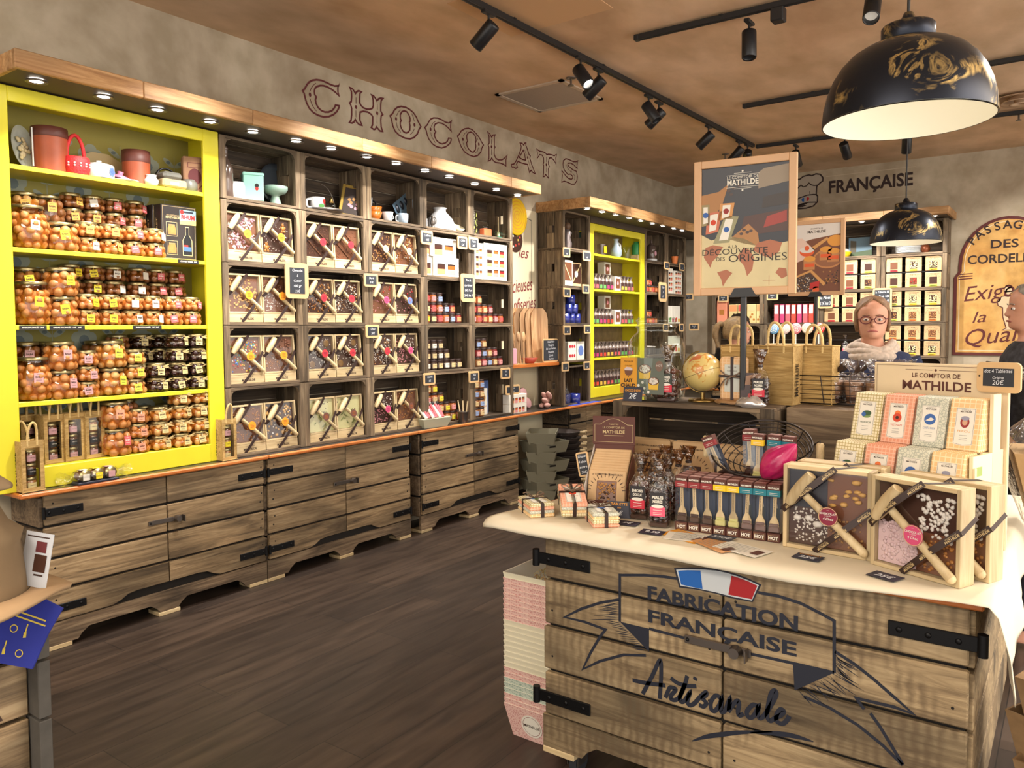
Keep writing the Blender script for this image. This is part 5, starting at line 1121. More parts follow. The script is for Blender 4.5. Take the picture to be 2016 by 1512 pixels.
# hot chocolate spatula boxes
M_TEAL = mat('band_teal',(20,120,136),.5); M_MAROON = mat('band_maroon',(140,40,44),.5); M_YBAND = mat('band_gold',(236,196,24),.5); M_BACKB = mat('blue_grey_card',(72,84,108),.5)
def spatula_box(band,choc,tip,seed):
 W,D,H = .0385,.036,.172; w = W / 2; b = B()
 b.box(-w,w,0,D,0,.026,M_BROWN,.001); b.text('HOT',0,.008,.0095,M_PAPERW,fxz(-.0003),bold=.05); b.stroke([(-.014,.005),(.014,.005),(.014,.021),(-.014,.021)],.0006,M_GOLD,fxz(-.0003),closed=True)
 b.box(-w,w,0,D,H - .036,H,M_BROWN,.001); b.text('MATHILDE',0,H - .0125,.0052,M_PAPERW,fxz(-.0003),bold=.04,w=.031); b.box(-w - .0003,w + .0003,-.0006,D * .5,H - .035,H - .0165,band); b.stroke([(-.012,H - .025),(.012,H - .025)],.0012,M_PAPERW,fxz(-.001)); b.stroke([(-.012,H - .03),(.012,H - .03)],.0008,M_PAPERW,fxz(-.001))
 b.flat([(-w + .003,.004),(w - .003,.004),(w - .003,D - .004),(-w + .003,D - .004)],mat('pink_brown_print',(150,104,98),.5),Matrix.Translation((0,0,H)),.0004)
 b.text('MATHILDE',0,D * .45,.005,M_PAPERW,Matrix.Translation((0,0,H)),.0008,w=.03)
 b.box(-w + .001,w - .001,D - .002,D - .001,.026,H - .036,M_BACKB); fr = b.mesh('carton')
 b = B(); b.box(-w,w,0,.0006,.026,H - .036,M_PANE); b.box(-w,-w + .0006,0,D,.026,H - .036,M_PANE); b.box(w - .0006,w,0,D,.026,H - .036,M_PANE); pn = b.mesh('clear_sleeve')
 b = B(); t = (-.003,.0,.003)[seed % 3]; P = [(-.0052 + t,H - .02),(-.0052,.075),(-.0135,.058),(-.0135,.03),(.0135,.03),(.0135,.058),(.0052,.075),(.0052 + t,H - .02)]
 b.prism(P,M_PINEZ,.004,Matrix(((1,0,0,0),(0,0,-1,.014),(0,1,0,0),(0,0,0,1)))); M = fxz(.0098)
 b.text('LE COMPTOIR DE MATHILDE',0,0,.0046,M_INKD,M @ Matrix.Translation((.0018 + t * .3,.105,0)) @ Matrix.Rotation(PI / 2,4,'Z'),w=.056); sp = b.mesh('spatula')
 b = B(); b.box(-w + .003,w - .003,.006,.024,.027,.045,choc,.003); b.box(-.013,.013,.008,.02,.045,.054,choc,.002); ck = b.mesh('chocolate_block'); out = [('carton',fr),('clear_sleeve',pn),('spatula',sp),('chocolate_block',ck)]
 if tip: b = B(); b.cyl((.004,.02,.05),(.004,.02,.1),.0085,M_GLASS,seg=12); b.cyl((.004,.02,.1),(.004,.02,.113),.004,M_SUGAR,.002,seg=10); out.append(('pipette',b.mesh('pipette')))
 return out
SPX = [spatula_box(M_MAROON,M_DARKCH,0,0),spatula_box(M_YBAND,mat('pale_yellow_choc',(206,200,130),.4),0,1),spatula_box(M_TEAL,mat('taupe_choc',(116,92,88),.4),1,2)]
SPN = ['maroon','yellow','teal']; rz = math.radians(4)
for c in range(8):
 k = (0,0,0,1,1,2,2,2)[c]
 for rr_ in range(3):
  x,y = 3.171 + .02 + c * .0405,rr_ * .0385
  inst(SPX[k],'spatula_box',(3.171 + (x - 3.171) * math.cos(rz) - y * math.sin(rz),2.288 + (x - 3.171) * math.sin(rz) + y * math.cos(rz),ZI),'hot chocolate spatula box with %s band, %s from the left in the %s row' % (SPN[k],ORD[c],('front','second','third')[rr_]),'chocolate spatula','hot chocolate spatula boxes',rz)
# wire fan basket with more spatula boxes
r = root('wire_basket',(3.372,2.50,1.112),'round wire basket with wooden side handles tilted behind the spatula boxes','basket',None,rot=(math.radians(31),0,math.radians(4)))
M_WIRE = mat('dark_wire',(66,60,58),.35,.8); b = B(); RB = .158
def rng(r0,z,n=40): return [(r0 * math.cos(2 * PI * i / n),r0 * math.sin(2 * PI * i / n) * .92,z) for i in range(n)]
b.tube(rng(RB,0),.0034,M_WIRE,6,True); b.obj('rim',r); b = B()
prof = [(RB - .004 * k - .0011 * k * k,-.0105 * k) for k in range(1,9)]
for q,z in prof: b.tube(rng(q,z),.0016,M_WIRE,5,True)
for i in range(10):
 a = 2 * PI * i / 10 + .15; b.tube([(RB * math.cos(a),RB * math.sin(a) * .92,0)] + [(q * math.cos(a),q * math.sin(a) * .92,z) for q,z in prof],.002,M_WIRE,5)
b.obj('wire_bowl',r)
for sx in (-1,1):
 b = B(); b.lathe([(.009,-.035),(.0125,-.03),(.011,-.02),(.0125,0),(.0115,.018),(.0125,.03),(.009,.035)],M_PINEZ,16,Matrix.Translation((sx * (RB + .022),-.0,-.012)) @ Matrix.Rotation(math.radians(-30),4,'X')); b.tube([(sx * RB,.03,0),(sx * (RB + .022),.02,.028),(sx * (RB + .022),.0,-.01),(sx * (RB + .022),-.018,-.044),(sx * RB,-.02,-.02)],.002,M_WIRE,5); b.obj('handle',r)
for (x,y,z,rot,k,lb) in ((3.283,2.440,.985,(0,math.radians(-24),.05),0,'maroon spatula box slanting at the left in the wire basket'),(3.352,2.455,1.0,(0,math.radians(-2),.05),0,'maroon spatula box upright in the middle of the wire basket'),(3.381,2.43,.99,(0,math.radians(1),.05),1,'yellow banded spatula box upright in the wire basket'),(3.424,2.445,.99,(0,math.radians(2),.05),2,'teal banded spatula box left of the pink pod'),(3.462,2.465,.985,(0,math.radians(2),.05),2,'teal banded spatula box half behind the pink pod')):
 inst(SPX[k],'spatula_box',(x,y,z),lb,'chocolate spatula','hot chocolate spatula boxes',rot=rot)
b = B(); n = 30; vs = []; fs = []; m = 18                             # cocoa pod
for j in range(m + 1):
 t = j / m; w = math.sin(PI * t) ** .75 * (1.08 - .35 * t) * .047
 for i in range(n): a = 2 * PI * i / n; q = w * (1 + .07 * math.cos(a * 10) + .03 * math.sin(a * 3 + t * 9)); vs.append((q * math.cos(a),q * math.sin(a),-.078 + .156 * t))
for j in range(m):
 for i in range(n): fs.append((j * n + i,j * n + (i + 1) % n,(j + 1) * n + (i + 1) % n,(j + 1) * n + i))
b.add(vs,fs,mat('pod_magenta',(178,30,92),.3,coat=.3,var=.15,vscale=30,bump=.3),smooth=True); o = b.obj('cocoa_pod',None,(3.468,2.375,1.094)); o.rotation_euler = (math.radians(10),math.radians(42),.2)
tag(o,'shiny magenta cocoa pod lying on the spatula boxes','cocoa pod')
# big mallet boxes at the front right
BIG1 = mallet_box('four',M_MILKCH,M_MRST,.242,.062,0,True,5); BIG2 = mallet_box('fourpink',M_DARKCH,M_PKST,.242,.062,0,True,6)
for p,x,y,rz,lb in ((BIG1,3.629,2.277,-4,'large wooden mallet chocolate box with maroon sticker at the front of the island'),(BIG1,3.645,2.362,-4,'second mallet chocolate box standing just behind the maroon stickered one'),(BIG2,3.863,2.197,-24,'large wooden mallet chocolate box with pink sticker at the island corner'),(BIG2,3.918,2.285,-24,'second mallet chocolate box just behind the pink stickered one')):
 inst(p,'mallet_chocolate_box',(x,y,ZI),lb,'chocolate box','large mallet boxes on the island',math.radians(rz))
# wooden stand with stepped rows of wrapped tablets
SR = math.radians(-17); SC = Vector((3.775,2.412,ZI)); cx_,sx_ = math.cos(SR),math.sin(SR)
def SW(x,y,z): return (SC.x + cx_ * x - sx_ * y,SC.y + sx_ * x + cx_ * y,SC.z + z)
r = root('display_stand',SC,'pale wooden stepped display stand of wrapped tablets headed Le Comptoir de Mathilde','display stand',None,SR)
M_PLY = mat('pale_plywood',(228,208,172),.5,var=.04,vscale=9)
b = B(); b.box(-.19,.19,.02,.25,.0,.15,M_PLY,.002); b.box(-.19,.19,.115,.25,.15,.29,M_PLY,.002); b.obj('stepped_base',r)
b = B(); b.box(.19,.2,.03,.15,0,.29,mat('pale_green_ply',(222,220,182),.5),.001); b.flat([(.05,.235),(.085,.235),(.085,.26),(.05,.26)],mat('green_stamp',(150,170,90),.6),Matrix(((0,0,1,.2),(1,0,0,0),(0,1,0,0),(0,0,0,1)))); b.box(.2,.206,.028,.04,.0,.26,M_PLY,.001); b.box(.19,.2,.15,.2,.0,.45,M_PLY,.001); b.obj('side_panel',r)
b = B(); b.box(-.19,.2,.25,.262,0,.525,M_PLY,.003); M = fxz(.2495)
b.text('LE COMPTOIR DE',.0,.482,.014,M_BROWN,M,bold=.01,w=.14); b.text('MATHILDE',.0,.445,.028,M_BROWN,M,bold=.02,w=.2); b.stroke([(-.09,.505),(-.01,.505)],.0012,M_BROWN,M); b.stroke([(.01,.505),(.12,.505)],.0012,M_BROWN,M); b.disc(0,.505,.004,M_BROWN,M,seg=6)
b.stroke([(-.18,.40),(-.18,.517),(.19,.517)],.001,M_BROWN,M); b.obj('header_board',r)
for row in range(2):
 for c in range(4):
  n = 6
  for k in range(n):
   y0 = (-.012,.098)[row] + k * .0122; z0 = (.152,.292)[row] if not (row == 0 and k > 7) else .152
   x,y,z = SW(-.141 + c * .094,y0 + (.0 if row else 0),z0)
   inst([TAB[c][0],TAB[c][1]] if k == 0 else [TAB[c][0]],'wrapped_tablet',(x,y,z),'%s tablet, %s in its stack, %s row of wooden stand' % (TNAME[c],('front' if k == 0 else ORD[k]),('lower','upper')[row]),'chocolate tablet','wrapped tablets on the wooden stand',rot=(math.radians(-14),0,SR))
x,y,z = SW(.178,.232,.45)
chalk_tag(.115,.085,[('dot 4 Tablettes',.62),('Origine',.4),('20€',.8)],(x,y,z),SR - .05,'wooden chalkboard reading dot 4 tablettes 20€ on the display stand',hole=(-.05,.045),fw=.017)
# cellophane wrapped hamper beyond the stand
r = root('gift_hamper',(4.17,3.02,ZI),'kraft gift hamper wrapped in crackly clear film at the right','gift hamper',None,.15)
b = B(); P0,P1 = [(-.09,-.09),(.09,-.09),(.09,.09),(-.09,.09)],[(-.15,-.13),(.15,-.13),(.15,.13),(-.15,.13)]
b.add([(x,y,.001) for x,y in P0] + [(x,y,.24) for x,y in P1],[(3,2,1,0),(0,1,5,4),(1,2,6,5),(2,3,7,6),(3,0,4,7),(4,5,6,7)],M_KRAFT); b.obj('kraft_tray',r)
b = B(); b.box(-.1,.02,-.07,.03,.241,.33,mat('dark_gift',(40,38,48),.4),.004); b.box(.02,.1,-.06,.04,.241,.30,M_BROWN,.004); b.box(-.12,-.08,-.1,-.07,.3,.36,M_PAPERW,.002); b.obj('gifts',r)
rnd = random.Random(9); b = B(); n = 26; rings = []
for z,q in ((.004,.105),(.1,.145),(.24,.185),(.31,.15),(.36,.09),(.385,.05),(.40,.055),(.45,.11),(.5,.15)): rings.append([(q * (1 + .10 * rnd.uniform(-1,1)) * math.cos(2 * PI * i / n),q * (.9 + .10 * rnd.uniform(-1,1)) * math.sin(2 * PI * i / n),z + .008 * rnd.uniform(-1,1) * (z > .1)) for i in range(n)])
b.add([v for g in rings for v in g],[(j * n + i,j * n + (i + 1) % n,(j + 1) * n + (i + 1) % n,(j + 1) * n + i) for j in range(len(rings) - 1) for i in range(n)],M_FILM,smooth=True); b.obj('film_wrap',r)
# ---------------------------------------------------------------- crates standing on the back of the island and what is on them
ZK = ZI + .3595
inst(CRATE,'apple_crate',(2.745,2.665,ZI),'open apple crate on the island with kraft packets inside','crate','apple crates on the island',0,scale=(1.09,1.1,1.012))
r = root('apple_crate',(3.375,2.76,ZI),'apple crate turned with its planked bottom to the front on the island','crate','apple crates on the island')
b = B()
for z0,z1 in ((.0,.172),(.186,.3585)): b.box(0,.56,0,.016,z0,z1,M_CRATEX,.002)
b.obj('bottom_boards',r); b = B()
for x in (0,.54): b.box(x,x + .02,.016,.29,0,.3585,M_CRATE,.002)
for z in (0,.345): b.box(.02,.54,.016,.29,z,z + .0135,M_CRATEX,.002)
b.obj('side_boards',r)
GP = packet(M_DARKCH,M_GRB,[(M_NUT,16,.006),(M_CARAM,10,.006)],.165,.2,.02,3); GP2 = packet(M_DARKCH,M_RDB,None,.165,.2,.02)
for k,(x,p,lb) in enumerate(((2.875,GP,'green banded kraft packet at the left in the island crate'),(3.05,GP,'green banded kraft packet in the middle of the island crate'),(3.225,GP2,'red banded kraft packet at the right in the island crate'))):
 for j in range(2): inst(p,'chocolate_packet',(x,2.70 + j * .03,ZI + .0145),lb if j == 0 else 'second, ' + lb.replace(' in the',' and behind the front one in the',1),'chocolate packet','kraft packets in the island crate',rot=(math.radians(-5),0,0))
# big glass jar with its advert card
r = root('glass_jar',(2.862,2.80,ZK),'big clear glass jar of wrapped sweets on the open crate','jar')
b = B(); b.lathe([(.09,.003),(.108,.012),(.112,.04),(.110,.2),(.102,.232),(.085,.252),(.073,.262),(.073,.275),(.079,.279),(.079,.285),(.073,.289),(.073,.299),(.079,.303),(.079,.309),(.072,.313),(.07,.318)],M_GLASS,40,caps=False); b.lathe([(0,.003),(.09,.003)],M_GLASS,40,caps=False); b.obj('glass',r)
b = B(); rnd = random.Random(4); M_MALLOW = mat('brown_wrapped_sweet',(122,88,76),.35); M_SW2 = mat('pale_wrapped_sweet',(214,200,190),.4)
for k in range(70):
 a,q,z = rnd.random() * 6.28,.095 * rnd.random() ** .5,.02 + rnd.random() * .09; b.blob((q * math.cos(a),q * math.sin(a),z),.017,M_MALLOW if k % 3 else M_SW2,rnd)
b.obj('wrapped_sweets',r)
r = root('advert_card',(2.853,2.688,ZK),'LAIT CHAUD advert card standing against the glass jar','advert card',None,-.02,rot=(math.radians(-3),0,-.02)); b = B(); M_OCH = mat('ochre_card',(216,152,40),.5); b.box(-.092,.092,0,.0015,.028,.165,mat('green_grey_photo',(96,104,94),.5)); b.box(-.092,-.02,-.0012,.0,.028,.165,M_OCH); M = fxz(-.0014)
b.text('MATHILDE',-.056,.148,.006,M_INKD,M); b.text('LAIT',-.056,.072,.013,M_INKD,M,bold=.05); b.text('CHAUD',-.056,.053,.013,M_INKD,M,bold=.05); b.text('&',-.056,.09,.006,M_INKD,M); b.text('CUILLÈRES',-.056,.132,.005,M_INKD,M)
b.flat([(-.074,.118),(-.038,.118),(-.041,.104),(-.048,.097),(-.064,.097),(-.071,.104)],M_MILKCH,M,.001); b.flat([(-.073,.124),(-.065,.129),(-.048,.128),(-.039,.124),(-.039,.116),(-.073,.116)],mat('cream_foam',(206,190,190),.6),M,.0014)
M = fxz(-.0003); YM = mat('mug_yellow',(226,182,60),.5)
for cx2,cz,s_ in ((.012,.112,1),(.05,.068,.85)):
 b.flat([(cx2 - .026 * s_,cz + .012 * s_),(cx2 + .026 * s_,cz + .012 * s_),(cx2 + .022 * s_,cz - .026 * s_),(cx2 - .022 * s_,cz - .026 * s_)],YM,M,.0008); b.disc(cx2,cz + .012 * s_,.027 * s_,M_DARKCH,M,.001,20,.018 * s_); b.disc(cx2,cz + .012 * s_,.024 * s_,mat('mug_milk',(160,128,110),.5),M,.0012,20,.0155 * s_)
 for k in range(16): a,q = k * 2.4,.02 * s_ * (k / 16) ** .5; b.disc(cx2 + q * math.cos(a),cz + .012 * s_ + q * .62 * math.sin(a),.004,M_SUGAR,M,.0015,7)
b.stroke([(.0,.12),(-.006,.152)],.004,M_STEEL,M,z=.0018); b.disc(.072,.135,.016,mat('round_stamp',(120,96,84),.5),M,.001,18,.02)
b.text('HOT',.072,.133,.008,M_SUGAR,M,.0014)
for x,z in ((-.012,.06),(-.008,.045),(.004,.072),(-.01,.036),(.012,.05),(.03,.036),(.006,.034)): b.disc(x,z,.0055,M_SUGAR,M,.001,8)
b.obj('printed_card',r)
card((2.822,2.676,ZK),(math.radians(-8),0,0),.08,.054,M_CARDN,[('CHOCO SHOW',.036,.009,M_ORP,.066),('2€',.01,.02,M_CHALK)],'navy 2€ price card leaning in front of the glass jar')
BAGC = bag(mat('praline_ball',(88,52,42),.25,coat=.5),.0125,.078,.055,.155,.01,.06,(mat('label_dark_green',(50,56,48),.5),M_RED_L),'ENROBÉS','CHOCOLAT',6)
inst(BAGC,'chocolate_bag',(2.945,2.70,ZK),'chocolate ball bag with brown top between the glass jar and the globe','bag of chocolates','bags of chocolates on the crate',.1)
# globe
r = root('desk_globe',(3.052,2.80,ZK),'small antique coloured globe on a brass foot','globe')
M_OCEAN = mat('globe_ocean',(214,190,120),.25,coat=.6,var=.1,vscale=9); M_LAND = mat('globe_land',(196,136,62),.3,coat=.4,var=.12,vscale=14); M_BRASS = mat('brass',(150,124,74),.25,.9)
GR = .0725; GC = Vector((0,0,.112)); b = B(); b.ball(GC,GR,M_OCEAN,seg=40,rings=24)
MG = Matrix.Translation(GC) @ Matrix.Rotation(math.radians(-20),4,'Y')
def sph(lo,la,k=1.004): lo,la = math.radians(lo - 100),math.radians(la); return MG @ Vector((GR * k * math.cos(la) * math.cos(lo),GR * k * math.cos(la) * math.sin(lo),GR * k * math.sin(la)))
def land(pts,m=M_LAND):
 cx3,cy3 = sum(p[0] for p in pts) / len(pts),sum(p[1] for p in pts) / len(pts); n = len(pts); vs = [sph(cx3,cy3,1.008)]
 for f in (.5,1): vs += [sph(cx3 + (p[0] - cx3) * f,cy3 + (p[1] - cy3) * f,1.006 if f < 1 else 1.003) for p in pts]
 fs = [(0,1 + i,1 + (i + 1) % n) for i in range(n)] + [(1 + i,1 + n + i,1 + n + (i + 1) % n,1 + (i + 1) % n) for i in range(n)]
 b.add(vs,fs,m,smooth=True)
land([(-15,20),(-6,34),(10,37),(24,32),(33,30),(43,12),(50,11),(40,-5),(38,-18),(30,-32),(20,-35),(13,-20),(9,2),(-8,5)])
land([(-9,38),(-8,44),(0,48),(5,54),(18,56),(30,60),(40,66),(60,68),(58,50),(45,42),(36,37),(26,38),(15,40),(8,43),(0,38)],mat('globe_land_red',(190,110,66),.3,coat=.4))
land([(60,68),(58,50),(50,40),(36,36),(43,14),(55,17),(58,25),(68,24),(77,8),(88,22),(100,14),(108,20),(122,32),(130,45),(120,70),(90,74)],mat('globe_land_orange',(206,146,60),.3,coat=.4))
land([(-60,5),(-48,0),(-36,-8),(-48,-26),(-64,-40),(-70,-20),(-80,-4),(-74,8)])
eq = [sph(i * 9,-4,1.006) for i in range(40)]; b.tube(eq,.0007,M_INKD,4,True); b.obj('sphere',r)
b = B(); arcp = [MG @ Vector((0,(GR + .006) * math.sin(t),-(GR + .006) * math.cos(t))) for t in [(-.5 + i * .1) * 1 for i in range(11)]]
b.tube([GC + Vector(((GR + .006) * math.cos(a),0.0,(GR + .006) * math.sin(a))) for a in [math.radians(100 + i * 9) for i in range(20)]],.003,M_BRASS,8); b.tube([GC + Vector(((GR + .004) * math.cos(a),.03,(GR + .004) * math.sin(a) * .97)) for a in [math.radians(215 + i * 9) for i in range(13)]],.002,M_BRASS,6); b.obj('meridian_arm',r)
b = B(); b.cyl((0,0,.012),(0,0,.034),.008,M_BRASS,seg=16); b.lathe([(.052,.0),(.054,.004),(.05,.009),(.03,.012),(.01,.014)],M_BRASS,32); b.obj('foot',r)
# board with bundle, bag, foil pack
r = root('round_wooden_board',(3.185,2.80,ZK),'thin round wooden board under the ribbon tied pack','wooden board'); b = B(); b.lathe([(.075,0),(.08,.003),(.08,.009),(.076,.012)],M_FASCIAX,40); b.obj('board',r); del r
r = root('tied_tablet_pack',(3.172,2.782,ZK + .0125),'upright peach wrapped pack tied with brown ribbon before the jute bags','chocolate bundle'); W2,H2,D2 = .096,.158,.045
b = B(); b.box(-W2 / 2,W2 / 2,0,D2,0,H2,checks('pattern_soft_peach',(222,180,130),(230,196,156),'g',70,70,.12),.008); b.obj('wrapper',r)
b = B(); M = fxz(-.0006); b.flat([(-.028,.03),(.028,.03),(.028,.13),(-.028,.13)],mat('pale_grey_label',(200,204,196),.6),M); b.text('MATHILDE',0,.118,.005,M_INKD,M); b.text('PURE ORIGINE',0,.105,.004,M_INKD,M); b.obj('label',r)
b = B(); b.box(-.0055,.0055,-.002,-.0008,0,H2,M_DBROWN); b.box(-.0055,.0055,0,D2,H2,H2 + .001,M_DBROWN); b.box(-W2 / 2 - .001,W2 / 2 + .001,-.003,-.0018,H2 * .52,H2 * .52 + .01,M_DBROWN); b.obj('ribbon',r)
b = B()
for p,q in (((-.045,-.04),(.0,.0)),((.045,.025),(0,0)),((-.04,.02),(0,0)),((.04,-.004),(0,0)),((-.02,-.032),(0,0))): b.tube([(q[0],-.005,H2 * .55),((p[0] + q[0]) / 2,-.016,H2 * .55 + p[1] * .3),(p[0],-.008,H2 * .55 + p[1])],.0028,M_GREYRIB,5)
b.obj('bow',r)
BAGD = bag(mat('dark_bean',(50,30,34),.25,coat=.5),.008,.062,.045,.14,.008,.06,(M_BLK_L,M_RED_L),'PERLES','NOIRES',8)
inst(BAGD,'chocolate_bag',(3.285,2.735,ZK),'chocolate bean bag with brown fan top in front of the jute bags','bag of chocolates','bags of chocolates on the crate',.05)
r = root('photo_card',(3.245,2.765,ZK),'dark photo card with red chocolate picture behind the bean bag','photo card',None,rot=(math.radians(-6),0,.12)); b = B(); b.box(-.035,.035,0,.0015,0,.115,mat('photo_brown',(60,34,34),.4)); b.flat([(-.035,.07),(.035,.075),(.035,.115),(-.035,.1)],mat('photo_tan',(150,110,80),.4),fxz(-.0002)); b.flat([(-.01,.02),(.03,.025),(.03,.05),(-.008,.04)],mat('photo_red',(190,50,36),.4),fxz(-.0004)); b.obj('card',r)
rnd = random.Random(12); b = B(); n = 14; rings = [[(q * .055 * (1 + .25 * rnd.uniform(-1,1)) * math.cos(2 * PI * i / n),q * .035 * (1 + .25 * rnd.uniform(-1,1)) * math.sin(2 * PI * i / n),z * (1 + .3 * rnd.uniform(-1,1))) for i in range(n)] for z,q in ((.0005,.7),(.008,1.0),(.02,.85),(.03,.5),(.033,.1))]
b.add([v for g in rings for v in g],[(j * n + i,j * n + (i + 1) % n,(j + 1) * n + (i + 1) % n,(j + 1) * n + i) for j in range(4) for i in range(n)],mat('silver_film',(210,206,204),.18,.7),smooth=True); o = b.obj('foil_sweet',None,(3.275,2.682,ZK + .0005)); tag(o,'crinkled silver wrapped sweet lying at the front edge of the crate','sweet')
# jute bags
M_JUTE = wood('jute',(150,116,62),(190,156,96),(214,182,122),'x',22,.9,.08,bump=.5,stain=.15); M_ROPE = mat('rope_handle',(216,186,126),.8,bump=.5,vscale=160)
def jute_bag(W,D,H,hh,text=None,window=False):
 b = B(); b.add([(-W / 2,0,0),(W / 2,0,0),(W / 2,D,0),(-W / 2,D,0),(-W / 2 - .004,-.003,H),(W / 2 + .004,-.003,H),(W / 2 + .003,D + .003,H),(-W / 2 - .003,D + .003,H)],[(3,2,1,0),(0,1,5,4),(1,2,6,5),(2,3,7,6),(3,0,4,7)],M_JUTE)
 for x in (-W / 2 - .003,W / 2 + .003): b.tube([(x,-.002,.004),(x,-.004,H)],.0022,M_JUTE,5)
 b.tube([(-W / 2,-.003,H * .9),(W / 2,-.003,H * .9)],.0012,M_JUTE,4)
 b.tube([(-W / 2 - .004,-.003,H),(W / 2 + .004,-.003,H),(W / 2 + .003,D + .003,H),(-W / 2 - .003,D + .003,H)],.0028,M_JUTE,6,True)
 if text: MS = Matrix(((0,0,1,W / 2 + .003),(1,0,0,D / 2),(0,1,0,0),(0,0,0,1))); b.text(text,0,0,D * .3,M_BLK,MS @ Matrix.Translation((-D * .0,H * .42,0)) @ Matrix.Rotation(PI / 2,4,'Z'),.0025,bold=.03,w=H * .55)
 body = b.mesh('body'); out = [('body',body)]
 for y in (.0,D):
  b = B(); w = W * .24; b.tube([(-w,y,H * .88)] + [(w * -math.cos(t),y + (.012 if y else -.012) * math.sin(t),H + hh * math.sin(t) ** .8) for t in [PI * i / 12 for i in range(13)]] + [(w,y,H * .88)],min(.0065,W * .04),M_ROPE,8); out.append(('rope_handle',b.mesh('rope_handle')))
 return out
JB = jute_bag(.125,.06,.21,.075); JT = jute_bag(.125,.075,.21,.085,'MATHILDE')
for p,x,y,rz,lb in ((JB,3.165,2.86,-6,'jute carrier bag behind the ribbon tied pack and black pole'),(JT,3.315,2.83,-8,'jute carrier bag lettered on its side right of the black pole'),(JB,3.43,2.90,-10,'jute carrier bag at the back right of the row')):
 inst(p,'jute_bag',(x,y,ZK),lb,'jute bag','jute carrier bags on the crate',math.radians(rz))
# posters on black stands
M_FRW = mat('poster_frame_oak',(206,164,122),.45,var=.05,vscale=10)
def poster(loc,W,H,zb,rz,label,art,base_z):
 r = root('poster_stand',(loc[0],loc[1],base_z),label,'poster','framed posters on black stands',rz); z = zb - base_z; f = .027 * W / .355
 b = B(); b.box(-W / 2,-W / 2 + f,-.012,.006,z,z + H,M_FRW,.002); b.box(W / 2 - f,W / 2,-.012,.006,z,z + H,M_FRW,.002); b.box(-W / 2 + f,W / 2 - f,-.012,.006,z,z + f,M_FRW,.002); b.box(-W / 2 + f,W / 2 - f,-.012,.006,z + H - f,z + H,M_FRW,.002); b.obj('frame',r)
 b = B(); b.box(-W / 2 + f,W / 2 - f,-.004,.004,z + f,z + H - f,art(None,0,0,0)); art(b,W - 2 * f,H - 2 * f,z + f); b.obj('print',r)
 b = B(); b.box(-.0105,.0105,-.008,.008,.006,z - .0,M_BLK,.003); b.obj('pole',r)
 b = B(); b.prism([(-.048,0),(.048,0),(.03,.032),(-.03,.032)],M_BLK,.022,Matrix(((1,0,0,0),(0,0,-1,.007),(0,1,0,z - .008),(0,0,0,1)))); b.obj('clamp',r)
 b = B(); b.box(-.07,.07,-.05,.05,0,.006,M_BLK,.002); b.obj('foot',r)
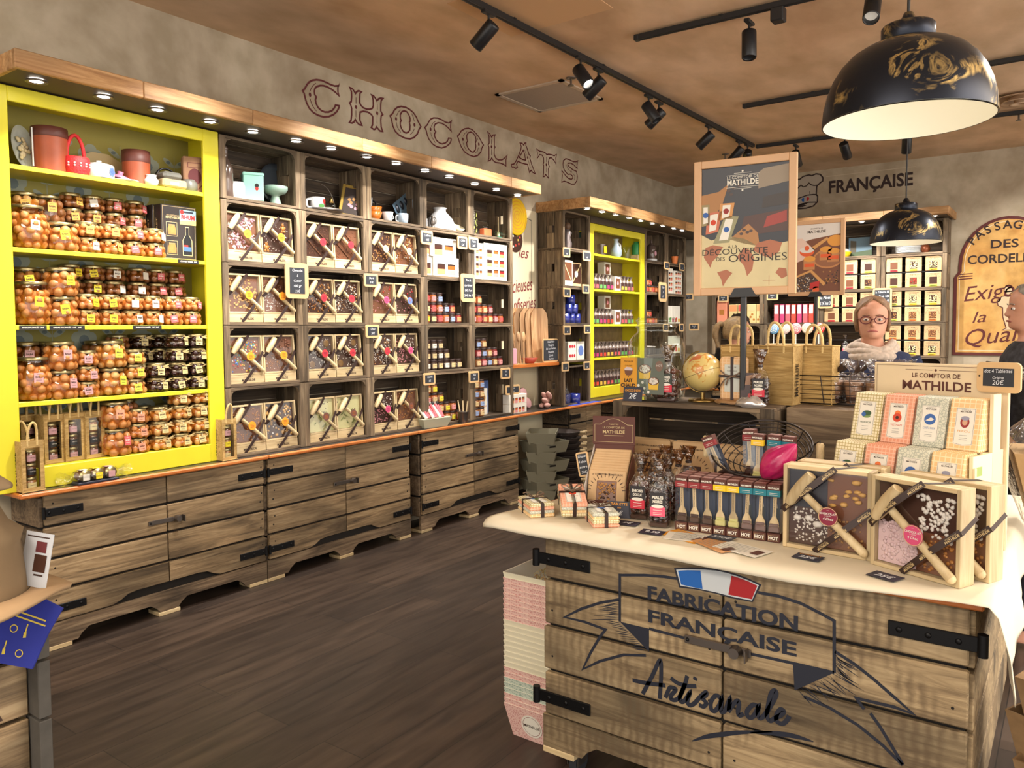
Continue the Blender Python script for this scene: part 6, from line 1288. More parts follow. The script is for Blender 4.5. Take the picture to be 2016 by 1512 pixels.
def art1(b,w,h,z):
 if b is None: return mat('poster_navy',(34,36,46),.35)
 M = frame3((0,-.0042,z),(1,0,0),(0,0,1)); X = lambda u: (u - .5) * w; P = lambda L: [(X(u),v * h) for u,v in L]
 par = mat('parchment',(208,194,150),.5,var=.08,vscale=9); rust = mat('map_rust',(168,104,76),.5); tan = mat('sack_tan',(170,122,76),.5); lb = mat('light_wood_print',(150,136,118),.5)
 b.flat(P([(0,0),(1,0),(1,.36),(.86,.34),(.7,.30),(.6,.36),(.5,.40),(.3,.43),(.12,.40),(0,.45)]),par,M,.0004)
 b.flat(P([(.45,.42),(1,.45),(1,.62),(.5,.58)]),mat('table_dark_red',(74,46,40),.4),M,.0003); b.flat(P([(.66,.80),(1,.84),(1,1 - .02),(.72,.96),(.66,.93)]),lb,M,.0004)
 b.flat(P([(0,.78),(.2,.80),(.32,.86),(.25,.70),(.18,.62),(0,.62)]),tan,M,.0004); b.flat(P([(.33,.40),(.55,.52),(.66,.44),(.68,.33),(.5,.36)]),tan,M,.0004)
 for cx4,cz4 in ((.32,.80),(.38,.82),(.35,.77),(.44,.84),(.5,.47),(.54,.45),(.47,.44),(.58,.46)): b.disc(X(cx4),cz4 * h,.007,M_DARKCH,M,.0007,8,.005)
 b.flat(P([(.72,.48),(.98,.52),(.98,.61),(.76,.57)]),mat('poster_red',(150,50,40),.4),M,.0006); b.flat(P([(.7,.64),(1,.66),(1,.76),(.72,.73)]),mat('poster_dark_bundle',(50,42,40),.4),M,.0006)
 for (q,col,lg) in (([(-.0,.52),(.10,.53),(.095,.70),(0,.70)],mat('pk_olive',(150,136,96),.5),LOGO[2]),([(.05,.45),(.2,.47),(.245,.64),(.07,.63)],mat('pk_coral',(196,112,84),.5),LOGO[1]),([(.2,.56),(.36,.58),(.39,.70),(.22,.70)],mat('pk_orange',(206,146,84),.5),LOGO[3]),([(.14,.37),(.33,.375),(.44,.585),(.28,.60)],mat('pk_sage',(150,146,112),.5),LOGO[2])):
  b.flat(P(q),col,M,.0009); cu,cv = sum(p[0] for p in q) / 4,sum(p[1] for p in q) / 4; b.flat(P([(cu + (u - cu) * .55,cv + (v - cv) * .78) for u,v in q]),M_PAPERW,M,.0012); b.disc(X(cu),cv * h,.01,lg,M,.0015,14)
 for q in ([(.03,.26),(.05,.34),(.14,.36),(.26,.34),(.2,.27),(.13,.22),(.11,.17)],[(.19,.13),(.3,.15),(.37,.12),(.31,.07),(.26,.01),(.24,.07)],[(.42,.25),(.5,.33),(.57,.30),(.62,.24),(.6,.14),(.54,.09),(.51,.17)],[(.6,.30),(.66,.36),(.8,.38),(.93,.35),(.9,.28),(.8,.23),(.72,.25)],[(.86,.11),(.9,.15),(.98,.14),(.99,.08),(.93,.06)]): b.flat(P(q),rust,M,.0006)
 b.text('LE COMPTOIR DE',X(.48),.895 * h,.0105,M_PAPERW,M,.0012,w=.36 * w); b.text('MATHILDE',X(.48),.843 * h,.020,M_PAPERW,M,.0012,w=.36 * w,bold=.03)
 for q,l in ((.925,.19),(.94,.1),(.825,.19),(.812,.1)): b.stroke([(X(.48 - l),q * h),(X(.48 + l),q * h)],.0012,M_PAPERW,M,z=.0012)
 for q in (.955,.798): b.disc(X(.48),q * h,.004,M_PAPERW,M,.0012,5)
 K = mat('poster_ink',(38,32,28),.5); b.text('À LA',X(.37),.325 * h,.012,K,M,.0012); b.text('DÉCOUVERTE',X(.39),.275 * h,.022,K,M,.0012,w=.76 * w); b.text('DES',X(.23),.225 * h,.014,K,M,.0012); b.text('ORIGINES',X(.655),.212 * h,.027,K,M,.0012,w=.66 * w)
 b.stroke([(X(.79),.09 * h),(X(.79),.01 * h)],.0012,rust,M,z=.0008); b.stroke([(X(.72),.05 * h),(X(.86),.05 * h)],.0012,rust,M,z=.0008)
def art2(b,w,h,z):
 if b is None: return mat('poster2_wood',(120,70,44),.4)
 M = frame3((0,-.0042,z),(1,0,0),(0,0,1)); X = lambda u: (u - .5) * w; P = lambda L: [(X(u),v * h) for u,v in L]; wh = mat('poster2_white',(226,220,214),.5)
 b.flat(P([(0,.7),(.4,.78),(1,.84),(1,1),(0,1)]),wh,M,.0003); b.flat(P([(0,.42),(.3,.5),(.4,.66),(.2,.8),(0,.8)]),mat('poster2_pinkwhite',(230,200,186),.5),M,.0005)
 b.text('LE COMPTOIR DE',X(.5),.925 * h,.009,M_INKD,M,.001,w=.26 * w); b.text('MATHILDE',X(.5),.87 * h,.017,M_INKD,M,.001,w=.38 * w,bold=.02)
 am = mat('poster2_amber',(226,156,60),.4); oj = mat('poster2_orange',(226,92,36),.4); gl = mat('poster2_glass',(196,134,80),.4)
 b.disc(X(.3),.60 * h,.045,oj,M,.0006,20,.032); b.disc(X(.3),.625 * h,.045,wh,M,.0008,20,.02); b.disc(X(.3),.65 * h,.015,oj,M,.001); b.flat(P([(.4,.66),(.72,.80),(.76,.77),(.44,.62)]),mat('spoon_print',(214,160,96),.5),M,.0008); b.disc(X(.9),.74 * h,.05,am,M,.0007,20,.035)
 b.disc(X(.74),.48 * h,.09,gl,M,.0006,26,.06); b.disc(X(.74),.48 * h,.08,mat('poster2_plate',(150,96,62),.4),M,.0008,26,.05)
 for cu,cv in ((.36,.42),(.70,.55),(.86,.52)): b.flat(P([(cu - .13,cv - .09),(cu + .11,cv - .09),(cu + .12,cv + .07),(cu - .13,cv + .07)]),gl,M,.001); b.disc(X(cu),(cv + .07) * h,.036,am,M,.0012,18,.018); b.flat(P([(cu - .11,cv - .05),(cu + .1,cv - .05),(cu + .1,cv + .0),(cu - .11,cv)]),oj,M,.0012)
 b.flat(P([(0,0),(0,.2),(.32,.3),(.6,.14),(.5,0)]),M_DARKCH,M,.0008); b.flat(P([(.0,.22),(.4,.33),(.7,.12),(.66,.08),(.38,.29),(0,.19)]),mat('spoon_print',(214,160,96),.5),M,.0012); rnd2 = random.Random(3)
 for k in range(70): u = rnd2.random() * .5; b.disc(X(u),rnd2.random() * .24 * h * (1 - abs(u - .25)),.004,M_NUT if k % 2 else M_SUGAR,M,.0015,6)
 b.flat(P([(.36,.03),(.56,.06),(.58,.16),(.38,.13)]),mat('poster_red2',(196,36,30),.4),M,.0016); b.disc(X(.5),.03 * h,.02,oj,M,.0016)
 for k in range(30): b.disc(X(.65 + rnd2.random() * .33),(.1 + rnd2.random() * .2) * h,.005,M_DARKCH if k % 2 else M_NUT,M,.001,6)
poster((3.215,2.775),.36,.487,1.615,math.radians(7),'tall framed poster of chocolate packs and a world map on a black pole',art1,ZK)
# second crate top: wire basket with film wrapped chocolate cups, chalkboard
r = root('wire_basket',(3.555,2.99,ZK),'low rectangular wire basket of film wrapped chocolate cups','basket'); b = B(); bw,bd,bh = .175,.1,.105
for k in range(7):
 z = .006 + k * (bh - .006) / 6; g = 1 + .12 * z / bh; b.tube([(-bw * g,-bd * g,z),(bw * g,-bd * g,z),(bw * g,bd * g,z),(-bw * g,bd * g,z)],.0022 if k in (0,6) else .0013,M_WIRE,5,True)
for i in range(5):
 x = -bw + i * bw / 2
 for sy in (-1,1): b.tube([(x,sy * bd,.006),(x * 1.12,sy * bd * 1.12,bh)],.0018,M_WIRE,5)
for sy in range(5): b.tube([(-bw,-bd + sy * bd / 2,.004),(bw,-bd + sy * bd / 2,.004)],.0014,M_WIRE,4)
b.obj('wire_frame',r)
def cup(seed):
 rnd = random.Random(seed); b = B(); b.lathe([(.024,.001),(.031,.06),(.033,.075)],mat('kraft_cup',(150,112,84),.6),18); b.lathe([(0,.068),(.031,.07)],M_MILKCH,16,caps=False); b.lathe([(.0247,.004),(.027,.024)],M_DARKCH,18,caps=False); c = b.mesh('paper_cup')
 b = B(); n = 16; rings = []
 for z,q in ((.002,.028),(.05,.036),(.085,.036),(.1,.02),(.108,.012),(.12,.02),(.14,.034),(.155,.046)): rings.append([(q * (1 + .18 * rnd.uniform(-1,1)) * math.cos(2 * PI * i / n),q * (1 + .18 * rnd.uniform(-1,1)) * math.sin(2 * PI * i / n),z + .004 * rnd.uniform(-1,1)) for i in range(n)])
 b.add([v for g in rings for v in g],[(j * n + i,j * n + (i + 1) % n,(j + 1) * n + (i + 1) % n,(j + 1) * n + i) for j in range(len(rings) - 1) for i in range(n)],M_FILM,smooth=True); f = b.mesh('film_wrap')
 b = B(); a = rnd.random() * 6
 for s_ in (-1,1): q = Vector((math.cos(a) * s_,math.sin(a) * s_ * .5 - .3,.5)).normalized(); vs = [Vector((0,0,.106)) + w for w in (Vector((0,0,-.006)),q * .05 + Vector((0,-.004,-.012)),q * .05 + Vector((0,0,.012)),Vector((0,0,.006)))]; b.add(vs,[(0,1,2,3)],M_DBROWN); b.add([v + Vector((0,.001,0)) for v in vs],[(3,2,1,0)],M_DBROWN)
 return [('paper_cup',c),('film_wrap',f),('ribbon',b.mesh('ribbon'))]
CUPS = [cup(s) for s in (3,5)]
k = 0
for j in range(2):
 for i in range(5):
  inst(CUPS[k % 2],'chocolate_cup',(3.415 + i * .07,2.945 + j * .085,ZK + .0065),'film wrapped chocolate cup, %s from left, %s row of the wire basket' % (ORD[i],('front','back')[j]),'chocolate cup','film wrapped cups in the low wire basket',k); k += 1
r = chalk_tag(.125,.175,[('Pour les',.4),('Gourmands...',.42),('Box',.36)],(3.355,3.15,ZK),0,'upright chalkboard reading Pour les Gourmands behind the jute bags',rot=(math.radians(-5),0,-.05),fw=.02)
B().box(-.05,.05,.012,.06,0,.012,M_PINE,.002).obj('foot',r)
B().box(3.2,3.5,3.1,3.3,ZI,ZK - .0005,M_CRATEX,.003).obj('wooden_riser'); tag(bpy.data.objects['wooden_riser'],'plain wooden riser under the Gourmands chalkboard','riser')
# second island behind, with the second poster
r = cabinet((2.2,4.75,0),0,1.235,.8,'second pallet cabinet island standing further back',None,M_PALLETS,0,art=None)
B().box(-.02,1.255,-.01,.82,.742,.765,M_EDGE,.004).obj('table_top',r)
poster((2.84,5.17),.342,.476,1.695,0,'smaller framed poster of jars and glasses on a black pole',art2,.766)
# ---------------------------------------------------------------- preserve jars of the near yellow unit
M_LID = mat('brass_lid',(170,156,112),.32,.85); M_AMB = film('amber_glass',(255,238,208),.93,.03)
M_FRUITS = {'apricot': mat('fruit_amber',(184,124,66),.5,var=.22,vscale=40),'brown': mat('fruit_brown',(142,94,56),.5,var=.2,vscale=40),'gold': mat('fruit_gold',(198,150,88),.5,var=.15,vscale=40),'cherry': mat('fruit_cherry',(44,16,16),.25,coat=.6,var=.3,vscale=40)}
M_SYR = {'apricot': mat('syrup_amber',(166,104,50),.4),'brown': mat('syrup_brown',(96,52,24),.3),'gold': mat('syrup_gold',(180,120,52),.3),'cherry': mat('syrup_dark',(30,12,12),.3)}
M_TAGS = {'yellow': mat('tag_yellow',(236,214,40),.6),'orange': mat('tag_orange_yellow',(230,176,80),.6),'white': mat('tag_white',(226,220,206),.6),'pink': mat('tag_pink',(206,96,100),.6),'mauve': mat('tag_mauve',(196,150,152),.6),'lime': mat('tag_lime',(214,214,70),.6),'cream': mat('tag_cream',(216,198,140),.6),'salmon': mat('tag_salmon',(232,150,120),.6)}
M_RAF = mat('raffia',(214,190,132),.8)
JS = {'large': (.086,.205,5,.023),'medium': (.079,.138,3,.0225),'small': (.0605,.0765,2,.0185)}
_JM = {}
def jar_parts(size,fruit,tagc,raf,var):
 R_,H,nr,fr = JS[size]; key = (size,fruit)
 if key not in _JM:
  rnd = random.Random(hash(size) % 97 + len(fruit)); s = R_; k = H - .016
  P = [(.55 * s,.001),(.80 * s,.004),(.93 * s,k * .14),(1.0 * s,k * .36),(.99 * s,k * .55),(.92 * s,k * .74),(.80 * s,k * .88),(.745 * s,k * .93),(.745 * s,k)]
  g = B().lathe(P,M_AMB,24,caps=False).lathe([(0,.001),(.55 * s,.001)],M_AMB,24,caps=False).mesh('glass')
  b = B(); b.lathe([(0,.004),(.74 * s,.006),(.86 * s,k * .2),(.9 * s,k * .45),(.84 * s,k * .7),(.72 * s,k * .84),(0,k * .86)],M_SYR[fruit],20,caps=False)
  def rad(z): 
   for (r0,z0),(r1,z1) in zip(P,P[1:]):
    if z0 <= z <= z1: return r0 + (r1 - r0) * (z - z0) / max(1e-6,z1 - z0)
   return .7 * s
  for j in range(nr):
   z = .004 + fr * .8 + j * (k * .8 - fr * 1.1) / max(1,nr - 1); q = rad(z) - fr * .74; n = max(5,int(2 * PI * q / (fr * 1.75)))
   for i in range(n):
    a = 2 * PI * (i + .5 * (j % 2)) / n + rnd.uniform(-.1,.1); b.ball((q * math.cos(a),q * math.sin(a),z + rnd.uniform(-.12,.12) * fr),fr * rnd.uniform(.85,1.08),M_FRUITS[fruit],seg=10,rings=7,sc=(1,1,rnd.uniform(.85,1.1)))
  c = b.mesh('preserved_fruit')
  L = .775 * s; l = B().lathe([(L,H - .0165),(L * 1.02,H - .014),(L * 1.02,H - .004),(L * .97,H - .001),(L * .9,H),(0,H)],M_LID,28,caps=False).mesh('lid')
  _JM[key] = (g,c,l)
 g,c,l = _JM[key]; tk = (size,tagc,var,'tag')
 if tk not in _JM:
  rnd = random.Random(var * 13 + 5); b = B(); w,h = (.040,.046) if size != 'small' else (.036,.038)
  a = rnd.uniform(-.2,.75); rr = R_ * 1.012; M = Matrix.Rotation(a,4,'Z') @ Matrix.Translation((0,-rr,H * (.50 if size != 'small' else .36))) @ Matrix.Rotation(rnd.uniform(-.16,.16),4,'Y') @ Matrix.Rotation(PI / 2 - .1,4,'X')
  b.flat([(-w / 2,-h * .35),(w / 2,-h * .35),(w / 2,h * .65),(-w / 2,h * .65)],M_TAGS[tagc],M,.001); b.flat([(-w / 2,-h * .35),(-w / 2,h * .65),(w / 2,h * .65),(w / 2,-h * .35)],M_TAGS[tagc],M @ Matrix.Translation((0,0,.0004)) @ Matrix.Diagonal((1,1,-1,1)),.0)
  ink = M_PAPERW if tagc == 'pink' else M_INKD
  if tagc != 'white' or var % 2: b.text('BABA',0,.004 + h * .05,.0085,ink,M,.0016,w=w * .72,bold=.03); b.stroke([(-w * .3,-.004),(w * .3,-.004)],.0016,ink,M,z=.0016); b.stroke([(-w * .22,h * .5),(w * .22,h * .5)],.0012,ink,M,z=.0016)
  b.stroke([(0,h * .62),(.003,h * .95)],.0022,M_TAGS['orange'] if tagc in ('orange','yellow') else M_TAGS['white'],M,z=.0012)
  _JM[tk] = b.mesh('tag')
 parts = [('glass',g),('preserved_fruit',c),('lid',l),('tag',_JM[tk])]
 if raf:
  rk = (size,'raf',var % 3)
  if rk not in _JM:
   rnd = random.Random(var); b = B(); L = .8 * R_; z = H - .02
   b.tube([(L * math.cos(2 * PI * i / 18),L * math.sin(2 * PI * i / 18),z) for i in range(18)],.002,M_RAF,4,True); a0 = -PI / 2 + rnd.uniform(.0,.6); c0 = Vector((L * math.cos(a0),L * math.sin(a0),z))
   tv = Vector((-math.sin(a0),math.cos(a0),0)); nv = Vector((math.cos(a0),math.sin(a0),0))
   for k in range(9):
    q = rnd.uniform(-1,1); s_ = 1 if k % 2 else -1; d = tv * s_ * rnd.uniform(.03,.05) + nv * rnd.uniform(.004,.016) + Vector((0,0,q * .016)); w = Vector((0,0,.0022))
    vs = [c0 - w,c0 + w,c0 + d * .5 + nv * .008 + w,c0 + d * .5 + nv * .008 - w,c0 + d + w * .7,c0 + d - w * .7]; b.add(vs,[(0,3,2,1),(3,5,4,2)],M_RAF); b.add([v - nv * .0006 for v in vs],[(1,2,3,0),(2,4,5,3)],M_RAF)
   _JM[rk] = b.mesh('raffia_bow')
  parts.append(('raffia_bow',_JM[rk]))
 return parts
SHN = ['top','second','third','bottom']
_cnt = [0]
def stack(shelf,zs,size,y,x,n,tagc,fruit='apricot',raf=False,col='',row='front'):
 H = JS[size][1]
 for i in range(n):
  _cnt[0] += 1; v = _cnt[0]
  tc = tagc[min(i,len(tagc) - 1)] if isinstance(tagc,(list,tuple)) else tagc
  pos = ('' if n == 1 else ('lowest of ' if i == 0 else 'topmost of ' if i == n - 1 else ORD[i] + ' up of ')) + ('its stack' if n > 1 else 'single')
  inst(jar_parts(size,fruit,tc,raf,v % 5),'preserve_jar',(x,y,zs + i * (H + .0004)),'%s %s tagged jar, %s jar shelf, %s row, %s pile, %s' % (size,tc,SHN[shelf],row,col,pos.replace('its stack','pile')),'jar','preserve jars on the near yellow unit',PI / 2 + R.uniform(-.12,.12))
XFr,XBk = .188,.068
# shelf 1
Z1 = 1.8845
stack(0,Z1,'large',1.677,.178,1,'white',col='left'); stack(0,Z1,'medium',1.817,.19,1,'yellow',col='second')
for u,t,c in ((171,('white','orange'),'third'),(216,('orange','orange'),'fourth'),(260,('pink','pink'),'fifth'),(302,('pink','white'),'sixth')): pass
for y,t,c in ((1.934,('white','orange'),'third'),(2.050,('orange','orange'),'fourth'),(2.166,('pink','pink'),'fifth'),(2.279,('pink','white'),'sixth')): stack(0,Z1,'small',y,.2,2,t,col=c)
stack(0,Z1,'medium',1.695,.09,2,'orange','gold',col='left',row='back'); stack(0,Z1,'medium',1.801,.085,2,'orange','brown',col='second',row='back')
for y,t,c in ((1.924,('orange',),'third'),(2.032,('orange','orange','orange','white'),'fourth'),(2.139,('pink',),'fifth'),(2.253,('pink',),'sixth')): stack(0,Z1,'small',y,.068,4,t,'brown',col=c,row='back')
# shelf 2
Z2 = 1.5295
stack(1,Z2,'large',1.680,.178,1,'yellow',col='left'); stack(1,Z2,'medium',1.805,.19,2,'yellow',col='second')
for y,t,c in ((1.920,'yellow','third'),(2.031,'yellow','fourth'),(2.144,'white','fifth'),(2.254,'white','sixth'),(2.369,'pink','seventh'),(2.480,'pink','eighth')): stack(1,Z2,'small',y,.2,2,t,col=c)
stack(1,Z2,'medium',1.689,.09,2,'yellow','apricot',col='left',row='back'); stack(1,Z2,'medium',1.793,.085,2,'yellow','brown',col='second',row='back')
for y,t,c in ((1.909,'yellow','third'),(2.019,'yellow','fourth'),(2.127,'white','fifth'),(2.256,'white','sixth'),(2.365,'pink','seventh'),(2.473,'pink','eighth')): stack(1,Z2,'small',y,.068,4,t,'brown',col=c,row='back')
# shelf 3
Z3 = 1.1745
stack(2,Z3,'large',1.672,.178,1,'mauve',col='left'); stack(2,Z3,'medium',1.794,.19,2,'mauve',col='second')
stack(2,Z3,'small',1.909,.2,3,'mauve',col='third'); stack(2,Z3,'medium',2.035,.19,2,'lime','gold',col='fourth'); stack(2,Z3,'small',2.149,.2,3,'lime','gold',col='fifth')
stack(2,Z3,'small',2.272,.2,2,'cream','cherry',True,col='sixth'); stack(2,Z3,'small',2.392,.2,4,'cream','cherry',True,col='seventh'); stack(2,Z3,'small',2.507,.2,4,'cream','cherry',True,col='eighth')
stack(2,Z3,'medium',1.677,.09,2,'mauve','brown',col='left',row='back'); stack(2,Z3,'medium',1.797,.085,2,'mauve','brown',col='second',row='back'); stack(2,Z3,'small',1.909,.068,3,'mauve','brown',col='third',row='back')
stack(2,Z3,'medium',2.027,.085,2,'lime','brown',col='fourth',row='back'); stack(2,Z3,'small',2.137,.068,4,'lime','brown',col='fifth',row='back')
for y,c in ((2.262,'sixth'),(2.378,'seventh'),(2.493,'eighth')): stack(2,Z3,'small',y,.068,4,'cream','cherry',True,col=c,row='back')
# bottom shelf
Z4 = .8642
stack(3,Z4,'medium',2.050,.19,2,('pink','salmon'),col='left'); stack(3,Z4,'small',2.158,.2,3,'salmon',col='second'); stack(3,Z4,'small',2.279,.2,3,'cream','gold',True,col='third')
stack(3,Z4,'small',2.400,.2,4,'cream','gold',True,col='fourth'); stack(3,Z4,'small',2.517,.2,4,'cream','gold',True,col='fifth')
stack(3,Z4,'medium',2.148,.085,2,'salmon','brown',col='left',row='back'); stack(3,Z4,'small',2.262,.068,3,'cream','brown',col='second',row='back'); stack(3,Z4,'small',2.403,.068,3,'cream','gold',col='third',row='back')
# black rum gift boxes
def gift_box():
 W,H,D = .205,.295,.062; b = B(); bk = mat('black_gift_card',(44,38,38),.4); b.box(-W / 2,W / 2,0,D,0,H,bk,.002); M = fxz(-.0004); b.stroke([(-W * .46,.008),(W * .46,.008),(W * .46,H - .008),(-W * .46,H - .008)],.0018,M_GOLD,M,closed=True)
 b.text('LE COMPTOIR DE',-.035,H * .80,.007,M_GOLD,M); b.text('MATHILDE',-.035,H * .75,.013,M_GOLD,M,bold=.02)
 MSD = Matrix(((0,0,-1,-W / 2),(-1,0,0,D / 2),(0,1,0,0),(0,0,0,1))); b.text('COFFRET',0,0,.014,M_GOLD,MSD @ Matrix.Translation((-.006,H * .5,0)) @ Matrix.Rotation(PI / 2,4,'Z'),.0006,bold=.02,w=.15)
 bx = b.mesh('black_box'); b = B()
 for z in (.035,.135): b.flat([(-.075,z - .008),(-.012,z - .008),(-.012,z + .068),(-.075,z + .068)],M_GOLD,M,.0006); b.flat([(-.073,z - .006),(-.014,z - .006),(-.014,z + .066),(-.073,z + .066)],bk,M,.0008); b.flat([(-.066,z),(-.021,z),(-.019,z + .03),(-.026,z + .048),(-.061,z + .048),(-.068,z + .03)],M_FRUITS['apricot'],M,.001); b.flat([(-.062,z + .048),(-.025,z + .048),(-.025,z + .056),(-.062,z + .056)],M_LID,M,.001)
 P = [(.022,.03),(.072,.03),(.072,.11),(.056,.14),(.056,.18),(.038,.18),(.038,.14),(.022,.11)]; b.flat([(x * 1.0 + (x - .047) * .16,z + (z - .1) * .06) for x,z in P],M_GOLD,M,.0006); b.flat(P,mat('bottle_black',(16,18,24),.2),M,.001); b.flat([(.024,.05),(.07,.05),(.07,.075),(.024,.075)],mat('bottle_label_blue',(70,110,160),.5),M,.0013); b.flat([(.024,.075),(.05,.075),(.05,.085),(.024,.085)],M_REDC,M,.0013)
 pic = b.mesh('printed_picture'); b = B(); x0,z0,z1 = .004,H * .66,H * .93; b.flat([(x0,z0),(W / 2 - .001,z0),(W / 2 - .001,z1),(x0,z1)],mat('card_sky',(150,190,206),.5),M,.0016); b.flat([(x0,z0),(W / 2 - .001,z0),(W / 2 - .001,z0 + .028),(x0,z0 + .018)],mat('card_sand',(226,190,110),.5),M,.0018); b.text('RHUM',.053,z0 + .03,.024,M_REDC,M,.002,bold=.05,w=.08); b.disc(x0 + .014,z1 - .012,.012,M_REDC,M,.0018); b.flat([(.03,z1 - .016),(.085,z1 - .016),(.085,z1 - .006),(.03,z1 - .006)],M_CARDN,M,.0018)
 return [('black_box',bx),('printed_picture',pic),('rhum_sticker',b.mesh('rhum_sticker'))]
GB_ = gift_box()
for k in range(3): inst(GB_,'gift_box',(.205 - (2 - k) * .0655 if False else .20 - k * .064,2.43 - k * .012,Z1),('black rum gift box at the front of the three on the top jar shelf','black rum gift box in the middle of the three on the top jar shelf','black rum gift box at the back of the three on the top jar shelf')[k],'gift box','black rum gift boxes',PI / 2)
# shelf strips
def strip(y0,y1,z,t,lb): 
 b = B(); b.box(.2625,.2645,y0,y1,z - .0215,z - .001,M_BLK); b.text(t,(y0 + y1) / 2,z - .0145,.0075,M_PAPERW,frame3((.2645,0,0),(0,1,0),(0,0,1)),.0006,bold=.03,w=(y1 - y0) * .8); tag(b.obj('price_strip'),lb,'price strip','black price strips on the yellow shelves')
strip(2.381,2.501,1.884,'COFFRET RHUM  35€','black price strip under the rum gift boxes')
strip(1.588,1.706,1.529,'BABAS PLONGÉS  30€','black price strip at the left of the second jar shelf'); strip(1.719,1.880,1.529,'BABAS PLONGÉS  15€  25€','black price strip second from left on the second jar shelf'); strip(2.121,2.275,1.529,'BABAS PLONGÉS  12€  20€','black price strip right of centre on the second jar shelf')
# ---------------------------------------------------------------- jute gift bags with little jars behind clear windows
def gift_bag():
 W,D,H = .098,.07,.235; b = B(); b.box(-W / 2,W / 2,D - .002,D,0,H,M_JUTE); b.box(-W / 2,-W / 2 + .002,0,D,0,H,M_JUTE); b.box(W / 2 - .002,W / 2,0,D,0,H,M_JUTE); b.box(-W / 2,W / 2,0,D,0,.003,M_JUTE)
 for x0,x1,z0,z1 in ((-W / 2,W / 2,0,.02),(-W / 2,W / 2,H - .032,H),(-W / 2,-W / 2 + .017,.02,H - .032),(W / 2 - .017,W / 2,.02,H - .032)): b.box(x0,x1,-.002,.0,z0,z1,M_JUTE)
 for x in (-W / 2,W / 2): b.tube([(x,-.002,0),(x,-.002,H)],.002,M_JUTE,5)
 b.tube([(-W / 2 - .004,-.003,.002),(W / 2 + .004,-.003,.002)],.0025,M_JUTE,5)
 MSD = Matrix(((0,0,-1,-W / 2),(-1,0,0,D / 2),(0,1,0,0),(0,0,0,1))); b.text('MATHILDE',0,0,.02,M_BLK,MSD @ Matrix.Translation((-.01,H * .45,0)) @ Matrix.Rotation(PI / 2,4,'Z'),.0012,bold=.03,w=.15); b.flat([(.018,H - .012),(.026,H - .012),(.026,H - .006),(.018,H - .006)],M_PAPERW,fxz(-.0022))
 body = b.mesh('body'); b = B(); b.box(-W / 2 + .017,W / 2 - .017,-.0008,-.0002,.02,H - .032,M_PANE); pn = b.mesh('clear_window'); out = [('body',body),('clear_window',pn)]
 for y in (.0,D):
  b = B(); w = W * .22; b.tube([(-w,y,H * .9)] + [(-w * math.cos(t),y + (.02 if y else -.012) * math.sin(t),H + .085 * math.sin(t) ** .8) for t in [PI * i / 12 for i in range(13)]] + [(w,y,H * .9)],.0055,M_ROPE,8); out.append(('rope_handle',b.mesh('rope_handle')))
 return out
GBAG = gift_bag()
def little_jar(lab,fill,lidm=None,s_=1):
 lidm = lidm or M_LID
 b = B(); b.lathe([(.024,.001),(.0275,.004),(.0275,.045),(.024,.05)],fill,18,caps=True); f = b.mesh('filling'); b = B(); b.lathe([(.0285,.0),(.029,.004),(.029,.046),(.0255,.052)],M_GLASS,18,caps=False); g = b.mesh('glass'); b = B(); b.lathe([(.0275,.05),(.028,.052),(.028,.06),(.0265,.062),(0,.062)],lidm,18,caps=False); l = b.mesh('lid')
 b = B(); a0,a1 = -2.3,-.84; vs = []; n = 8
 for i in range(n + 1): a = a0 + (a1 - a0) * i / n; vs += [(.0294 * math.cos(a),.0294 * math.sin(a),.01),(.0294 * math.cos(a),.0294 * math.sin(a),.038)]
 b.add(vs,[(2 * i,2 * i + 2,2 * i + 3,2 * i + 1) for i in range(n)],lab); b.text('TARTIN',0,.024,.005,M_PAPERW if lab == M_BLK else M_INKD,fxz(-.0298),.0,w=.024); return [('filling',f),('glass',g),('lid',l),('label',b.mesh('label'))]
LJ = [little_jar(M_TAGS['mauve'],M_SYR['brown']),little_jar(M_BLK,M_SYR['brown']),little_jar(M_TAGS['cream'],M_SYR['apricot']),little_jar(M_TAGS['yellow'],M_SYR['apricot'])]
def gbag(x,y,z,rz,lb,js,short):
 inst(GBAG,'gift_bag',(x,y,z),lb,'gift bag','jute gift bags of little jars',rz)
 for k in range(3):
  c,s_ = math.cos(rz),math.sin(rz); inst(LJ[js[k]],'little_jar',(x - s_ * .033,y + c * .033,z + .0035 + k * .0635),'little jar, %s of three, in the %s' % (('lowest','middle','topmost')[k],short),'jar','little jars in the jute gift bags',rz)
gbag(.318,1.601,.7645,PI / 2 + .1,'jute gift bag standing on the worktop at the far left',(2,1,0),'jute gift bag on the worktop at the far left')
gbag(.205,1.748,.8642,PI / 2 + .12,'jute gift bag at the left of three on the bottom yellow shelf',(0,1,0),'left one of the three shelf gift bags')
gbag(.205,1.843,.8642,PI / 2 + .12,'jute gift bag in the middle of three on the bottom yellow shelf',(0,1,0),'middle one of the three shelf gift bags')
gbag(.205,1.941,.8642,PI / 2 + .12,'jute gift bag at the right of three on the bottom yellow shelf',(0,1,2),'right one of the three shelf gift bags')
gbag(.10,1.691,.8642,PI / 2 + .12,'jute gift bag at the back left corner of the bottom yellow shelf',(0,1,0),'back left corner shelf gift bag')
gbag(.315,2.630,.7645,PI / 2 + .12,'jute gift bag on the worktop in front of the first crate column',(2,3,0),'gift bag before the first crate column')
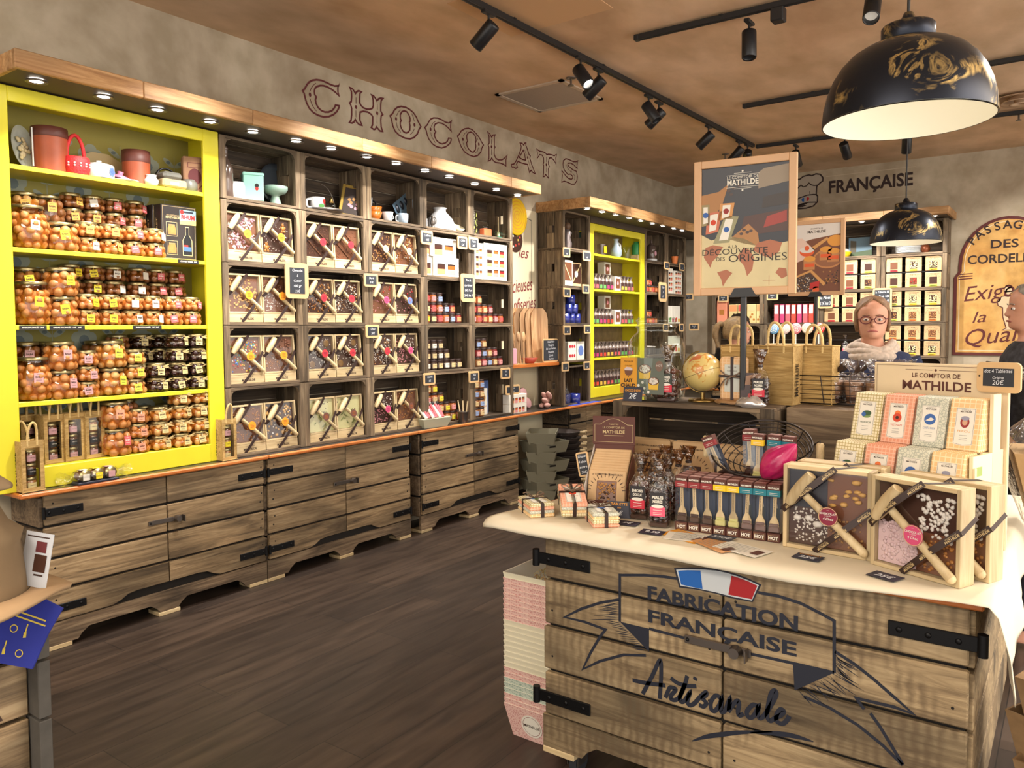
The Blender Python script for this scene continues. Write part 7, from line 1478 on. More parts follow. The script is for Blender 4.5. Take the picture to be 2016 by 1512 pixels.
# clear wrapped tray of small jars on the worktop
r = root('wrapped_jar_tray',(.318,1.881,.7645),'film wrapped tray of little jars lying on the worktop before the yellow unit','gift tray',None,PI / 2 + .03); b = B(); b.box(-.1,.1,-.035,.035,0,.012,M_CARDN,.003); b.obj('tray',r)
b = B(); rnd = random.Random(2); n = 20; rings = [[(x,q * (1 + .2 * rnd.uniform(-1,1)) * math.cos(2 * PI * i / n) * 1.0,.035 + q * .8 * (1 + .15 * rnd.uniform(-1,1)) * math.sin(2 * PI * i / n)) for i in range(n)] for x,q in ((-.165,.045),(-.14,.03),(-.115,.012),(-.095,.036),(0,.04),(.095,.036),(.115,.014),(.14,.03),(.165,.042))]
b.add([(p[0],p[1],max(.0005,p[2])) for g in rings for p in g],[(j * n + i,j * n + (i + 1) % n,(j + 1) * n + (i + 1) % n,(j + 1) * n + i) for j in range(8) for i in range(n)],M_FILM,smooth=True); b.obj('film_wrap',r)
for k in range(3):
 x = (-.062,0,.062)[k]; o = link('little_jar',None,r) if False else None
 b = B(); b.lathe([(.026,0),(.0275,.004),(.0275,.045),(.024,.052)],M_SYR['brown'],16,Matrix.Translation((x,.03,.041)) @ Matrix.Rotation(PI / 2,4,'X')); b.lathe([(.028,.05),(.028,.06),(0,.061)],M_LID,16,Matrix.Translation((x,.03,.041)) @ Matrix.Rotation(PI / 2,4,'X'),caps=False); b.box(x - .018,x + .018,-.018,.012,.0688,.0694,(M_TAGS['white'],M_TAGS['yellow'],M_TAGS['mauve'])[k]); b.box(x - .016,x + .016,-.037,-.0365,.02,.05,(M_TAGS['white'],M_TAGS['yellow'],M_TAGS['mauve'])[k]); b.obj('little_jar',r)
# ---------------------------------------------------------------- mallet boxes in the crates
OS,RS,CS,PS,BS,DS = M_ORST,M_RDST,mat('cream_sticker',(216,200,170),.5),M_PKST,M_BLST,mat('brown_sticker',(110,70,60),.5)
KIND = {(3,0): (('marsh',M_MILKCH,OS,'pink marshmallow'),('ginger',M_DARKCH,OS,'gingerbread man')),(3,1): (('stick',M_DARKCH,RS,'chocolate stick'),('stick',M_MILKCH,RS,'lighter chocolate stick')),(3,2): (('nuts',M_DARKCH,CS,'walnut'),('mixnut',M_MILKCH,CS,'mixed nut')),
  (2,0): (('puff',M_MILKCH,OS,'puffed caramel'),('milkbits',M_MILKCH,OS,'white crumb')),(2,1): (('mixnut',M_DARKCH,RS,'dark nut'),('coco',M_DARKCH,RS,'coconut flake')),(2,2): (('red',M_MILKCH,PS,'red crumb'),('red',M_DARKCH,BS,'blue stickered')),
  (1,0): (('mm',M_MILKCH,OS,'coloured candy'),('balls',M_MILKCH,OS,'chocolate ball')),(1,1): (('orange',M_DARKCH,RS,'candied orange'),('orange',M_DARKCH,RS,'candied orange')),(1,2): (('coco',M_DARKCH,RS,'white flake'),('pinkmix',M_DARKCH,PS,'pink and white flake')),
  (0,0): (('crumble',M_MILKCH,OS,'biscuit crumb'),('hazel',M_DARKCH,OS,'hazelnut')),(0,1): (('swirl',M_WHITECH,DS,'green swirled white'),('swirl',M_WHITECH,DS,'green swirled white')),(0,2): (('pinkmix',M_DARKCH,PS,'pink crumb'),('crumble',M_MILKCH,DS,'plain milk'))}
sd = 20
for (k,c),two in KIND.items():
 for j,(kd,slab,st,nm) in enumerate(two):
  sd += 1; p = mallet_box(kd,slab,st,.232,.058,.05,False,sd); z = ROWZ[k] + (.0165 if k else .0165)
  inst(p,'mallet_chocolate_box',(.258,2.643 + c * .5605 + .16 + j * .237,z),'%s mallet box, %s one in the %s crate row, %s column' % (nm,('left','right')[j],ROWN[k],colname[c]),'chocolate box','mallet chocolate boxes in the crates',rot=(math.radians(-4),0,PI / 2))
# ---------------------------------------------------------------- chalk price tags on the shelves
TG = [(3.139,1.691,0.174,0.218,('Chocolat','à','Casser','400 gr','21€'),'large chalkboard reading Chocolat à Casser on the first crate post'),(3.761,1.787,0.127,0.089,('Doré','21€'),'small chalkboard above the red crumb boxes'),(3.767,1.442,0.123,0.090,('Choc','20€'),'small chalkboard above the flake boxes'),(4.329,2.119,0.128,0.100,('Coffret','15€'),'chalk tag at the left above the white jam gift boxes'),(4.738,2.118,0.118,0.098,('Offre','12€'),'chalk tag left of a touching pair above the jam boxes'),(4.877,2.121,0.122,0.100,('Pack','26€'),'chalk tag right of a touching pair above the jam boxes'),(4.802,1.710,0.177,0.219,('Pot à','tartiner','8€ l\'un','20€ les 3'),'tall chalkboard reading Pot à tartiner on the jam crate post'),(4.338,1.084,0.129,0.091,('Confit','5€'),'chalk tag above the bottom mustard jars'),(4.868,1.069,0.129,0.093,('Miel','9€'),'chalk tag on the post above the recipe books'),(5.292,1.076,0.130,0.094,('Kit','7€'),'chalk tag at the right above the recipe books'),
      (6.234,2.158,0.125,0.089,('','9€'),'chalk tag left of the far crate column under the bottles'),(6.605,2.149,0.145,0.093,('','8€'),'chalk tag right of the far crate column under the bottles'),(6.240,1.788,0.125,0.085,('','7€'),'chalk tag left above the blue cups'),(6.585,1.832,0.125,0.088,('','7€'),'chalk tag right above the blue cups'),(6.239,1.437,0.126,0.085,('','6€'),'chalk tag left below the blue cups'),(6.612,1.446,0.117,0.084,('','6€'),'chalk tag right below the blue cups'),(6.210,1.096,0.125,0.086,('','5€'),'chalk tag left above the blue mug'),(6.602,1.090,0.117,0.084,('','5€'),'chalk tag right above the blue mug'),
      (8.367,1.797,0.204,0.222,('Pâte','à','6€'),'tall narrow chalkboard on the post beyond the far yellow unit'),(8.474,2.173,0.139,0.088,('','4€'),'chalk tag above the far white jar cartons'),(8.906,2.180,0.135,0.092,('','4€'),'chalk tag left of two close to the tall poster'),(8.452,1.453,0.139,0.089,('','4€'),'chalk tag under the far white pouches'),(8.899,1.450,0.120,0.092,('','4€'),'chalk tag near the ponytailed woman')]
for y,z,w,h,ln,lb in TG: chalk_tag(w,h,[(t,.5) for t in ln],(.304 if y < 5.6 or y > 6.8 else .325,y,z),PI / 2,lb,'chalk price tags on the left wall',fw=min(w,h) * .17)
for x,z,lb,w,h in ((0.304,1.869,'chalk tag below the left bottom corner of the tall poster',.13,.085),(0.379,1.501,'chalk tag behind the ponytailed woman',.13,.085),(0.743,1.839,'chalk tag left of the black pole on the back shelves',.13,.085),(1.329,1.846,'chalk tag above the jute bag handles on the back shelves',.13,.085)):
 chalk_tag(w,h,[('Biscuit',.4),('5€',.5)],(x,9.098,z - .04),0,lb,'chalk price tags on the back wall',fw=.016)
x,z = 2.498,1.769; chalk_tag(.19,.27,[('la Tablette 5€',.5),('les Trois 12€',.5),('la Gourmande 6€',.5),('Dégustation',.5),('offerte',.5)],(x,9.085,z - .135),0,'framed chalkboard price list among the packets above the woman in glasses',fw=.02)
x,z = 1.918,1.784; chalk_tag(.16,.17,[('la Pâtes',.5),('12€ les 3',.6)],(x,9.085,z - .085),0,'square chalkboard at the lower right of the small poster',fw=.02)
# ---------------------------------------------------------------- jam jars
SPR = [mat('spread_dark',(66,36,28),.35),mat('spread_orange',(200,96,40),.35),mat('spread_red',(150,36,40),.35),mat('spread_tan',(170,104,60),.35)]; LDK = mat('dark_lid',(54,36,32),.4)
LBC = {'yellow': (228,214,60),'red': (206,84,80),'orange': (226,150,100),'pink': (222,150,150),'blue': (150,170,210),'cream': (216,190,140),'white': (226,220,210)}
JJ = {}
def jam(c,f):
 if (c,f) not in JJ: JJ[(c,f)] = little_jar(mat('jam_label_' + c,LBC[c],.6),SPR[f],LDK)
 return JJ[(c,f)]
def pyramid(y0,z,rows,cols,fill,where,sc=1.22,pitch=.074,x=.20):
 for r_,n in enumerate(rows):
  for i in range(n):
   c = cols[(i + r_) % len(cols)]
   inst(jam(c,fill[(i + r_) % len(fill)]),'spread_jar',(x - .0 * r_,y0 + (i + .5) * pitch,z + r_ * .0765),'%s label spread jar, %s from left, %s tier, %s' % (c,ORD[i],('lowest','second','third','fourth')[r_],where),'jar','small spread jars in the crates',PI / 2,scale=sc)
CY = lambda c: 2.643 + c * .5605 + .05
zz = lambda k: ROWZ[k] + .0165
pyramid(CY(3),zz(2),(6,5,3),('yellow','cream','red','pink','blue','orange'),(1,0,2),'middle crate of fourth column'); pyramid(CY(4),zz(2),(6,4,2),('pink','red','orange','cream'),(2,1),'middle crate of fifth column')
pyramid(CY(3),zz(1),(6,4,3),('white','cream','cream'),(0,),'second crate row, fourth column'); pyramid(CY(4) + .06,zz(1),(5,4,2),('cream','pink','blue'),(3,2,0),'second crate row, fifth column')
pyramid(CY(3),zz(0),(6,5,3,2),('cream','yellow','pink'),(3,1),'bottom crate of fourth column'); pyramid(CY(4),zz(0),(2,2,2,2),('blue','cream'),(3,),'bottom crate of fifth column',x=.22)
pyramid(7.97 + .05,zz(3),(6,3),('orange','red'),(1,),'far crate by the second yellow unit'); pyramid(7.97 + .05,zz(2),(5,3),('orange','red'),(1,),'lower far crate by second yellow unit')
def wbox(nm,loc,W,D,H,base,draw,label,cat,rz=PI / 2,group=None,rot=None,sub='printed_front'):
 r = root(nm,loc,label,cat,group,rz,rot); b = B(); b.box(-W / 2,W / 2,0,D,0,H,base,.0015); b.obj('carton',r)
 b = B(); draw(b,fxz(-.0006),W,H); b.obj(sub,r); return r
def jarpic(n,rows=1,extra=True):
 def f(b,M,W,H):
  for r_ in range(rows):
   for i in range(n):
    x,z = -W * .40 + W * .8 * (i + .5) / n,H * (.10 + .8 * r_ / rows); w = W * .3 / n; h = H * .55 / rows
    b.flat([(x - w,z),(x + w,z),(x + w,z + h * .5),(x - w,z + h * .5)],mat('jam_label_pink',LBC['pink'],.6) if i % 2 else mat('jam_label_orange',LBC['orange'],.6),M); b.flat([(x - w,z + h * .5),(x + w,z + h * .5),(x + w,z + h * .85),(x - w,z + h * .85)],SPR[i % 4],M)
    b.flat([(x - w,z + h * .85),(x + w,z + h * .85),(x + w,z + h),(x - w,z + h)],LDK,M)
  if extra: b.text('LES TARTINES',0,H * .84,H * .07,M_BLST,M,w=W * .5)
 return f
GW_ = 'white jam gift cartons'
for k,(y,z,dy,lb) in enumerate(((CY(3) + .23,zz(3),0,'lower white jam gift carton in the fourth crate column'),(CY(3) + .20,zz(3) + .146,0,'upper white jam gift carton in the fourth crate column'))): wbox('jam_gift_box',(.25,y,z),.30,.08,.145,M_PAPERW,jarpic(2),lb,'gift box',group=GW_)
for k in range(2): wbox('jam_gift_box',(.235,CY(3) + .045,zz(3) + k * .146),.075,.1,.145,M_PAPERW,jarpic(1,1,False),'narrow %s carton beside the white jam gift cartons' % ('lower','upper')[k],'gift box',group=GW_)
wbox('advent_box',(.25,CY(4) + .30,zz(3)),.30,.1,.30,M_PAPERW,jarpic(3,3),'big square white carton printed with nine jars','gift box',PI / 2 - .05,GW_); wbox('advent_box',(.25,CY(4) + .075,zz(3)),.13,.1,.29,M_PAPERW,jarpic(2,4,False),'tall white carton left of the nine jar carton','gift box',PI / 2 + .1,GW_)
# ---------------------------------------------------------------- old kitchen pieces on the top shelves
def pot(nm,loc,label,cat,parts,rz=PI / 2,rot=None,group=None):
 r = root(nm,loc,label,cat,group,rz,rot)
 for pn,fn in parts: b = B(); fn(b); b.obj(pn,r)
 return r
L_ = lambda prof,m,seg=28,caps=True,M=None: (lambda b: b.lathe(prof,m,seg,M,caps=caps))
def hnd(cx,z0,z1,out,r,m,y=0): return lambda b: b.tube(spline([(cx,y,z0),(cx + out,y,z0 + (z1 - z0) * .15),(cx + out,y,z0 + (z1 - z0) * .85),(cx,y,z1)],5),r,m,8)
TZ = 2.2595; LEA = mat('tan_leather',(160,78,48),.5,var=.12,vscale=14); LEAD = mat('dark_leather',(92,48,40),.5); PORC = mat('porcelain',(222,224,224),.25,coat=.4); MINT = mat('mint_enamel',(150,206,190),.4); CEL = mat('celadon',(150,176,164),.3,coat=.4); BGL = mat('smoky_glass',(96,80,72),.15,coat=.6); MAUV = mat('mauve_ceramic',(190,110,140),.3,coat=.4); REDW = mat('red_wicker',(206,40,44),.6,bump=.4,vscale=120); GRB_ = mat('grey_bakelite',(110,110,104),.3)
def shade_plate(b):
 b.lathe([(0,0),(.07,.004),(.1,.016),(.104,.02)],mat('plate_rim_grey',(176,180,172),.35,var=.2,vscale=20),28,Matrix.Diagonal((.62,1,1,1)),caps=False); rnd = random.Random(2)
 for k in range(26): a,q = rnd.random() * 6.3,.06 * rnd.random(); b.blob((q * .6 * math.cos(a),q * math.sin(a),.012),.012,mat('plate_relief',(200,186,150),.5),rnd,(1,1,.5))
yt = lambda y: y
pot('relief_plate',(.13,1.677,TZ + .105),'oval relief plate leaning at the left end of the top yellow shelf','plate',(('dish',shade_plate),),rot=(math.radians(80),0,PI / 2 + .35))
pot('leather_canister',(.16,1.794,TZ),'larger tan leather canister on the top yellow shelf','canister',(('body',L_([(.075,0),(.078,.18)],LEA)),('rim_band',L_([(.0785,.165),(.081,.17),(.079,.212),(.0,.213)],LEAD)),('strap',lambda b: b.tube([(-.084,-.02,.02),(-.086,-.02,.2)],.004,PORC,6))))
pot('leather_canister',(.15,2.226,TZ),'smaller tan leather canister right of the mauve lid','canister',(('body',L_([(.066,0),(.068,.15)],LEA)),('rim_band',L_([(.0685,.12),(.07,.125),(.069,.182),(0,.183)],LEAD))))
pot('wicker_basket',(.20,1.894,TZ),'small red wicker basket with a looped handle','basket',(('basket',L_([(.055,0),(.063,.03),(.064,.06),(.06,.085),(.05,.086)],REDW)),('handle',lambda b: b.tube([(.042 * math.cos(t),0,.08 + .115 * math.sin(t)) for t in [PI * i / 12 for i in range(13)]],.009,REDW,8)),('white_weave',lambda b: [b.ball((.0645 * math.cos(a),.0645 * math.sin(a),z),.005,PORC,seg=6,rings=4) for z in (.04,.052) for a in [i * .42 for i in range(15)]])))
pot('enamel_pot',(.20,2.006,TZ),'white enamel pot with a blue flower and lid','pot',(('pot',L_([(.066,0),(.07,.004),(.07,.062)],PORC)),('lid',L_([(.071,.062),(.066,.068),(.03,.078),(.012,.08),(.013,.09),(0,.092)],PORC)),('blue_flower',lambda b: [b.disc(.012 * math.cos(a),.032 + .012 * math.sin(a),.011,M_BLST,Matrix.Rotation(.5,4,'Z') @ fxz(-.0705),.001,10) for a in (0,1.26,2.5,3.77,5.03)])))
pot('scalloped_platter',(.04,2.089,TZ),'pale scalloped platter standing behind the enamel pot','platter',(('platter',lambda b: b.prism([(.13 * math.cos(2 * PI * i / 40) * (1 + .03 * math.cos(10 * 2 * PI * i / 40)),.08 + .085 * math.sin(2 * PI * i / 40) * (1 + .03 * math.cos(10 * 2 * PI * i / 40))) for i in range(40)],mat('old_ivory',(176,156,110),.4),.01,Matrix(((1,0,0,0),(0,0,-1,0),(0,1,0,0),(0,0,0,1)))),),))
pot('ceramic_lid',(.19,2.132,TZ),'mauve ceramic lid tilted on a flat saucer','lid',(('saucer',L_([(.04,0),(.075,.008),(.076,.011),(.04,.004)],PORC)),('lid',lambda b: b.lathe([(.052,0),(.05,.012),(.02,.022),(.012,.03),(.016,.04),(0,.044)],MAUV,24,Matrix.Translation((-.02,0,.014)) @ Matrix.Rotation(.2,4,'Y')))))
pot('white_pot',(.225,2.265,TZ),'tiny white china pot at the front edge of the top yellow shelf','pot',(('pot',L_([(.022,0),(.034,.012),(.036,.028),(.026,.042),(.024,.05),(.028,.056),(.02,.057)],PORC)),))
pot('electric_grinder',(.20,2.386,TZ),'old beige electric device with grey hood and coiled flex','appliance',(('base',lambda b: b.box(-.07,.07,-.05,.06,.006,.05,mat('beige_bakelite',(176,156,120),.4),.008)),('feet',lambda b: [b.cyl((x,y,0),(x,y,.006),.008,M_BLK) for x in (-.05,.05) for y in (-.03,.04)]),('hood',lambda b: b.box(-.06,.05,-.045,.055,.05,.09,GRB_,.014)),('label',lambda b: b.flat([(-.03,.02),(.02,.02),(.02,.034),(-.03,.034)],M_PAPERW,fxz(-.0505))),('flex',lambda b: b.tube([(.02 + .055 * math.cos(t),.075 + .008 * math.sin(t * .4),.075 + .05 * math.sin(t)) for t in [i * .4 for i in range(40)]],.0045,M_BLK,6))))
pot('moulinex_jug',(.19,2.502,TZ),'small smoked glass pot right of the old electric device','pot',(('pot',L_([(.03,0),(.045,.02),(.045,.05),(.03,.07),(0,.075)],GRB_)),))
for o in bpy.data.objects:
 if o.name.startswith('moulinex'): o.name = 'smoked_pot'
pot('kraft_pack',(.205,2.529,TZ),'brown paper pack with a dark red roundel at the right end','paper pack',(('pack',lambda b: b.box(-.06,.06,0,.06,0,.20,mat('brown_paper',(150,112,84),.8,var=.1),.006)),('print',lambda b: (b.disc(.0,.09,.035,M_BURG,fxz(-.0004),.0004,20,.045),b.stroke([(-.035,.14),(.035,.14),(.035,.165),(-.035,.165)],.003,M_BURG,fxz(-.0004),True),b.stroke([(-.02,.01),(.02,.025),(.05,.06)],.006,M_BURG,fxz(-.0004))))),rz=PI / 2 - .35)
T4 = zz(4)
pot('glass_bottle',(.2,2.725,T4),'tall smoky glass bottle beside the yellow unit','bottle',(('bottle',L_([(.04,0),(.045,.006),(.045,.16),(.03,.205),(.017,.225),(.016,.275),(.02,.28),(.018,.29),(0,.291)],BGL)),))
pot('china_mug',(.215,2.788,T4),'white china mug before the mint tin','mug',(('mug',L_([(.038,0),(.045,.02),(.046,.075),(.04,.09),(.042,.095),(.036,.095)],PORC)),))
pot('mint_tin',(.20,2.907,T4),'square mint green tin on the top crate shelf','tin',(('tin',lambda b: b.box(-.058,.058,-.05,.05,0,.15,MINT,.004)),('lid',lambda b: b.box(-.061,.061,-.053,.053,.146,.166,MINT,.005)),('printed_figure',lambda b: (b.disc(.018,.09,.012,M_BLK,fxz(-.0505),.0006,10),b.disc(.018,.072,.01,M_REDC,fxz(-.0505),.0006,10,.012)))),rz=PI / 2 - .5)
pot('pedestal_bowl',(.17,3.093,T4),'celadon pedestal bowl on the top crate shelf','bowl',(('foot',L_([(.048,0),(.034,.02),(.022,.06),(.03,.068)],CEL)),('bowl',L_([(.03,.068),(.06,.078),(.074,.098),(.076,.118),(.07,.12),(.06,.1),(0,.085)],CEL))))
pot('dark_plate',(.075,3.176,T4),'dark blue grey plate standing behind the celadon bowl','plate',(('plate',L_([(0,0),(.11,.004),(.14,.016),(.142,.02),(.1,.012)],mat('slate_glaze',(62,68,76),.3,coat=.3),36,False,Matrix.Translation((0,0,.142)) @ Matrix.Rotation(math.radians(80),4,'X'))),))
pot('china_figure',(.225,3.233,T4),'tiny china lady figurine in a wide skirt','figurine',(('skirt',L_([(.028,0),(.03,.006),(.016,.035),(.01,.042)],MAUV)),('body',L_([(.01,.04),(.013,.058),(.006,.07),(.012,.08),(.011,.092),(0,.1)],PORC))))
pot('metal_tray',(.17,3.468,T4),'round dark metal tray holding the mug and oil lamp','tray',(('tray',L_([(.0,.006),(.12,.006),(.13,.02),(.134,.02),(.12,.0),(0,0)],M_STEEL,36,False)),('bail_handle',lambda b: b.tube([(.12 * math.cos(t),.02,.02 + .17 * math.sin(t)) for t in [PI * i / 16 for i in range(9)]],.003,M_STEEL,6))))
pot('painted_mug',(.18,3.410,T4 + .0075),'white mug painted with red and green flowers','mug',(('mug',L_([(.045,0),(.047,.005),(.05,.085),(.046,.085),(.043,.01)],PORC)),('handle',hnd(-.047,.015,.07,-.035,.008,PORC)),('flowers',lambda b: (b.disc(.0,.06,.016,M_REDC,Matrix.Rotation(.4,4,'Z') @ fxz(-.05)),b.disc(.0,.04,.012,M_REDC,Matrix.Rotation(.7,4,'Z') @ fxz(-.05)),b.disc(0,.03,.02,mat('leaf_green',(70,130,60),.5),Matrix.Rotation(-.1,4,'Z') @ fxz(-.05),.001,14,.014)))))
pot('oil_lamp',(.18,3.529,T4 + .0075),'little glass and brass oil lamp on the metal tray','oil lamp',(('reservoir',L_([(.03,0),(.034,.03),(.03,.055),(.014,.065)],M_GLASS)),('burner',L_([(.014,.063),(.018,.07),(.012,.085),(.01,.1),(0,.102)],M_BRASS))))
def pic(b,W=.17,H=.23):
 for q in ((-W / 2,-W / 2 + .022,0,H),(W / 2 - .022,W / 2,0,H),(-W / 2 + .022,W / 2 - .022,0,.022),(-W / 2 + .022,W / 2 - .022,H - .022,H)): b.box(q[0],q[1],0,.03,q[2],q[3],mat('gilt',(196,164,84),.35,.6),.004)
pot('gilt_picture',(.18,3.695,T4),'gilt framed flower picture leaning against the crate side','picture',(('frame',pic),('canvas',lambda b: (b.box(-.064,.064,.006,.012,.022,.208,mat('dark_canvas',(52,38,34),.6)),[b.disc(.03 * math.cos(k * 2),.1 + .04 * math.sin(k * 3),.012,M_NUT if k % 2 else M_PINKM,fxz(.0058),.0006,9) for k in range(8)]))),rot=(math.radians(-14),math.radians(10),PI / 2 - .75))
for k in range(2): pot('amber_bowl',(.20,3.900,T4 + k * .035),'amber glass bowl, %s of the two nested beside the bun tin' % ('lower','upper')[k],'bowl',(('bowl',L_([(.03,0),(.045,.02),(.055,.055),(.05,.055),(.04,.02),(0,.008)],mat('amber_bowl_glaze',(190,104,36),.25,coat=.5))),),group='nested amber bowls')
def tin(b):
 b.box(-.1,.1,0,.006,0,.26,mat('blue_steel',(120,148,172),.3,.7),.003)
 for i in range(2):
  for j in range(4): b.ball((-.048 + .096 * i,.002,.035 + j * .064),.026,mat('tin_cup_dark',(40,44,52),.3,.6),seg=14,rings=8,sc=(1.35,.5,.85))
pot('madeleine_tin',(.14,4.195,T4 + .06),'blue steel bun tin with eight dark hollows tilted in the crate','baking tin',(('tin',tin),),rot=(math.radians(-8),math.radians(58),PI / 2))
pot('china_cup',(.22,4.009,T4),'flowered porcelain cup before the bun tin','cup',(('cup',L_([(.022,0),(.03,.006),(.034,.03),(.042,.065),(.038,.065),(0,.01)],PORC)),('handle',hnd(.034,.02,.05,.02,.004,PORC))))
pot('china_mug',(.22,4.158,T4),'pale blue lettered mug at the right before the bun tin','mug',(('mug',L_([(.03,0),(.04,.01),(.044,.05),(.044,.07),(.04,.07),(0,.01)],mat('pale_blue_china',(176,196,216),.3,coat=.4))),('handle',hnd(-.042,.012,.055,-.022,.005,PORC))))
pot('enamel_jug',(.13,3.897,T4),'tall grey enamel jug at the left of the third column','jug',(('jug',L_([(.04,0),(.045,.01),(.036,.1),(.042,.16),(.038,.16)],mat('enamel_grey',(150,156,160),.3,coat=.4))),('handle',hnd(.04,.05,.15,.045,.006,M_IRON))))
pot('milk_glass_shade',(.15,4.650,T4),'white milk glass lamp shade standing in the fourth column','lamp shade',(('shade',L_([(.125,0),(.122,.03),(.1,.09),(.06,.135),(.048,.145),(.046,.165),(.058,.175),(.056,.177)],mat('milk_glass',(226,228,232),.2,coat=.6),40,False)),))
pot('pewter_ewer',(.24,4.464,T4),'small pewter ewer before the milk glass shade','ewer',(('body',L_([(.02,0),(.01,.012),(.014,.02),(.022,.04),(.016,.06),(.01,.075),(.018,.085),(0,.088)],M_STEEL)),('handle',hnd(.014,.03,.078,.022,.003,M_STEEL))))
pot('salt_pot',(.22,4.385,T4),'white flowered salt pot at the left of the fourth column','pot',(('pot',L_([(.025,0),(.028,.006),(.028,.06),(.02,.07),(.022,.08),(0,.084)],PORC)),))
pot('flower_bowl',(.18,4.816,T4 + .012),'cream bowl with blue flowers tilted at the right of the fourth column','bowl',(('bowl',L_([(.02,0),(.04,.01),(.055,.04),(.05,.042),(.036,.014),(0,.006)],mat('cream_glaze',(222,212,180),.3,coat=.4))),),rot=(.5,0,PI / 2))
pot('glass_vase',(.2,4.991,T4),'tall clear vase painted with leaves in the fifth column','vase',(('glass',L_([(.034,.002),(.036,.2)],M_GLASS,24,False)),('leaf_painting',lambda b: [b.ball((.0365 * math.cos(k * 2.4),.0365 * math.sin(k * 2.4),.012 + k * .006),.01,mat('leaf_yellow_green',(186,190,96),.5),seg=6,rings=4,sc=(.5,.5,1)) for k in range(28)])))
pot('coral_glass',(.2,5.165,T4),'square glass jar with coral band beside the vase','glass',(('jar',lambda b: b.box(-.05,.05,-.03,.03,0,.065,mat('coral_glass',(214,112,74),.2,coat=.5),.008)),('glass_lid',L_([(.024,.066),(.028,.09),(.02,.1),(0,.102)],M_GLASS))))
pot('spoon_glass',(.21,5.249,T4 + .066),'tumbler holding a red spoon in the fifth column','glass',(('tumbler',L_([(.025,0),(.034,.06),(.033,.06)],M_GLASS,20,False)),('spoon',lambda b: b.cyl((0,0,.004),(.015,.01,.13),.005,M_BURG))),rot=(0,.12,PI / 2)) if False else None
pot('wooden_spoon',(.16,5.395,T4),'pale wooden spoon upright at the right of the fifth column','spoon',(('bowl',lambda b: b.ball((0,0,.035),.02,M_PINEZ,seg=12,rings=8,sc=(1,.4,1.7))),('handle',lambda b: b.cyl((0,0,.06),(0,0,.19),.006,M_PINEZ))))
pot('glass_dish',(.2,5.355,T4 + .005),'clear glass dish with teal foot leaning in the fifth column','dish',(('dish',L_([(.02,0),(.045,.02),(.06,.05),(.058,.05),(.04,.024)],M_GLASS,28,False)),('foot',L_([(.025,.0),(.02,.012)],mat('teal_glass',(40,150,130),.2)))),rot=(.3,0,PI / 2))
# ---------------------------------------------------------------- far yellow unit and far crates
def small_bag(lab,core,seed):
 rnd = random.Random(seed); b = B(); b.box(-.028,.028,-.02,.02,.002,.08,core,.006); b.flat([(-.02,.014),(.02,.014),(.02,.045),(-.02,.045)],lab,fxz(-.0205)); f = b.mesh('filled_bag'); b = B()
 b.lathe([(.029,.079),(.024,.095),(.008,.108),(.02,.128),(.028,.14)],M_FILMS,9,Matrix.Diagonal((1,.7,1,1)),caps=False); return [('filled_bag',f),('gathered_top',b.mesh('gathered_top'))]
M_FILMS = mat('grey_brown_film',(150,136,128),.2,.3)
SBL = [mat('lab_rose',(206,90,100),.5),mat('lab_green',(96,160,90),.5),mat('lab_magenta',(180,60,110),.5),mat('lab_red2',(206,70,56),.5),mat('lab_gold',(220,180,80),.5)]
SB = [small_bag(l,mat('dark_core',(70,48,46),.3,coat=.4),i) for i,l in enumerate(SBL)]
for s,z in enumerate((1.889,1.536,1.194,.8992)):
 z += .0005
 for r_ in range(2):
  for i in range(12):
   if s < 2 and 6 <= i <= 7: continue
   k = (i // 2 + s + r_) % 5
   inst(SB[k],'chocolate_bag',(.215 - r_ * .062,6.885 + i * .077,z),'small far bag, %s shelf, %s row, %s from left' % (('second','third','fourth','bottom')[s],('front','back')[r_],ORD[i]),'bag of chocolates','small bags in the far yellow unit',PI / 2,scale=1.15)
 if s < 2:
  for q in range(2): wbox('chocolate_carton',(.235 - q * .09,7.40 - q * .06,z),.13,.085,.15 + .15 * q,M_PAPERW,lambda b,M,W,H: (b.flat([(-.045,H - .125),(.045,H - .125),(.045,H - .02),(-.045,H - .02)],M_MILKCH,M),b.disc(0,H - .07,.02,M_PINK,M,.001)),'white window carton, %s one on the %s shelf of the far yellow unit' % (('front','taller back')[q],('second','third')[s]),'chocolate carton')
Z = 2.2435
pot('wooden_board',(.06,6.97,Z),'small wooden board standing at the back of the far yellow unit','board',(('board',lambda b: b.box(-.13,.13,0,.012,0,.17,M_PINE,.004)),))
pot('tea_canister',(.2,7.900,Z),'green tin with red flower at the top of the far yellow unit','tin',(('tin',L_([(.05,.06),(.052,.065),(.052,.17),(.03,.19),(.03,.205),(0,.206)],mat('tin_green',(60,150,90),.35))),('stand',lambda b: b.box(-.06,.06,-.05,.05,0,.0595,M_PINE,.003)),('flower',lambda b: b.disc(0,.12,.03,M_REDC,fxz(-.0525)))))
pot('white_jug',(.18,7.465,Z),'pale blue white jug on the far yellow unit','jug',(('jug',L_([(.04,0),(.06,.03),(.06,.08),(.03,.13),(.022,.18),(.03,.2)],mat('pale_blue_china',(176,196,216),.3,coat=.4))),('handle',hnd(.03,.05,.16,.06,.01,PORC))))
pot('glass_jar',(.21,7.640,Z),'clear straight glass jar on the far yellow unit','jar',(('glass',L_([(.05,.002),(.052,.12),(.058,.13)],M_GLASS,24,False)),))
pot('black_label_glass',(.21,7.093,Z),'glass with black and gold label at the left of the far yellow unit','glass',(('glass',L_([(.04,0),(.045,.11)],BGL)),('label',lambda b: b.flat([(-.03,.02),(.03,.02),(.03,.09),(-.03,.09)],M_YBAND,fxz(-.046)))))
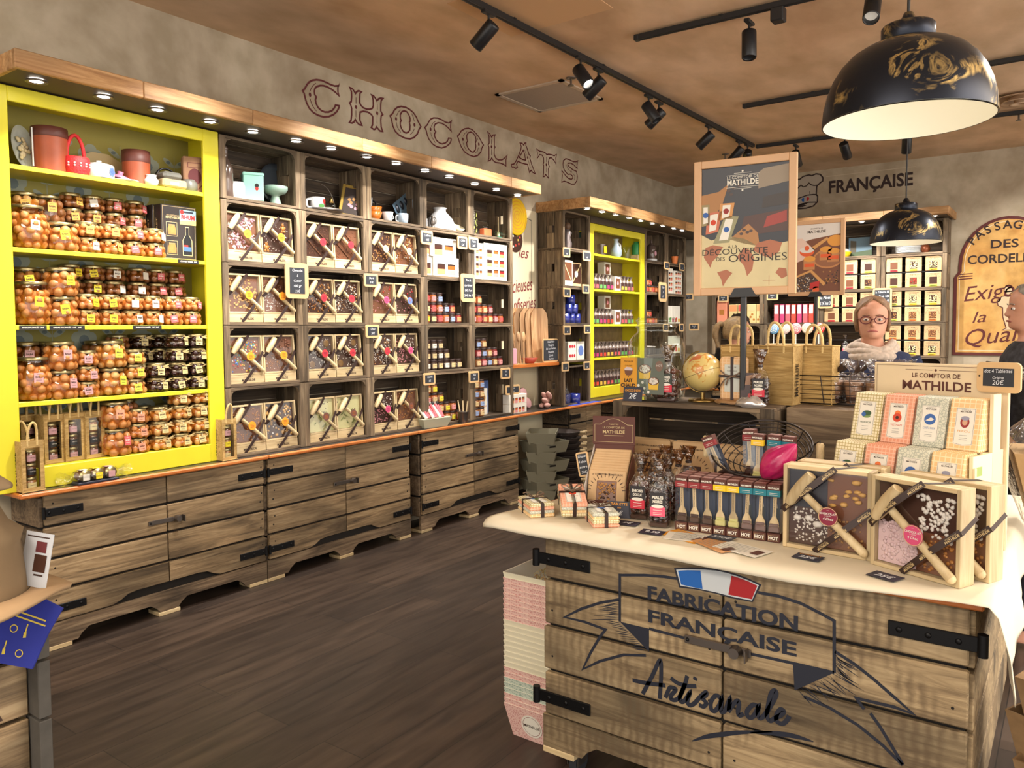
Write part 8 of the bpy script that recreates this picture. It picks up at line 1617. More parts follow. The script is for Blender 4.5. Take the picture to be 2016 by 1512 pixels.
pot('siphon_bottle',(.17,6.784,T4),'green glass soda siphon bottle in the far top crate','bottle',(('glass',L_([(.05,0),(.055,.02),(.055,.16),(.035,.22),(.018,.24),(.018,.265)],mat('siphon_green',(52,78,70),.12,coat=.7))),('siphon_head',lambda b: (b.cyl((0,0,.265),(0,0,.3),.016,M_STEEL),b.tube([(0,0,.285),(.045,0,.285),(.05,0,.25)],.006,M_STEEL)))))
pot('statuette',(.2,6.447,T4),'silver and brown statuette at the left of the far top crate','statuette',(('figure',L_([(.04,0),(.045,.05),(.03,.11),(.045,.15),(.02,.185)],mat('silver_figure',(150,140,140),.3,.6))),('head',lambda b: b.ball((0,0,.215),.033,mat('figure_brown',(110,84,64),.5),seg=14,rings=10,sc=(1,1,1.2)))))
pot('glass_jar',(.18,8.312,T4),'apothecary jar with pink flower in the crate right of the far yellow unit','jar',(('glass',L_([(.05,.03),(.055,.04),(.055,.17),(.04,.18)],BGL)),('lid',L_([(.05,.18),(.02,.2),(.01,.22),(.018,.235),(0,.25)],BGL)),('flower',lambda b: b.disc(0,.09,.028,M_PINKM,fxz(-.056))),('plinth',L_([(.07,0),(.07,.0295)],PORC))))
pot('terracotta_pot',(.2,8.914,T4),'orange tapered pot near the tall poster','pot',(('pot',L_([(.03,0),(.045,.1)],mat('terracotta',(216,120,60),.6))),))
wbox('chocolate_carton',(.26,6.36,zz(3)),.17,.06,.24,M_PAPERW,lambda b,M,W,H: (b.flat([(-.07,.05),(.07,.05),(.07,.22),(-.07,.22)],M_MILKCH,M),b.stroke([(-.06,.2),(.05,.06)],.012,M_PINE,M,z=.001)),'white window carton of milk chocolate in the far crate column','chocolate carton')
wbox('chocolate_carton',(.23,6.56,zz(3)),.19,.06,.23,M_KRAFTL,lambda b,M,W,H: (b.flat([(-.085,.03),(.085,.03),(.085,.22),(-.085,.22)],M_DARKCH,M),b.stroke([(-.08,.02),(.08,.22)],.012,M_GOLD,M,z=.001),b.disc(.0,.12,.03,M_PAPERW,M,.0012)),'kraft window carton with gold ribbon in the far crate column','chocolate carton')
M_NVY = mat('navy_enamel',(36,48,128),.25,coat=.5)
for k,(dy,dz) in enumerate(((0,0),(.1,0),(.2,0),(0.05,.0905),(.15,.0905),(.1,.181))): pot('navy_cup',(.2,6.40 + dy,zz(2) + dz),'navy enamel cup, %s of the pyramid in the far crate column' % ('bottom left','bottom middle','bottom right','middle left','middle right','top')[k],'cup',(('cup',L_([(.04,0),(.046,.006),(.046,.09),(.042,.09),(.04,.006)],M_NVY)),),group='stacked navy cups')
for k in range(2): wbox('mug_carton',(.25,6.45,zz(1) + k * .09),.15,.08,.089,M_PAPERW,lambda b,M,W,H: [b.disc(x,.045,.016,M_RDST,M) for x in (-.04,.0,.04)],'%s white mug carton in the far crate column' % ('lower','upper')[k],'carton',group='white mug cartons')
wbox('mug_carton',(.25,6.61,zz(1)),.14,.08,.18,M_PAPERW,lambda b,M,W,H: b.disc(0,.09,.05,M_BLST,M),'tall white carton with blue round picture in the far crate column','carton')
pot('navy_mug',(.24,6.506,.7645),'navy mug with a white handle at the end of the worktop','mug',(('mug',L_([(.05,0),(.055,.005),(.055,.1),(.051,.1),(.048,.006),(0,.005)],M_NVY)),('handle',hnd(.053,.02,.085,.035,.007,PORC))))
pot('navy_mug',(.20,6.393,.7645),'film wrapped navy mug left of the navy mug','mug',(('mug',L_([(.05,0),(.055,.005),(.055,.1)],M_NVY)),('film',L_([(.06,.001),(.065,.1),(.03,.16),(.05,.2)],M_FILM,14,False))))
b = B(); b.box(.06,.345,6.3,6.85,.7645,.7665,mat('blue_cloth',(52,70,170),.8)); tag(b.obj('blue_napkin'),'blue cloth lying at the far end of the worktop','cloth')
# white cartons and pouches in the crates before the corner
for k in range(5): wbox('jar_carton',(.25,8.54 + .37,zz(3) + k * .056),.22,.09,.055,M_PAPERW,jarpic(3,1,False),'white jar carton, %s from the bottom of the far pile' % ORD[k],'carton',group='far white jar cartons')
wbox('jar_carton',(.25,8.54 + .15,zz(3)),.14,.09,.3,M_PAPERW,jarpic(2,4,False),'tall white jar carton left of the far pile','carton')
for r_,k in ((2,'upper'),(1,'lower')):
 for i in range(5): wbox('sweet_pouch',(.24,8.62 + i * .085,zz(r_)),.08,.03,.21,M_PAPERW,lambda b,M,W,H: b.flat([(-.03,.02),(.03,.02),(.03,.06 + .02 * (i % 2)),(-.03,.06)],SBL[i],M),'white sweet pouch, %s from the left in the %s far crate' % (ORD[i],k),'pouch',group='white sweet pouches')
# ---------------------------------------------------------------- back wall packets and sweets
PKV = [packet(M_DARKCH,M_GRB),packet(M_MILKCH,M_RDB),packet(M_MILKCH,M_GRB,[(M_REDC,12,.008)]),packet(M_DARKCH,M_YLB,[(M_WHITECH,26,.008)]),packet(M_MILKCH,M_ORB,[(M_NUT,26,.006)]),packet(M_DARKCH,M_GRB,[(M_NUT,12,.006)])]
PKC = ['green','red','green','yellow','orange','green']; ch = {(3,0): (1,3,3),(3,1): (0,2,0),(2,0): (5,3,3),(2,1): (0,3,3) if False else (5,4,4),(1,0): (4,4,4),(1,1): (0,3,3),(0,0): (4,4,4),(0,1): (4,4,4)}
cl = {(3,0): (1,1,0),(3,1): (1,1,5),(2,0): (1,1,1),(2,1): (1,1,0)}
for c,tab in ((3,ch),(2,cl)):
 for k in (3,2,1):
  for t in range(2):
   if (k,t) not in tab: continue
   for i in range(3):
    p = tab[(k,1 - t)][i]
    inst(PKV[p],'chocolate_packet',(.6 + c * .625 + .125 + i * .186,YB - .268,zz(k) + t * .166),'%s banded packet, %s tier, %s back row, %s column, %s' % (PKC[p],('lower','upper')[t],ROWN[k],colname[c],('left','middle','right')[i]),'chocolate packet','kraft packets on the back wall',0)
  B().box(.66 + c * .625,1.17 + c * .625,YB - .262,YB - .2,zz(k) + .1555,zz(k) + .1655,M_BLK).obj('packet_shelf'); tag(bpy.data.objects['packet_shelf' if c == 3 and k == 3 else 'packet_shelf.%03d' % ((3 - c) * 3 + 3 - k)],'thin black shelf dividing the %s back crate, %s column' % (ROWN[k],colname[c]),'shelf')
def lolly(m): b = B(); b.lathe([(0,-.006),(.06,-.006),(.064,0),(.06,.006),(0,.006)],m,24,Matrix.Translation((0,0,.17)) @ Matrix.Rotation(PI / 2,4,'X')); b.stroke([(.055 * (1 - t / 40) * math.cos(t * .5),.17 + .055 * (1 - t / 40) * math.sin(t * .5)) for t in range(40)],.006,M_PAPERW,fxz(-.0065)); a = b.mesh('disc'); b = B(); b.cyl((0,0,0),(0,0,.11),.005,M_PAPERW,seg=8); return [('disc',a),('stick',b.mesh('stick'))]
for i,(cn,cc) in enumerate((('blue',(110,170,220)),('white and pink',(232,206,200)),('pink',(226,130,140)),('cream',(236,210,180)),('red',(226,70,60)))): inst(lolly(mat('lolly_' + cn,cc,.3,coat=.5)),'lollipop',(1.35 + i * .125,YB - .29,zz(1) + .12),'big %s swirl lollipop on the back wall behind the poster pole' % cn,'lollipop','swirl lollipops')
B().box(1.27,1.82,YB - .33,YB - .27,zz(1) - .0,zz(1) + .1195,M_KRAFTL,.003).obj('lollipop_stand'); tag(bpy.data.objects['lollipop_stand'],'kraft stand holding the swirl lollipops','stand')
for i in range(7): wbox('syrup_tube',(1.36 + i * .065,YB - .24,zz(2)),.05,.04,.21,(SBL[0],SBL[2],SBL[0],SBL[3],SBL[2],SBL[0],SBL[3])[i],lambda b,M,W,H: b.flat([(-.02,.1),(.02,.1),(.02,.2),(-.02,.2)],M_PAPERW,M),'coloured spatula tube, %s from the left under the small poster' % ORD[i],'tube',0,'coloured spatula tubes')
for i,cc in enumerate(('orange','red','cream','orange')): wbox('biscuit_bag',(.86 + i * .11,YB - .27,zz(2)),.1,.06,.22,M_TAGS['cream'],lambda b,M,W,H: (b.flat([(-.045,.14),(.045,.14),(.045,.215),(-.045,.215)],mat('jam_label_' + cc,LBC[cc],.6),M),[b.disc(-.03 + .02 * j,.04 + .03 * (j % 3),.014,M_CARAM if i > 1 else M_DARKCH,M,.0008,9) for j in range(4)]),'%s topped biscuit bag, %s from the left behind the two women' % (cc,ORD[i]),'biscuit bag',0,'biscuit bags on the back wall')
wbox('praline_box',(.72,YB - .27,zz(2)),.12,.07,.27,M_TAGS['salmon'],lambda b,M,W,H: b.flat([(-.03,.1),(.03,.1),(.03,.16),(-.03,.16)],M_CARAM,M),'tall pink carton at the left end of the back shelves','carton',0)
for i in range(3): inst(BAGB,'chocolate_bag',(1.95 + i * .17,YB - .27,zz(1)),'clear bag, %s from left beside the woman in glasses' % ORD[i],'bag of chocolates','clear bags on the back wall')
pot('stacked_plates',(2.72,YB - .16,T4),'stack of white plates on the top of the back shelves','plates',tuple(('plate',(lambda k: lambda b: b.lathe([(.08,.0 + k * .013),(.13,.012 + k * .013),(.13,.016 + k * .013),(.07,.006 + k * .013),(0,.006 + k * .013)],PORC,32,caps=False))(k)) for k in range(6)),0)
pot('copper_pot',(2.88,YB - .17,T4),'small round copper brown pot beside the white plates','pot',(('pot',L_([(.03,0),(.05,.04),(.035,.085),(0,.09)],mat('copper_brown',(130,70,44),.3,.4))),),0)
pot('serving_dish',(2.05,YB - .15,T4),'yellow patterned dish at the top of the back shelves','dish',(('dish',L_([(.07,0),(.1,.06),(.095,.06),(0,.02)],M_YBAND)),('lid',L_([(.095,.06),(.06,.095),(0,.1)],PORC))),0)
pot('landscape_picture',(2.22,YB - .07,T4),'small landscape picture leaning behind the dishes on the back shelves','picture',(('panel',lambda b: b.box(-.12,.12,0,.012,0,.22,mat('picture_sky',(110,140,160),.5),.002)),('print',lambda b: (b.flat([(-.12,0),(.12,0),(.12,.08),(-.12,.05)],mat('picture_green',(80,100,70),.5),fxz(-.0003)),b.flat([(-.1,.05),(-.04,.06),(-.04,.18),(-.1,.19)],mat('picture_house',(90,84,70),.5),fxz(-.0006))))),0)
# ---------------------------------------------------------------- wall panel of the sweets, ledge, boards, worktop goods
MP = frame3((.012,0,0),(0,1,0),(0,0,1)); b = B(); b.box(.001,.012,5.43,6.19,.765,2.6,M_CREAM,.002); b.stroke([(5.98,2.53),(6.11,2.51),(6.11,1.2)],.006,M_DARK,MP)
PL = [(5.773,2.352),(5.831,2.640),(5.929,2.198),(5.943,2.135),(5.750,2.052),(5.844,1.970),(5.775,1.864),(5.897,1.812),(5.800,1.690)]
M_SW = mat('panel_maroon',(130,50,50),.7); YL = mat('lolly_yellow',(236,196,30),.4); cy,cz = 5.857,2.515
b.text('les',5.966,2.149,.11,M_SW,MP,.002,shear=.4); b.text('Délicieuses',5.86,1.83,.13,M_SW,MP,.002,w=.52,shear=.4,rot=.12); b.text('Confiseries',5.92,1.66,.13,M_SW,MP,.002,w=.5,shear=.4,rot=.12); b.stroke(spline([(5.78,1.62),(5.9,1.58),(6.08,1.68)],6),.009,M_SW,MP,z=.002); b.text('Mathilde',5.85,1.36,.07,M_DARK,MP,.002,shear=.3)
pr = root('sweets_panel',(0,0,0),'cream panel lettered les Délicieuses Confiseries with painted sweets','sign panel'); b.obj('board',pr)
b = B(); b.lathe([(0,0),(.165,0),(.17,.012),(.16,.018),(0,.018)],YL,36,Matrix.Translation((.0125,cy,cz)) @ Matrix.Rotation(PI / 2,4,'Y') @ Matrix.Diagonal((1,.98,1,1)))
for q in (.14,.11,.08,.05,.025): b.stroke([(cy + q * math.cos(a * .26),cz + q * math.sin(a * .26)) for a in range(24)],.008,mat('lolly_orange',(226,160,50),.4),MP,True,.0195)
b.obj('yellow_lollipop',pr); cy,cz = 5.847,2.307; b = B(); b.disc(cy,cz,.115,M_DARKCH,MP,.003,28)
for k in range(10): b.disc(cy + .085 * math.cos(k * 2.4) * (.5 + .05 * k),cz + .085 * math.sin(k * 2.4) * (.5 + .05 * k),.011,(SBL[4],M_SUGAR,SBL[3])[k % 3],MP,.004,8)
b.obj('chocolate_biscuit',pr)
r = root('ledge_shelf',(0,0,0),'wooden ledge with orange edge under the cutting boards','shelf'); B().box(.013,.24,5.42,6.2,1.155,1.183,M_PINEY,.002).obj('board',r); B().box(.24,.26,5.42,6.2,1.153,1.185,M_EDGEY,.003).obj('edging',r)
ZL = 1.1855
def cb(b): b.prism([(-.1,0),(.1,0),(.105,.4),(.09,.46),(.05,.5),(-.05,.5),(-.09,.46),(-.105,.4)],M_BOARD,.018,Matrix(((1,0,0,0),(0,0,-1,.018),(0,1,0,0),(0,0,0,1))))
M_BOARD = wood('acacia',(150,104,66),(196,152,108),(220,184,142),'z',5,.5,.25)
for k in range(5): pot('cutting_board',(.05 + k * .028,5.84 + k * .05,ZL),'upright wooden cutting board, %s from the back on the orange ledge' % ORD[k],'cutting board',(('board',cb),),rot=(math.radians(-3),0,PI / 2 - .25),group='upright cutting boards')
for k,dy in enumerate((0,.06,.11)): pot('wooden_spoon',(.2,5.60 + dy,ZL),'wooden spoon, %s of three leaning before the cutting boards' % ('left','middle','right')[k],'spoon',(('handle',lambda b: b.cyl((0,0,0),(0,.0,.2),.007,M_BOARD)),('bowl',lambda b: b.ball((0,0,.24),.03,M_BOARD,seg=12,rings=8,sc=(1,.4,1.6)))),rot=(-.1,-.12 + k * .12,PI / 2),group='wooden spoons')
y,z,w,h = 6.094,1.175,0.268,0.217; chalk_tag(w,h,[('Huile Noix',.6),('Vinaigre',.6),('Sel aux herbes',.6),('Moutarde',.6),('Confit',.6),('Terrine',.6)],(.235,y,ZL),PI / 2,'chalkboard list standing on the orange ledge beside the cutting boards',fw=.014)
pot('red_bowl',(.2,5.80,ZL),'terracotta red bowl with grey rim on the orange ledge','bowl',(('bowl',L_([(.04,0),(.075,.05),(.07,.05),(0,.012)],mat('red_glaze',(176,70,50),.35))),('lining',L_([(.0,.046),(.069,.049)],M_STEEL,24,False))))
pot('preserve_tin',(.2,5.52,ZL),'pink checked packet at the left of the orange ledge','packet',(('packet',lambda b: b.box(-.045,.045,-.03,.03,0,.14,M_PINKM,.008)),))
for k,(y,z) in enumerate(((5.72,.05),(5.85,.05),(5.78,.145))): pot('round_tin',(.12,y,.7645 + z),'round film topped cheese tin, %s of three in the open bay' % ('left','right','top')[k],'tin',(('tin',L_([(0,0),(.05,0),(.05,.025),(.045,.03),(0,.03)],M_TAGS['mauve'],24,False,Matrix.Rotation(PI / 2 - .3,4,'Y'))),),0,group='round tins in the open bay')
for k in range(6): pot('wrapped_sausage',(.2 + .03 * (k % 2),6.0 + (k % 3) * .035,.7645 + .024 + .044 * (k // 2)),'pink floury dried sausage, %s from the bottom of the heap in the open bay' % ORD[k],'sausage',(('sausage',lambda b: b.ball((0,0,0),.024,mat('sausage_pink',(206,160,150),.7,var=.15,vscale=60),seg=12,rings=8,sc=(3.2,1,1))),),rot=(0,.1 * k,PI / 2 + .3),group='dried sausages')
for k in range(2): wbox('jar_set',(.27,5.516,.7645 + k * .083),.26,.07,.082,M_PAPERW,jarpic(4,1,False),'%s white four jar set at the front of the worktop' % ('lower','upper')[k],'jar set',group='white four jar sets')
y,z,w,h = 5.451,0.941,0.202,0.083; chalk_tag(w,h,[('Petit',.5),('4 pots',.5)],(.262,y,.7645 + .1665),PI / 2,'chalk tag standing on the white four jar sets',fw=.016)
for k,(dy,x,hh,c) in enumerate(((0,.19,.2,M_BROWN),(.1,.15,.3,M_MILKCH),(.2,.2,.22,M_PAPERW),(.31,.14,.28,M_BLST))): wbox('recipe_book',(x,4.95 + dy * .85,.7645 + .0165),.13,.03,hh,c,lambda b,M,W,H: (b.text('CHOCOLAT',0,H * .3,.014,M_REDC if c == M_PAPERW else M_PAPERW,M,w=.1),b.disc(0,H * .65,.03,M_CARAM,M)),'%s chocolate book or kit, %s from the left on the worktop' % (('brown','milk brown','white','blue')[k],ORD[k]),'book',PI / 2 + .15)
r = root('spatula_bucket',(.30,4.730,.7645),'small grey tin bucket holding wooden spatulas on the worktop','bucket'); B().lathe([(.035,0),(.045,.085),(.047,.088),(.042,.086)],M_STEEL,20).obj('bucket',r)
for k in range(3): B().cyl((.02 * (k - 1),0,.02),(.05 * (k - 1) - .02,.02,.17),.006,M_PINEZ,seg=8).obj('spatula',r)
r = root('sweet_tray',(.27,4.394,.7645),'pale green grey tray heaped with wrapped candy tubes','tray',None,PI / 2 - .15); b = B(); b.add([(-.11,-.05,0),(.11,-.05,0),(.11,.05,0),(-.11,.05,0),(-.14,-.075,.07),(.14,-.075,.07),(.14,.075,.07),(-.14,.075,.07)],[(3,2,1,0),(0,1,5,4),(1,2,6,5),(2,3,7,6),(3,0,4,7),(7,4,5,6)],mat('sage_card',(186,188,166),.6)); b.obj('tray',r)
for k in range(9): b = B(); b.cyl((-.09 + k * .022,-.05 + .01 * (k % 3),.072),(-.11 + k * .024,.03,.155 + .01 * (k % 2)),.012,SBL[0] if k % 3 else M_PAPERW,seg=8); b.blob((-.112 + k * .024,.036,.17),.02,M_FILMS if k % 2 else M_BLK,R); b.obj('candy_tube',r)
# ---------------------------------------------------------------- trays and wire baskets under the worktop, trays by the island
def tray(W,D,H,m,slot,rim=None,text=None):
 b = B(); o,t = .025,.005; P = [(-W / 2 + o,-D / 2 + o),(W / 2 - o,-D / 2 + o),(W / 2 - o,D / 2 - o),(-W / 2 + o,D / 2 - o)]; Q = [(-W / 2,-D / 2),(W / 2,-D / 2),(W / 2,D / 2),(-W / 2,D / 2)]
 vs = [(x,y,0) for x,y in P] + [(x,y,H) for x,y in Q]; b.add(vs,[(3,2,1,0),(0,1,5,4),(1,2,6,5),(2,3,7,6),(3,0,4,7)],m)
 vs = [(x * (1 - t / abs(x)),y * (1 - t / abs(y)),.004) for x,y in P] + [(x * (1 - t / abs(x)),y * (1 - t / abs(y)),H) for x,y in Q]; b.add(vs,[(0,1,2,3),(0,4,5,1),(1,5,6,2),(2,6,7,3),(3,7,4,0)],rim or m)
 n = 4; b.add([(x,y,H) for x,y in Q] + [(x * (1 - t / abs(x)),y * (1 - t / abs(y)),H) for x,y in Q],[(i,(i + 1) % n,n + (i + 1) % n,n + i) for i in range(n)],rim or m)
 Ms = frame3((0,-D / 2 + o / 2 - .0015,H / 2),(1,0,0),Vector((0,-o,H)).normalized())
 if slot: b.flat([(-.035,.0),(.035,.0),(.03,.018),(-.03,.018)],M_DARK,Ms,.001)
 if text: b.disc(0,0,H * .36,M_PAPERW,Ms,.001,24); b.text('MATHILDE',0,-.006,.011,M_INKD,Ms,.0015,bold=.02); b.stroke([(H * .3 * math.cos(a * .26),H * .3 * math.sin(a * .26)) for a in range(24)],.0015,M_SW,Ms,True,.0013)
 return [('tray',b.mesh('tray'))]
TGR = tray(.36,.26,.1,mat('grey_green_card',(132,128,108),.7),True)
for k in range(7): inst(TGR,'card_tray',(.40 + .02 * (k % 2),5.70,.0005 + k * .083),'grey green card tray, %s from the bottom of the stack under the worktop' % ORD[k],'tray','grey card trays under the worktop',(.5,-.35)[k % 2] + PI / 2)
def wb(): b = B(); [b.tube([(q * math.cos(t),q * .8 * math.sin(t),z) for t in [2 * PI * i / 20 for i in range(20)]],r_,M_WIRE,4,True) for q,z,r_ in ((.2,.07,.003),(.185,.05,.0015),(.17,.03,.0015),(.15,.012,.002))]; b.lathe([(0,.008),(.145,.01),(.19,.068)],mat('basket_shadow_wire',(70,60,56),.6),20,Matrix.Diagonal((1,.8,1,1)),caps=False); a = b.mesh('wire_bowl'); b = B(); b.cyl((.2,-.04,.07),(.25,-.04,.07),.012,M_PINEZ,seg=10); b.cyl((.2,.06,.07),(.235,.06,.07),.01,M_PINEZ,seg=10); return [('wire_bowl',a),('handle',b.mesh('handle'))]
WBP = wb()
for k in range(10): inst(WBP,'wire_basket',(.36,6.06,.001 + k * .054),'dark wire basket, %s from the bottom of the stack under the worktop' % ORD[k],'basket','stacked wire baskets under the worktop',.25 + .08 * (k % 3))
PINKT = checks('tray_pink_lace',(206,150,144),(226,190,180),'lace',110,110,.2); GRNT = checks('tray_green_lace',(150,170,156),(196,206,192),'lace',110,110,.2); CRT = mat('tray_cream',(222,216,190),.6)
TR3 = [tray(.235,.30,.125,m,False,M_PAPERW,tx) for m,tx in ((PINKT,True),(GRNT,False),(CRT,False))]
for k in range(26):
 q = 0 if k < 3 else 1 if k < 6 else 0 if k < 8 else 2 if k < 17 else 0 if k < 25 else 2
 inst(TR3[q],'card_tray',(2.628,2.41,.0005 + k * .0195),'%s card tray, %s the stack beside the island' % (('pink lace','green lace','plain cream')[q],'number %d up in' % (k + 1) if 0 < k < 25 else 'at the foot of' if k == 0 else 'on top of'),'tray','nested card trays beside the island',.0)
def wool(b,W,D,n,seed):
 rnd = random.Random(seed)
 for _ in range(n): x,y = rnd.uniform(-W / 2,W / 2),rnd.uniform(-D / 2,D / 2); a = rnd.random() * 6.3; L = rnd.uniform(.012,.03); b.tube([(x,y,rnd.uniform(0,.02)),(x + L * .5 * math.cos(a),y + L * .5 * math.sin(a),rnd.uniform(.012,.03)),(x + L * math.cos(a + .6),y + L * math.sin(a + .6),rnd.uniform(0,.02))],.0017,M_TAGS['cream'] if _ % 3 else M_KRAFT,3)
b = B(); wool(b,.16,.2,90,3); o = b.obj('wood_wool',None,(2.628,2.41,.55)); tag(o,'wood wool shavings in the top cream tray beside the island','wood wool')['kind'] = 'stuff'
TK = tray(.44,.32,.14,M_KRAFTD,False)
for k in range(6): inst(TK,'kraft_tray',(4.335 + .01 * (k % 2),2.30,.0005 + k * .102),'dark kraft tray, %s from the bottom of the stack right of the island' % ORD[k],'tray','kraft trays right of the island',(-.45,-.3)[k % 2])
b = B(); wool(b,.34,.22,260,5); o = b.obj('wood_wool',None,(4.335,2.30,.585)); o.rotation_euler = (0,0,-.3); tag(o,'wood wool shavings filling the top kraft tray right of the island','wood wool')['kind'] = 'stuff'
# ---------------------------------------------------------------- left front display: crate unit, hat, leaflet, shirt, black bucket
M_PALLETY = wood("pallet_wood_y",(82,68,50),(150,125,92),(188,164,126),"y",7,.7,.22); M_IRONW = mat("weathered_grey_wood",(74,70,64),.8,var=.2)
r = root('pallet_display',(0,0,0),'pallet display cut by the left edge with a stencilled letter A','display unit'); b = B()
for k in range(6): b.box(2.16,2.185,-.2,.80,.02 + k * .142,.02 + k * .142 + .132,M_PALLETY,.003)
b.obj('planks',r); b = B(); b.box(1.5,2.15,-.2,.79,.0,.86,M_DARK); b.obj('carcass',r); b = B(); [b.box(2.16,2.235,.802,.83,.02 + k * .142,.155 + k * .142,M_IRONW,.002) for k in range(6)]; b.obj('end_posts',r)
b = B(); b.text('A',.70,.60,.085,M_INKD,frame3((2.1855,0,0),(0,1,0),(0,0,1)),.0006,bold=.03); b.obj('stencil',r); B().box(1.48,2.2,-.2,.84,.8605,.88,M_PALLETY,.004).obj('top',r)
M_HAT = mat('brown_felt',(118,98,72),.95,var=.12,vscale=7,bump=.3)
r = root('pointed_hat',(2.15,.70,.8805),'brown felt hat with a bent pointed top at the left edge','hat',None,.0); b = B(); n = 40
def hring(c,rx,ry,wob,tilt=0): return [(c[0] + rx * math.cos(t) * (1 + wob * math.sin(5 * t + c[2] * 30)),c[1] + ry * math.sin(t) * (1 + wob * math.cos(4 * t)),c[2] + tilt * rx * math.cos(t) + (.018 * math.sin(3 * t) if rx > .18 else 0)) for t in [2 * PI * i / n for i in range(n)]]
def skin2(b,rings,m): b.add([v for g in rings for v in g],[(j * n + i,j * n + (i + 1) % n,(j + 1) * n + (i + 1) % n,(j + 1) * n + i) for j in range(len(rings) - 1) for i in range(n)],m,smooth=True)
skin2(b,[hring((0,0,.0),.02,.02,0)] + [hring((0,0,.004),.2,.2,.02),hring((0,0,.016),.205,.205,.02),hring((0,0,.02),.12,.12,.01)],M_FELTB := mat('tan_felt',(170,140,104),.95,var=.08,vscale=9)); b.obj('brim',r); b = B()
skin2(b,[hring((0,0,.012),.118,.118,.01),hring((0,0,.07),.11,.11,.02),hring((.005,.0,.13),.1,.1,.05),hring((.0,0,.155),.112,.108,.06),hring((-.005,-.005,.18),.085,.085,.05),hring((-.015,-.01,.23),.075,.07,.03),hring((-.01,-.01,.275),.06,.05,.02),hring((.03,.012,.285),.045,.036,.02,-.6),hring((.075,.03,.283),.022,.02,0,-.9),hring((.115,.045,.279),.008,.008,0,-1),hring((.12,.047,.278),.001,.001,0)],M_HAT); b.obj('crown',r)
r = root('leaflet',(2.225,.80,.905),'folded grey leaflet with two pictures standing on the hat brim','leaflet',None,rot=(math.radians(-10),math.radians(4),.35)); b = B(); b.box(-.04,.04,0,.0015,0,.125,mat('leaflet_grey',(186,190,196),.5)); M = fxz(-.0003); b.flat([(-.005,.08),(.025,.08),(.025,.105),(-.005,.105)],M_BURG,M); b.flat([(-.005,.035),(.03,.035),(.03,.075),(-.005,.075)],M_DARKCH,M); b.stroke([(-.034,.115),(.03,.115)],.003,M_INKD,M); b.stroke([(0,.028),(.026,.028)],.004,M_INKD,M); b.obj('card',r)
r = root('blue_shirt',(2.215,.745,.885),'royal blue cloth with yellow motifs hanging under the hat brim','cloth',None,rot=(math.radians(-10),0,math.radians(38))); M = fxz(0); b = B(); P = [(-.16,-.005),(-.02,.0),(.075,.012),(.135,-.018),(.105,-.075),(.075,-.15),(-.05,-.125),(-.18,-.11)]
b.prism(P,mat('royal_blue',(36,46,140),.85,var=.08,vscale=14),.006,M); b.obj('cloth',r); b = B(); YM2 = mat('motif_yellow',(210,186,70),.7); M = fxz(-.0065)
for t in (.052,.062): b.stroke([(-.03 + t * math.cos(a),.012 + t * math.sin(a)) for a in [PI + PI * i / 12 for i in range(13)]],.0035,YM2,M)
for dz in (0,-.011): b.stroke([(.025,-.018 + dz),(.1,-.045 + dz)],.0035,YM2,M)
for k,(x,z) in enumerate(((-.05,-.075),(-.01,-.07),(.03,-.06),(.055,-.075),(-.03,-.105),(.01,-.11),(.045,-.115),(-.09,-.08))): (b.stroke([(x,z),(x + .006,z + .024)],.003,YM2,M),b.flat([(x - .004,z - .006),(x + .003,z - .006),(x + .004,z + .006),(x - .002,z + .006)],YM2,M)) if k % 2 else b.stroke([(x + .008 * math.cos(a * .5),z + .008 * math.sin(a * .5)) for a in range(13)],.002,YM2,M,True)
b.obj('printed_motifs',r)
pot('black_bucket',(2.545,.755,.0005),'black tub whose rim shows at the bottom left corner','tub',(('tub',L_([(.1,0),(.125,.50),(.128,.505),(.128,.512),(.122,.51),(.11,.46),(0,.45)],mat('black_gloss',(26,24,26),.25,coat=.5),40,False)),('inner_ring',lambda b: b.tube([(.112 * math.cos(2 * PI * i / 30),.112 * math.sin(2 * PI * i / 30),.48) for i in range(30)],.003,M_BRASS,6,True))),0)
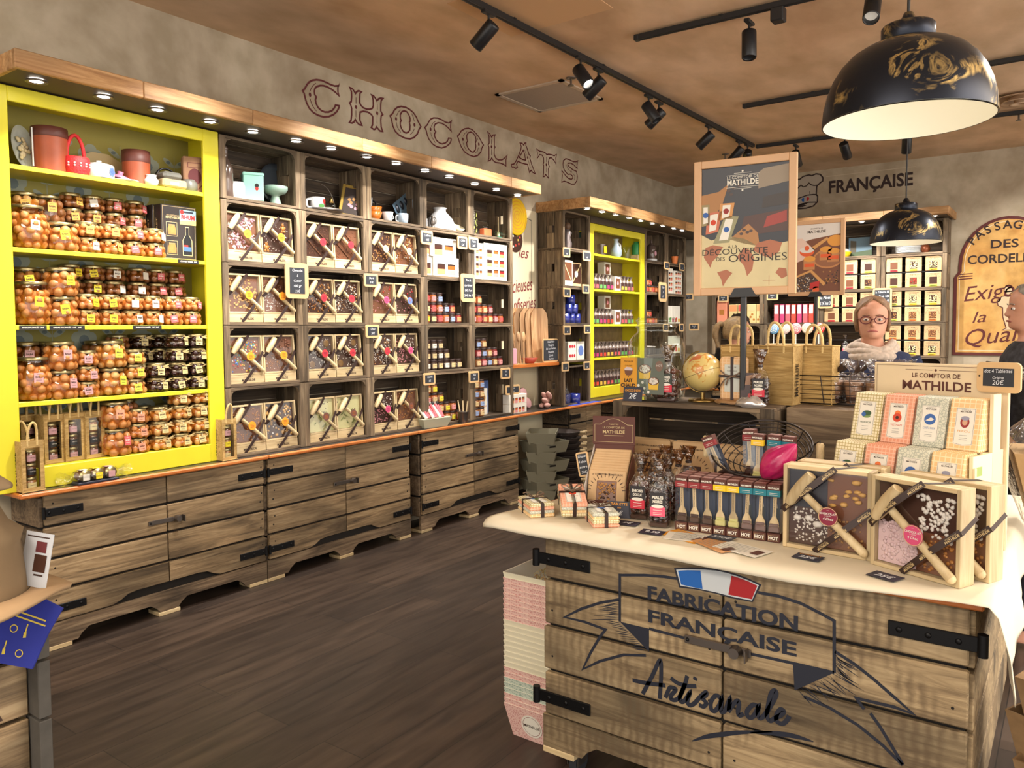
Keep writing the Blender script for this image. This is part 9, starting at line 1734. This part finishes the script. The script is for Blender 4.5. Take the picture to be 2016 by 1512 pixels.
# ---------------------------------------------------------------- people
M_SKIN = mat('skin',(204,150,124),.55,var=.05,vscale=30); M_EYE = mat('eye_white',(226,220,214),.3); M_LIP = mat('lips',(168,94,88),.5)
def person(loc,rz,H,label,hairc,top,glasses=False,tail=False,long=False,lean=0,extra=None,turn=0):
 r = root('person',loc,label,'person',None,rot=(lean,0,rz)); s = H / 1.66; n = 28; hm = mat('hair_%d_%d_%d' % hairc,hairc,.6,var=.3,vscale=60); tm = top
 def ring(z,rx,rf,rb,cy=0): return [((rx * math.cos(a)) * s,(cy - (rf if math.sin(a) > 0 else rb) * math.sin(a)) * s,z * s) for a in [2 * PI * i / n for i in range(n)]]
 body = [(.02,.0,.0,.0),(.03,.05,.1,.06),(.09,.045,.05,.05),(.45,.09,.07,.06),(.8,.15,.10,.1),(.92,.17,.11,.11),(1.05,.14,.10,.09),(1.2,.165,.12,.1),(1.33,.185,.1,.1),(1.385,.15,.07,.08),(1.41,.075,.05,.06),(1.43,.052,.05,.055),(1.455,.05,.06,.06)]
 head = [(1.455,.05,.062,.06),(1.462,.045,.085,.06),(1.475,.056,.092,.065),(1.495,.062,.092,.078),(1.515,.067,.09,.086),(1.545,.071,.088,.094),(1.575,.074,.09,.098),(1.605,.072,.088,.096),(1.63,.062,.074,.086),(1.65,.042,.048,.06),(1.66,.0,.0,.0)]
 b = B(); skin2b(b,[ring(*q) for q in body + head],M_SKIN,n)
 b.ball((0,-.098 * s,1.527 * s),.012 * s,M_SKIN,seg=10,rings=8,sc=(1.05,1.1,.9)); b.ball((0,-.093 * s,1.546 * s),.009 * s,M_SKIN,seg=10,rings=8,sc=(.8,1,2.4))
 for sx in (-1,1):
  b.ball((sx * .073 * s,.008 * s,1.545 * s),.022 * s,M_SKIN,seg=10,rings=8,sc=(.4,.7,1.3))
  P = [(sx * .17,.0,1.35),(sx * .215,.01,1.22),(sx * .225,.0,1.08),(sx * .2,-.11,.98),(sx * .17,-.2,.98)]; b.tube([Vector(p) * s for p in P],[.05 * s,.045 * s,.038 * s,.032 * s,.026 * s],M_SKIN,12)
  b.ball(Vector((sx * .165,-.235,.978)) * s,.036 * s,M_SKIN,seg=12,rings=8,sc=(1,1.2,.45))
  for k in range(4): x = sx * (.14 + .016 * k); b.tube([Vector((x,-.26,.978)) * s,Vector((x,-.295,.972)) * s,Vector((x,-.318 + .006 * abs(k - 1.5),.955)) * s],.0078 * s,M_SKIN,6)
  b.tube([Vector((sx * .135,-.225,.975)) * s,Vector((sx * .112,-.25,.97)) * s,Vector((sx * .108,-.275,.965)) * s],.009 * s,M_SKIN,6)
 o = b.obj('body',r); m = o.modifiers.new('fuse','REMESH'); m.mode = 'VOXEL'; m.voxel_size = .006; m.use_smooth_shade = True; m = o.modifiers.new('soften','SMOOTH'); m.iterations = 3; m.factor = .5
 hd = bpy.data.objects.new('head_details',None); b = B()
 for sx in (-1,1): b.ball((sx * .03 * s,-.082 * s,1.552 * s),.0115 * s,M_EYE,seg=10,rings=8,sc=(1.2,.6,.62)); b.ball((sx * .03 * s,-.089 * s,1.552 * s),.0052 * s,M_DARKCH,seg=8,rings=6,sc=(1,.5,1)); b.tube([(sx * .014 * s,-.092 * s,1.571 * s),(sx * .03 * s,-.091 * s,1.575 * s),(sx * .047 * s,-.082 * s,1.57 * s)],.0026 * s,hm,5)
 b.obj('eyes',r); bpy.data.objects.remove(hd)
 b = B(); b.tube([(-.023 * s,-.088 * s,1.494 * s),(-.008 * s,-.096 * s,1.497 * s),(.008 * s,-.096 * s,1.497 * s),(.023 * s,-.088 * s,1.494 * s)],[.002 * s,.0045 * s,.0045 * s,.002 * s],M_LIP,6); b.obj('mouth',r)
 b = B(); vs = []; fs = []; zs = [1.672,1.66,1.63,1.59,1.56,1.53,1.49] + ([1.45,1.38,1.28] if long else [])
 rx_ = [.012,.05,.076,.084,.085,.084,.076,.085,.09,.07]
 for j,z in enumerate(zs):
  for i in range(n + 1): a = -.42 - (0 if j > 2 else (.6 * (3 - j))) + (PI + .84 + (0 if j > 2 else 1.2 * (3 - j))) * i / n; q = rx_[j] * (1 + .03 * math.sin(i * 2.3)); vs.append((q * math.cos(a) * s,(.012 + q * 1.22 * math.sin(a)) * s,z * s))
 fs = [(j * (n + 1) + i,(j + 1) * (n + 1) + i,(j + 1) * (n + 1) + i + 1,j * (n + 1) + i + 1) for j in range(len(zs) - 1) for i in range(n)]; b.add(vs,fs,hm,smooth=True); o = b.obj('hair',r); m = o.modifiers.new('thick','SOLIDIFY'); m.thickness = .012; m.offset = -1
 if tail: b = B(); b.tube(spline([(0,.1 * s,1.6 * s),(0,.15 * s,1.6 * s),(0,.17 * s,1.52 * s),(0,.14 * s,1.42 * s)],5),[.02] * 6 + [.024] * 6 + [.016] * 4,hm,10); b.obj('ponytail',r)
 b = B(); k = 1.07; skin2b(b,[ring(z,rx * k + .004,rf * k + .004,rb * k + .004) for z,rx,rf,rb in body[5:10]] + [ring(1.405,.09,.062,.07)],tm,n)
 for sx in (-1,1): b.tube([Vector(p) * s for p in [(sx * .165,0,1.352),(sx * .216,.01,1.22),(sx * .226,0,1.08),(sx * .2,-.11,.98)]],[.058 * s,.052 * s,.045 * s,.04 * s],tm,12)
 b.obj('top',r); b = B(); skin2b(b,[ring(z,rx * 1.06 + .004,rf * 1.08 + .004,rb * 1.08 + .004) for z,rx,rf,rb in body[2:6]],mat('dark_trousers',(34,34,44),.8),n); b.obj('trousers',r)
 if glasses:
  b = B()
  for sx in (-1,1): b.tube([((sx * .032 + .025 * math.cos(a)) * s,(-.106 + .012 * abs(sx * .032 + .025 * math.cos(a)) / .057) * s,(1.55 + .018 * math.sin(a)) * s) for a in [2 * PI * i / 20 for i in range(20)]],.0024 * s,M_BURG,6,True); b.tube([(sx * .057 * s,-.094 * s,1.556 * s),(sx * .078 * s,.005 * s,1.556 * s)],.0022 * s,M_BURG,5)
  b.tube([(-.008 * s,-.107 * s,1.554 * s),(.008 * s,-.107 * s,1.554 * s)],.0022 * s,M_BURG,5); b.obj('glasses',r)
 if extra: extra(r,s,ring)
 return r
def skin2b(b,rings,m,n): b.add([v for g in rings for v in g],[(j * n + (i + 1) % n,j * n + i,(j + 1) * n + i,(j + 1) * n + (i + 1) % n) for j in range(len(rings) - 1) for i in range(n)],m,smooth=True)
def scarf(r,s,ring):
 b = B(); c = mat('printed_scarf',(190,174,160),.8,var=.25,vscale=50)
 for k,(z,q) in enumerate(((1.385,.115),(1.405,.105),(1.425,.092))): b.tube([(q * math.cos(t) * s,q * .85 * math.sin(t) * s,(z + .01 * math.sin(3 * t + k) - .02 * max(0,-math.sin(t))) * s) for t in [2 * PI * i / 24 for i in range(24)]],.022 * s,c,8,True)
 b.obj('scarf',r)
def apron(r,s,ring):
 b = B(); b.box(-.12,.12,-.152,-.142,.75 * s,1.31 * s,M_BLK,.003); b.text('LE COMPTOIR DE',0,1.268 * s,.016,M_PAPERW,fxz(-.1525)); b.text('MATHILDE',0,1.232 * s,.028,M_PAPERW,fxz(-.1525),bold=.03); b.obj('apron',r)
def collar(r,s,ring): b = B(); b.tube([(.085 * math.cos(t) * s,.08 * math.sin(t) * s,(1.405 - .025 * max(0,-math.sin(t))) * s) for t in [2 * PI * i / 20 for i in range(20)]],.014 * s,M_PAPERW,6,True); b.obj('white_collar',r)
M_NAVYK = mat('navy_knit',(34,44,76),.9,bump=.2,vscale=120); M_BLKT = mat('black_top',(28,28,36),.85); M_FLO = mat('floral_blouse',(44,44,50),.8,var=.9,vscale=28)
person((3.36,4.22,0),.22,1.64,'woman in glasses, navy jumper and printed scarf behind the island',(128,96,66),M_NAVYK,True,extra=scarf,lean=.02)
person((4.02,4.30,0),-1.25,1.685,'grey haired person in black lettered apron at the right edge of the photo',(142,136,126),M_FLO,extra=apron)
person((2.06,5.72,0),1.9,1.57,'person with fair ponytail, black top and white collar behind the globe',(150,126,90),M_BLKT,tail=True,extra=collar,lean=.05)
person((1.93,6.35,0),2.9,1.6,'person with long dark hair and dark top behind the jute bags',(42,32,30),M_BLKT,long=True)
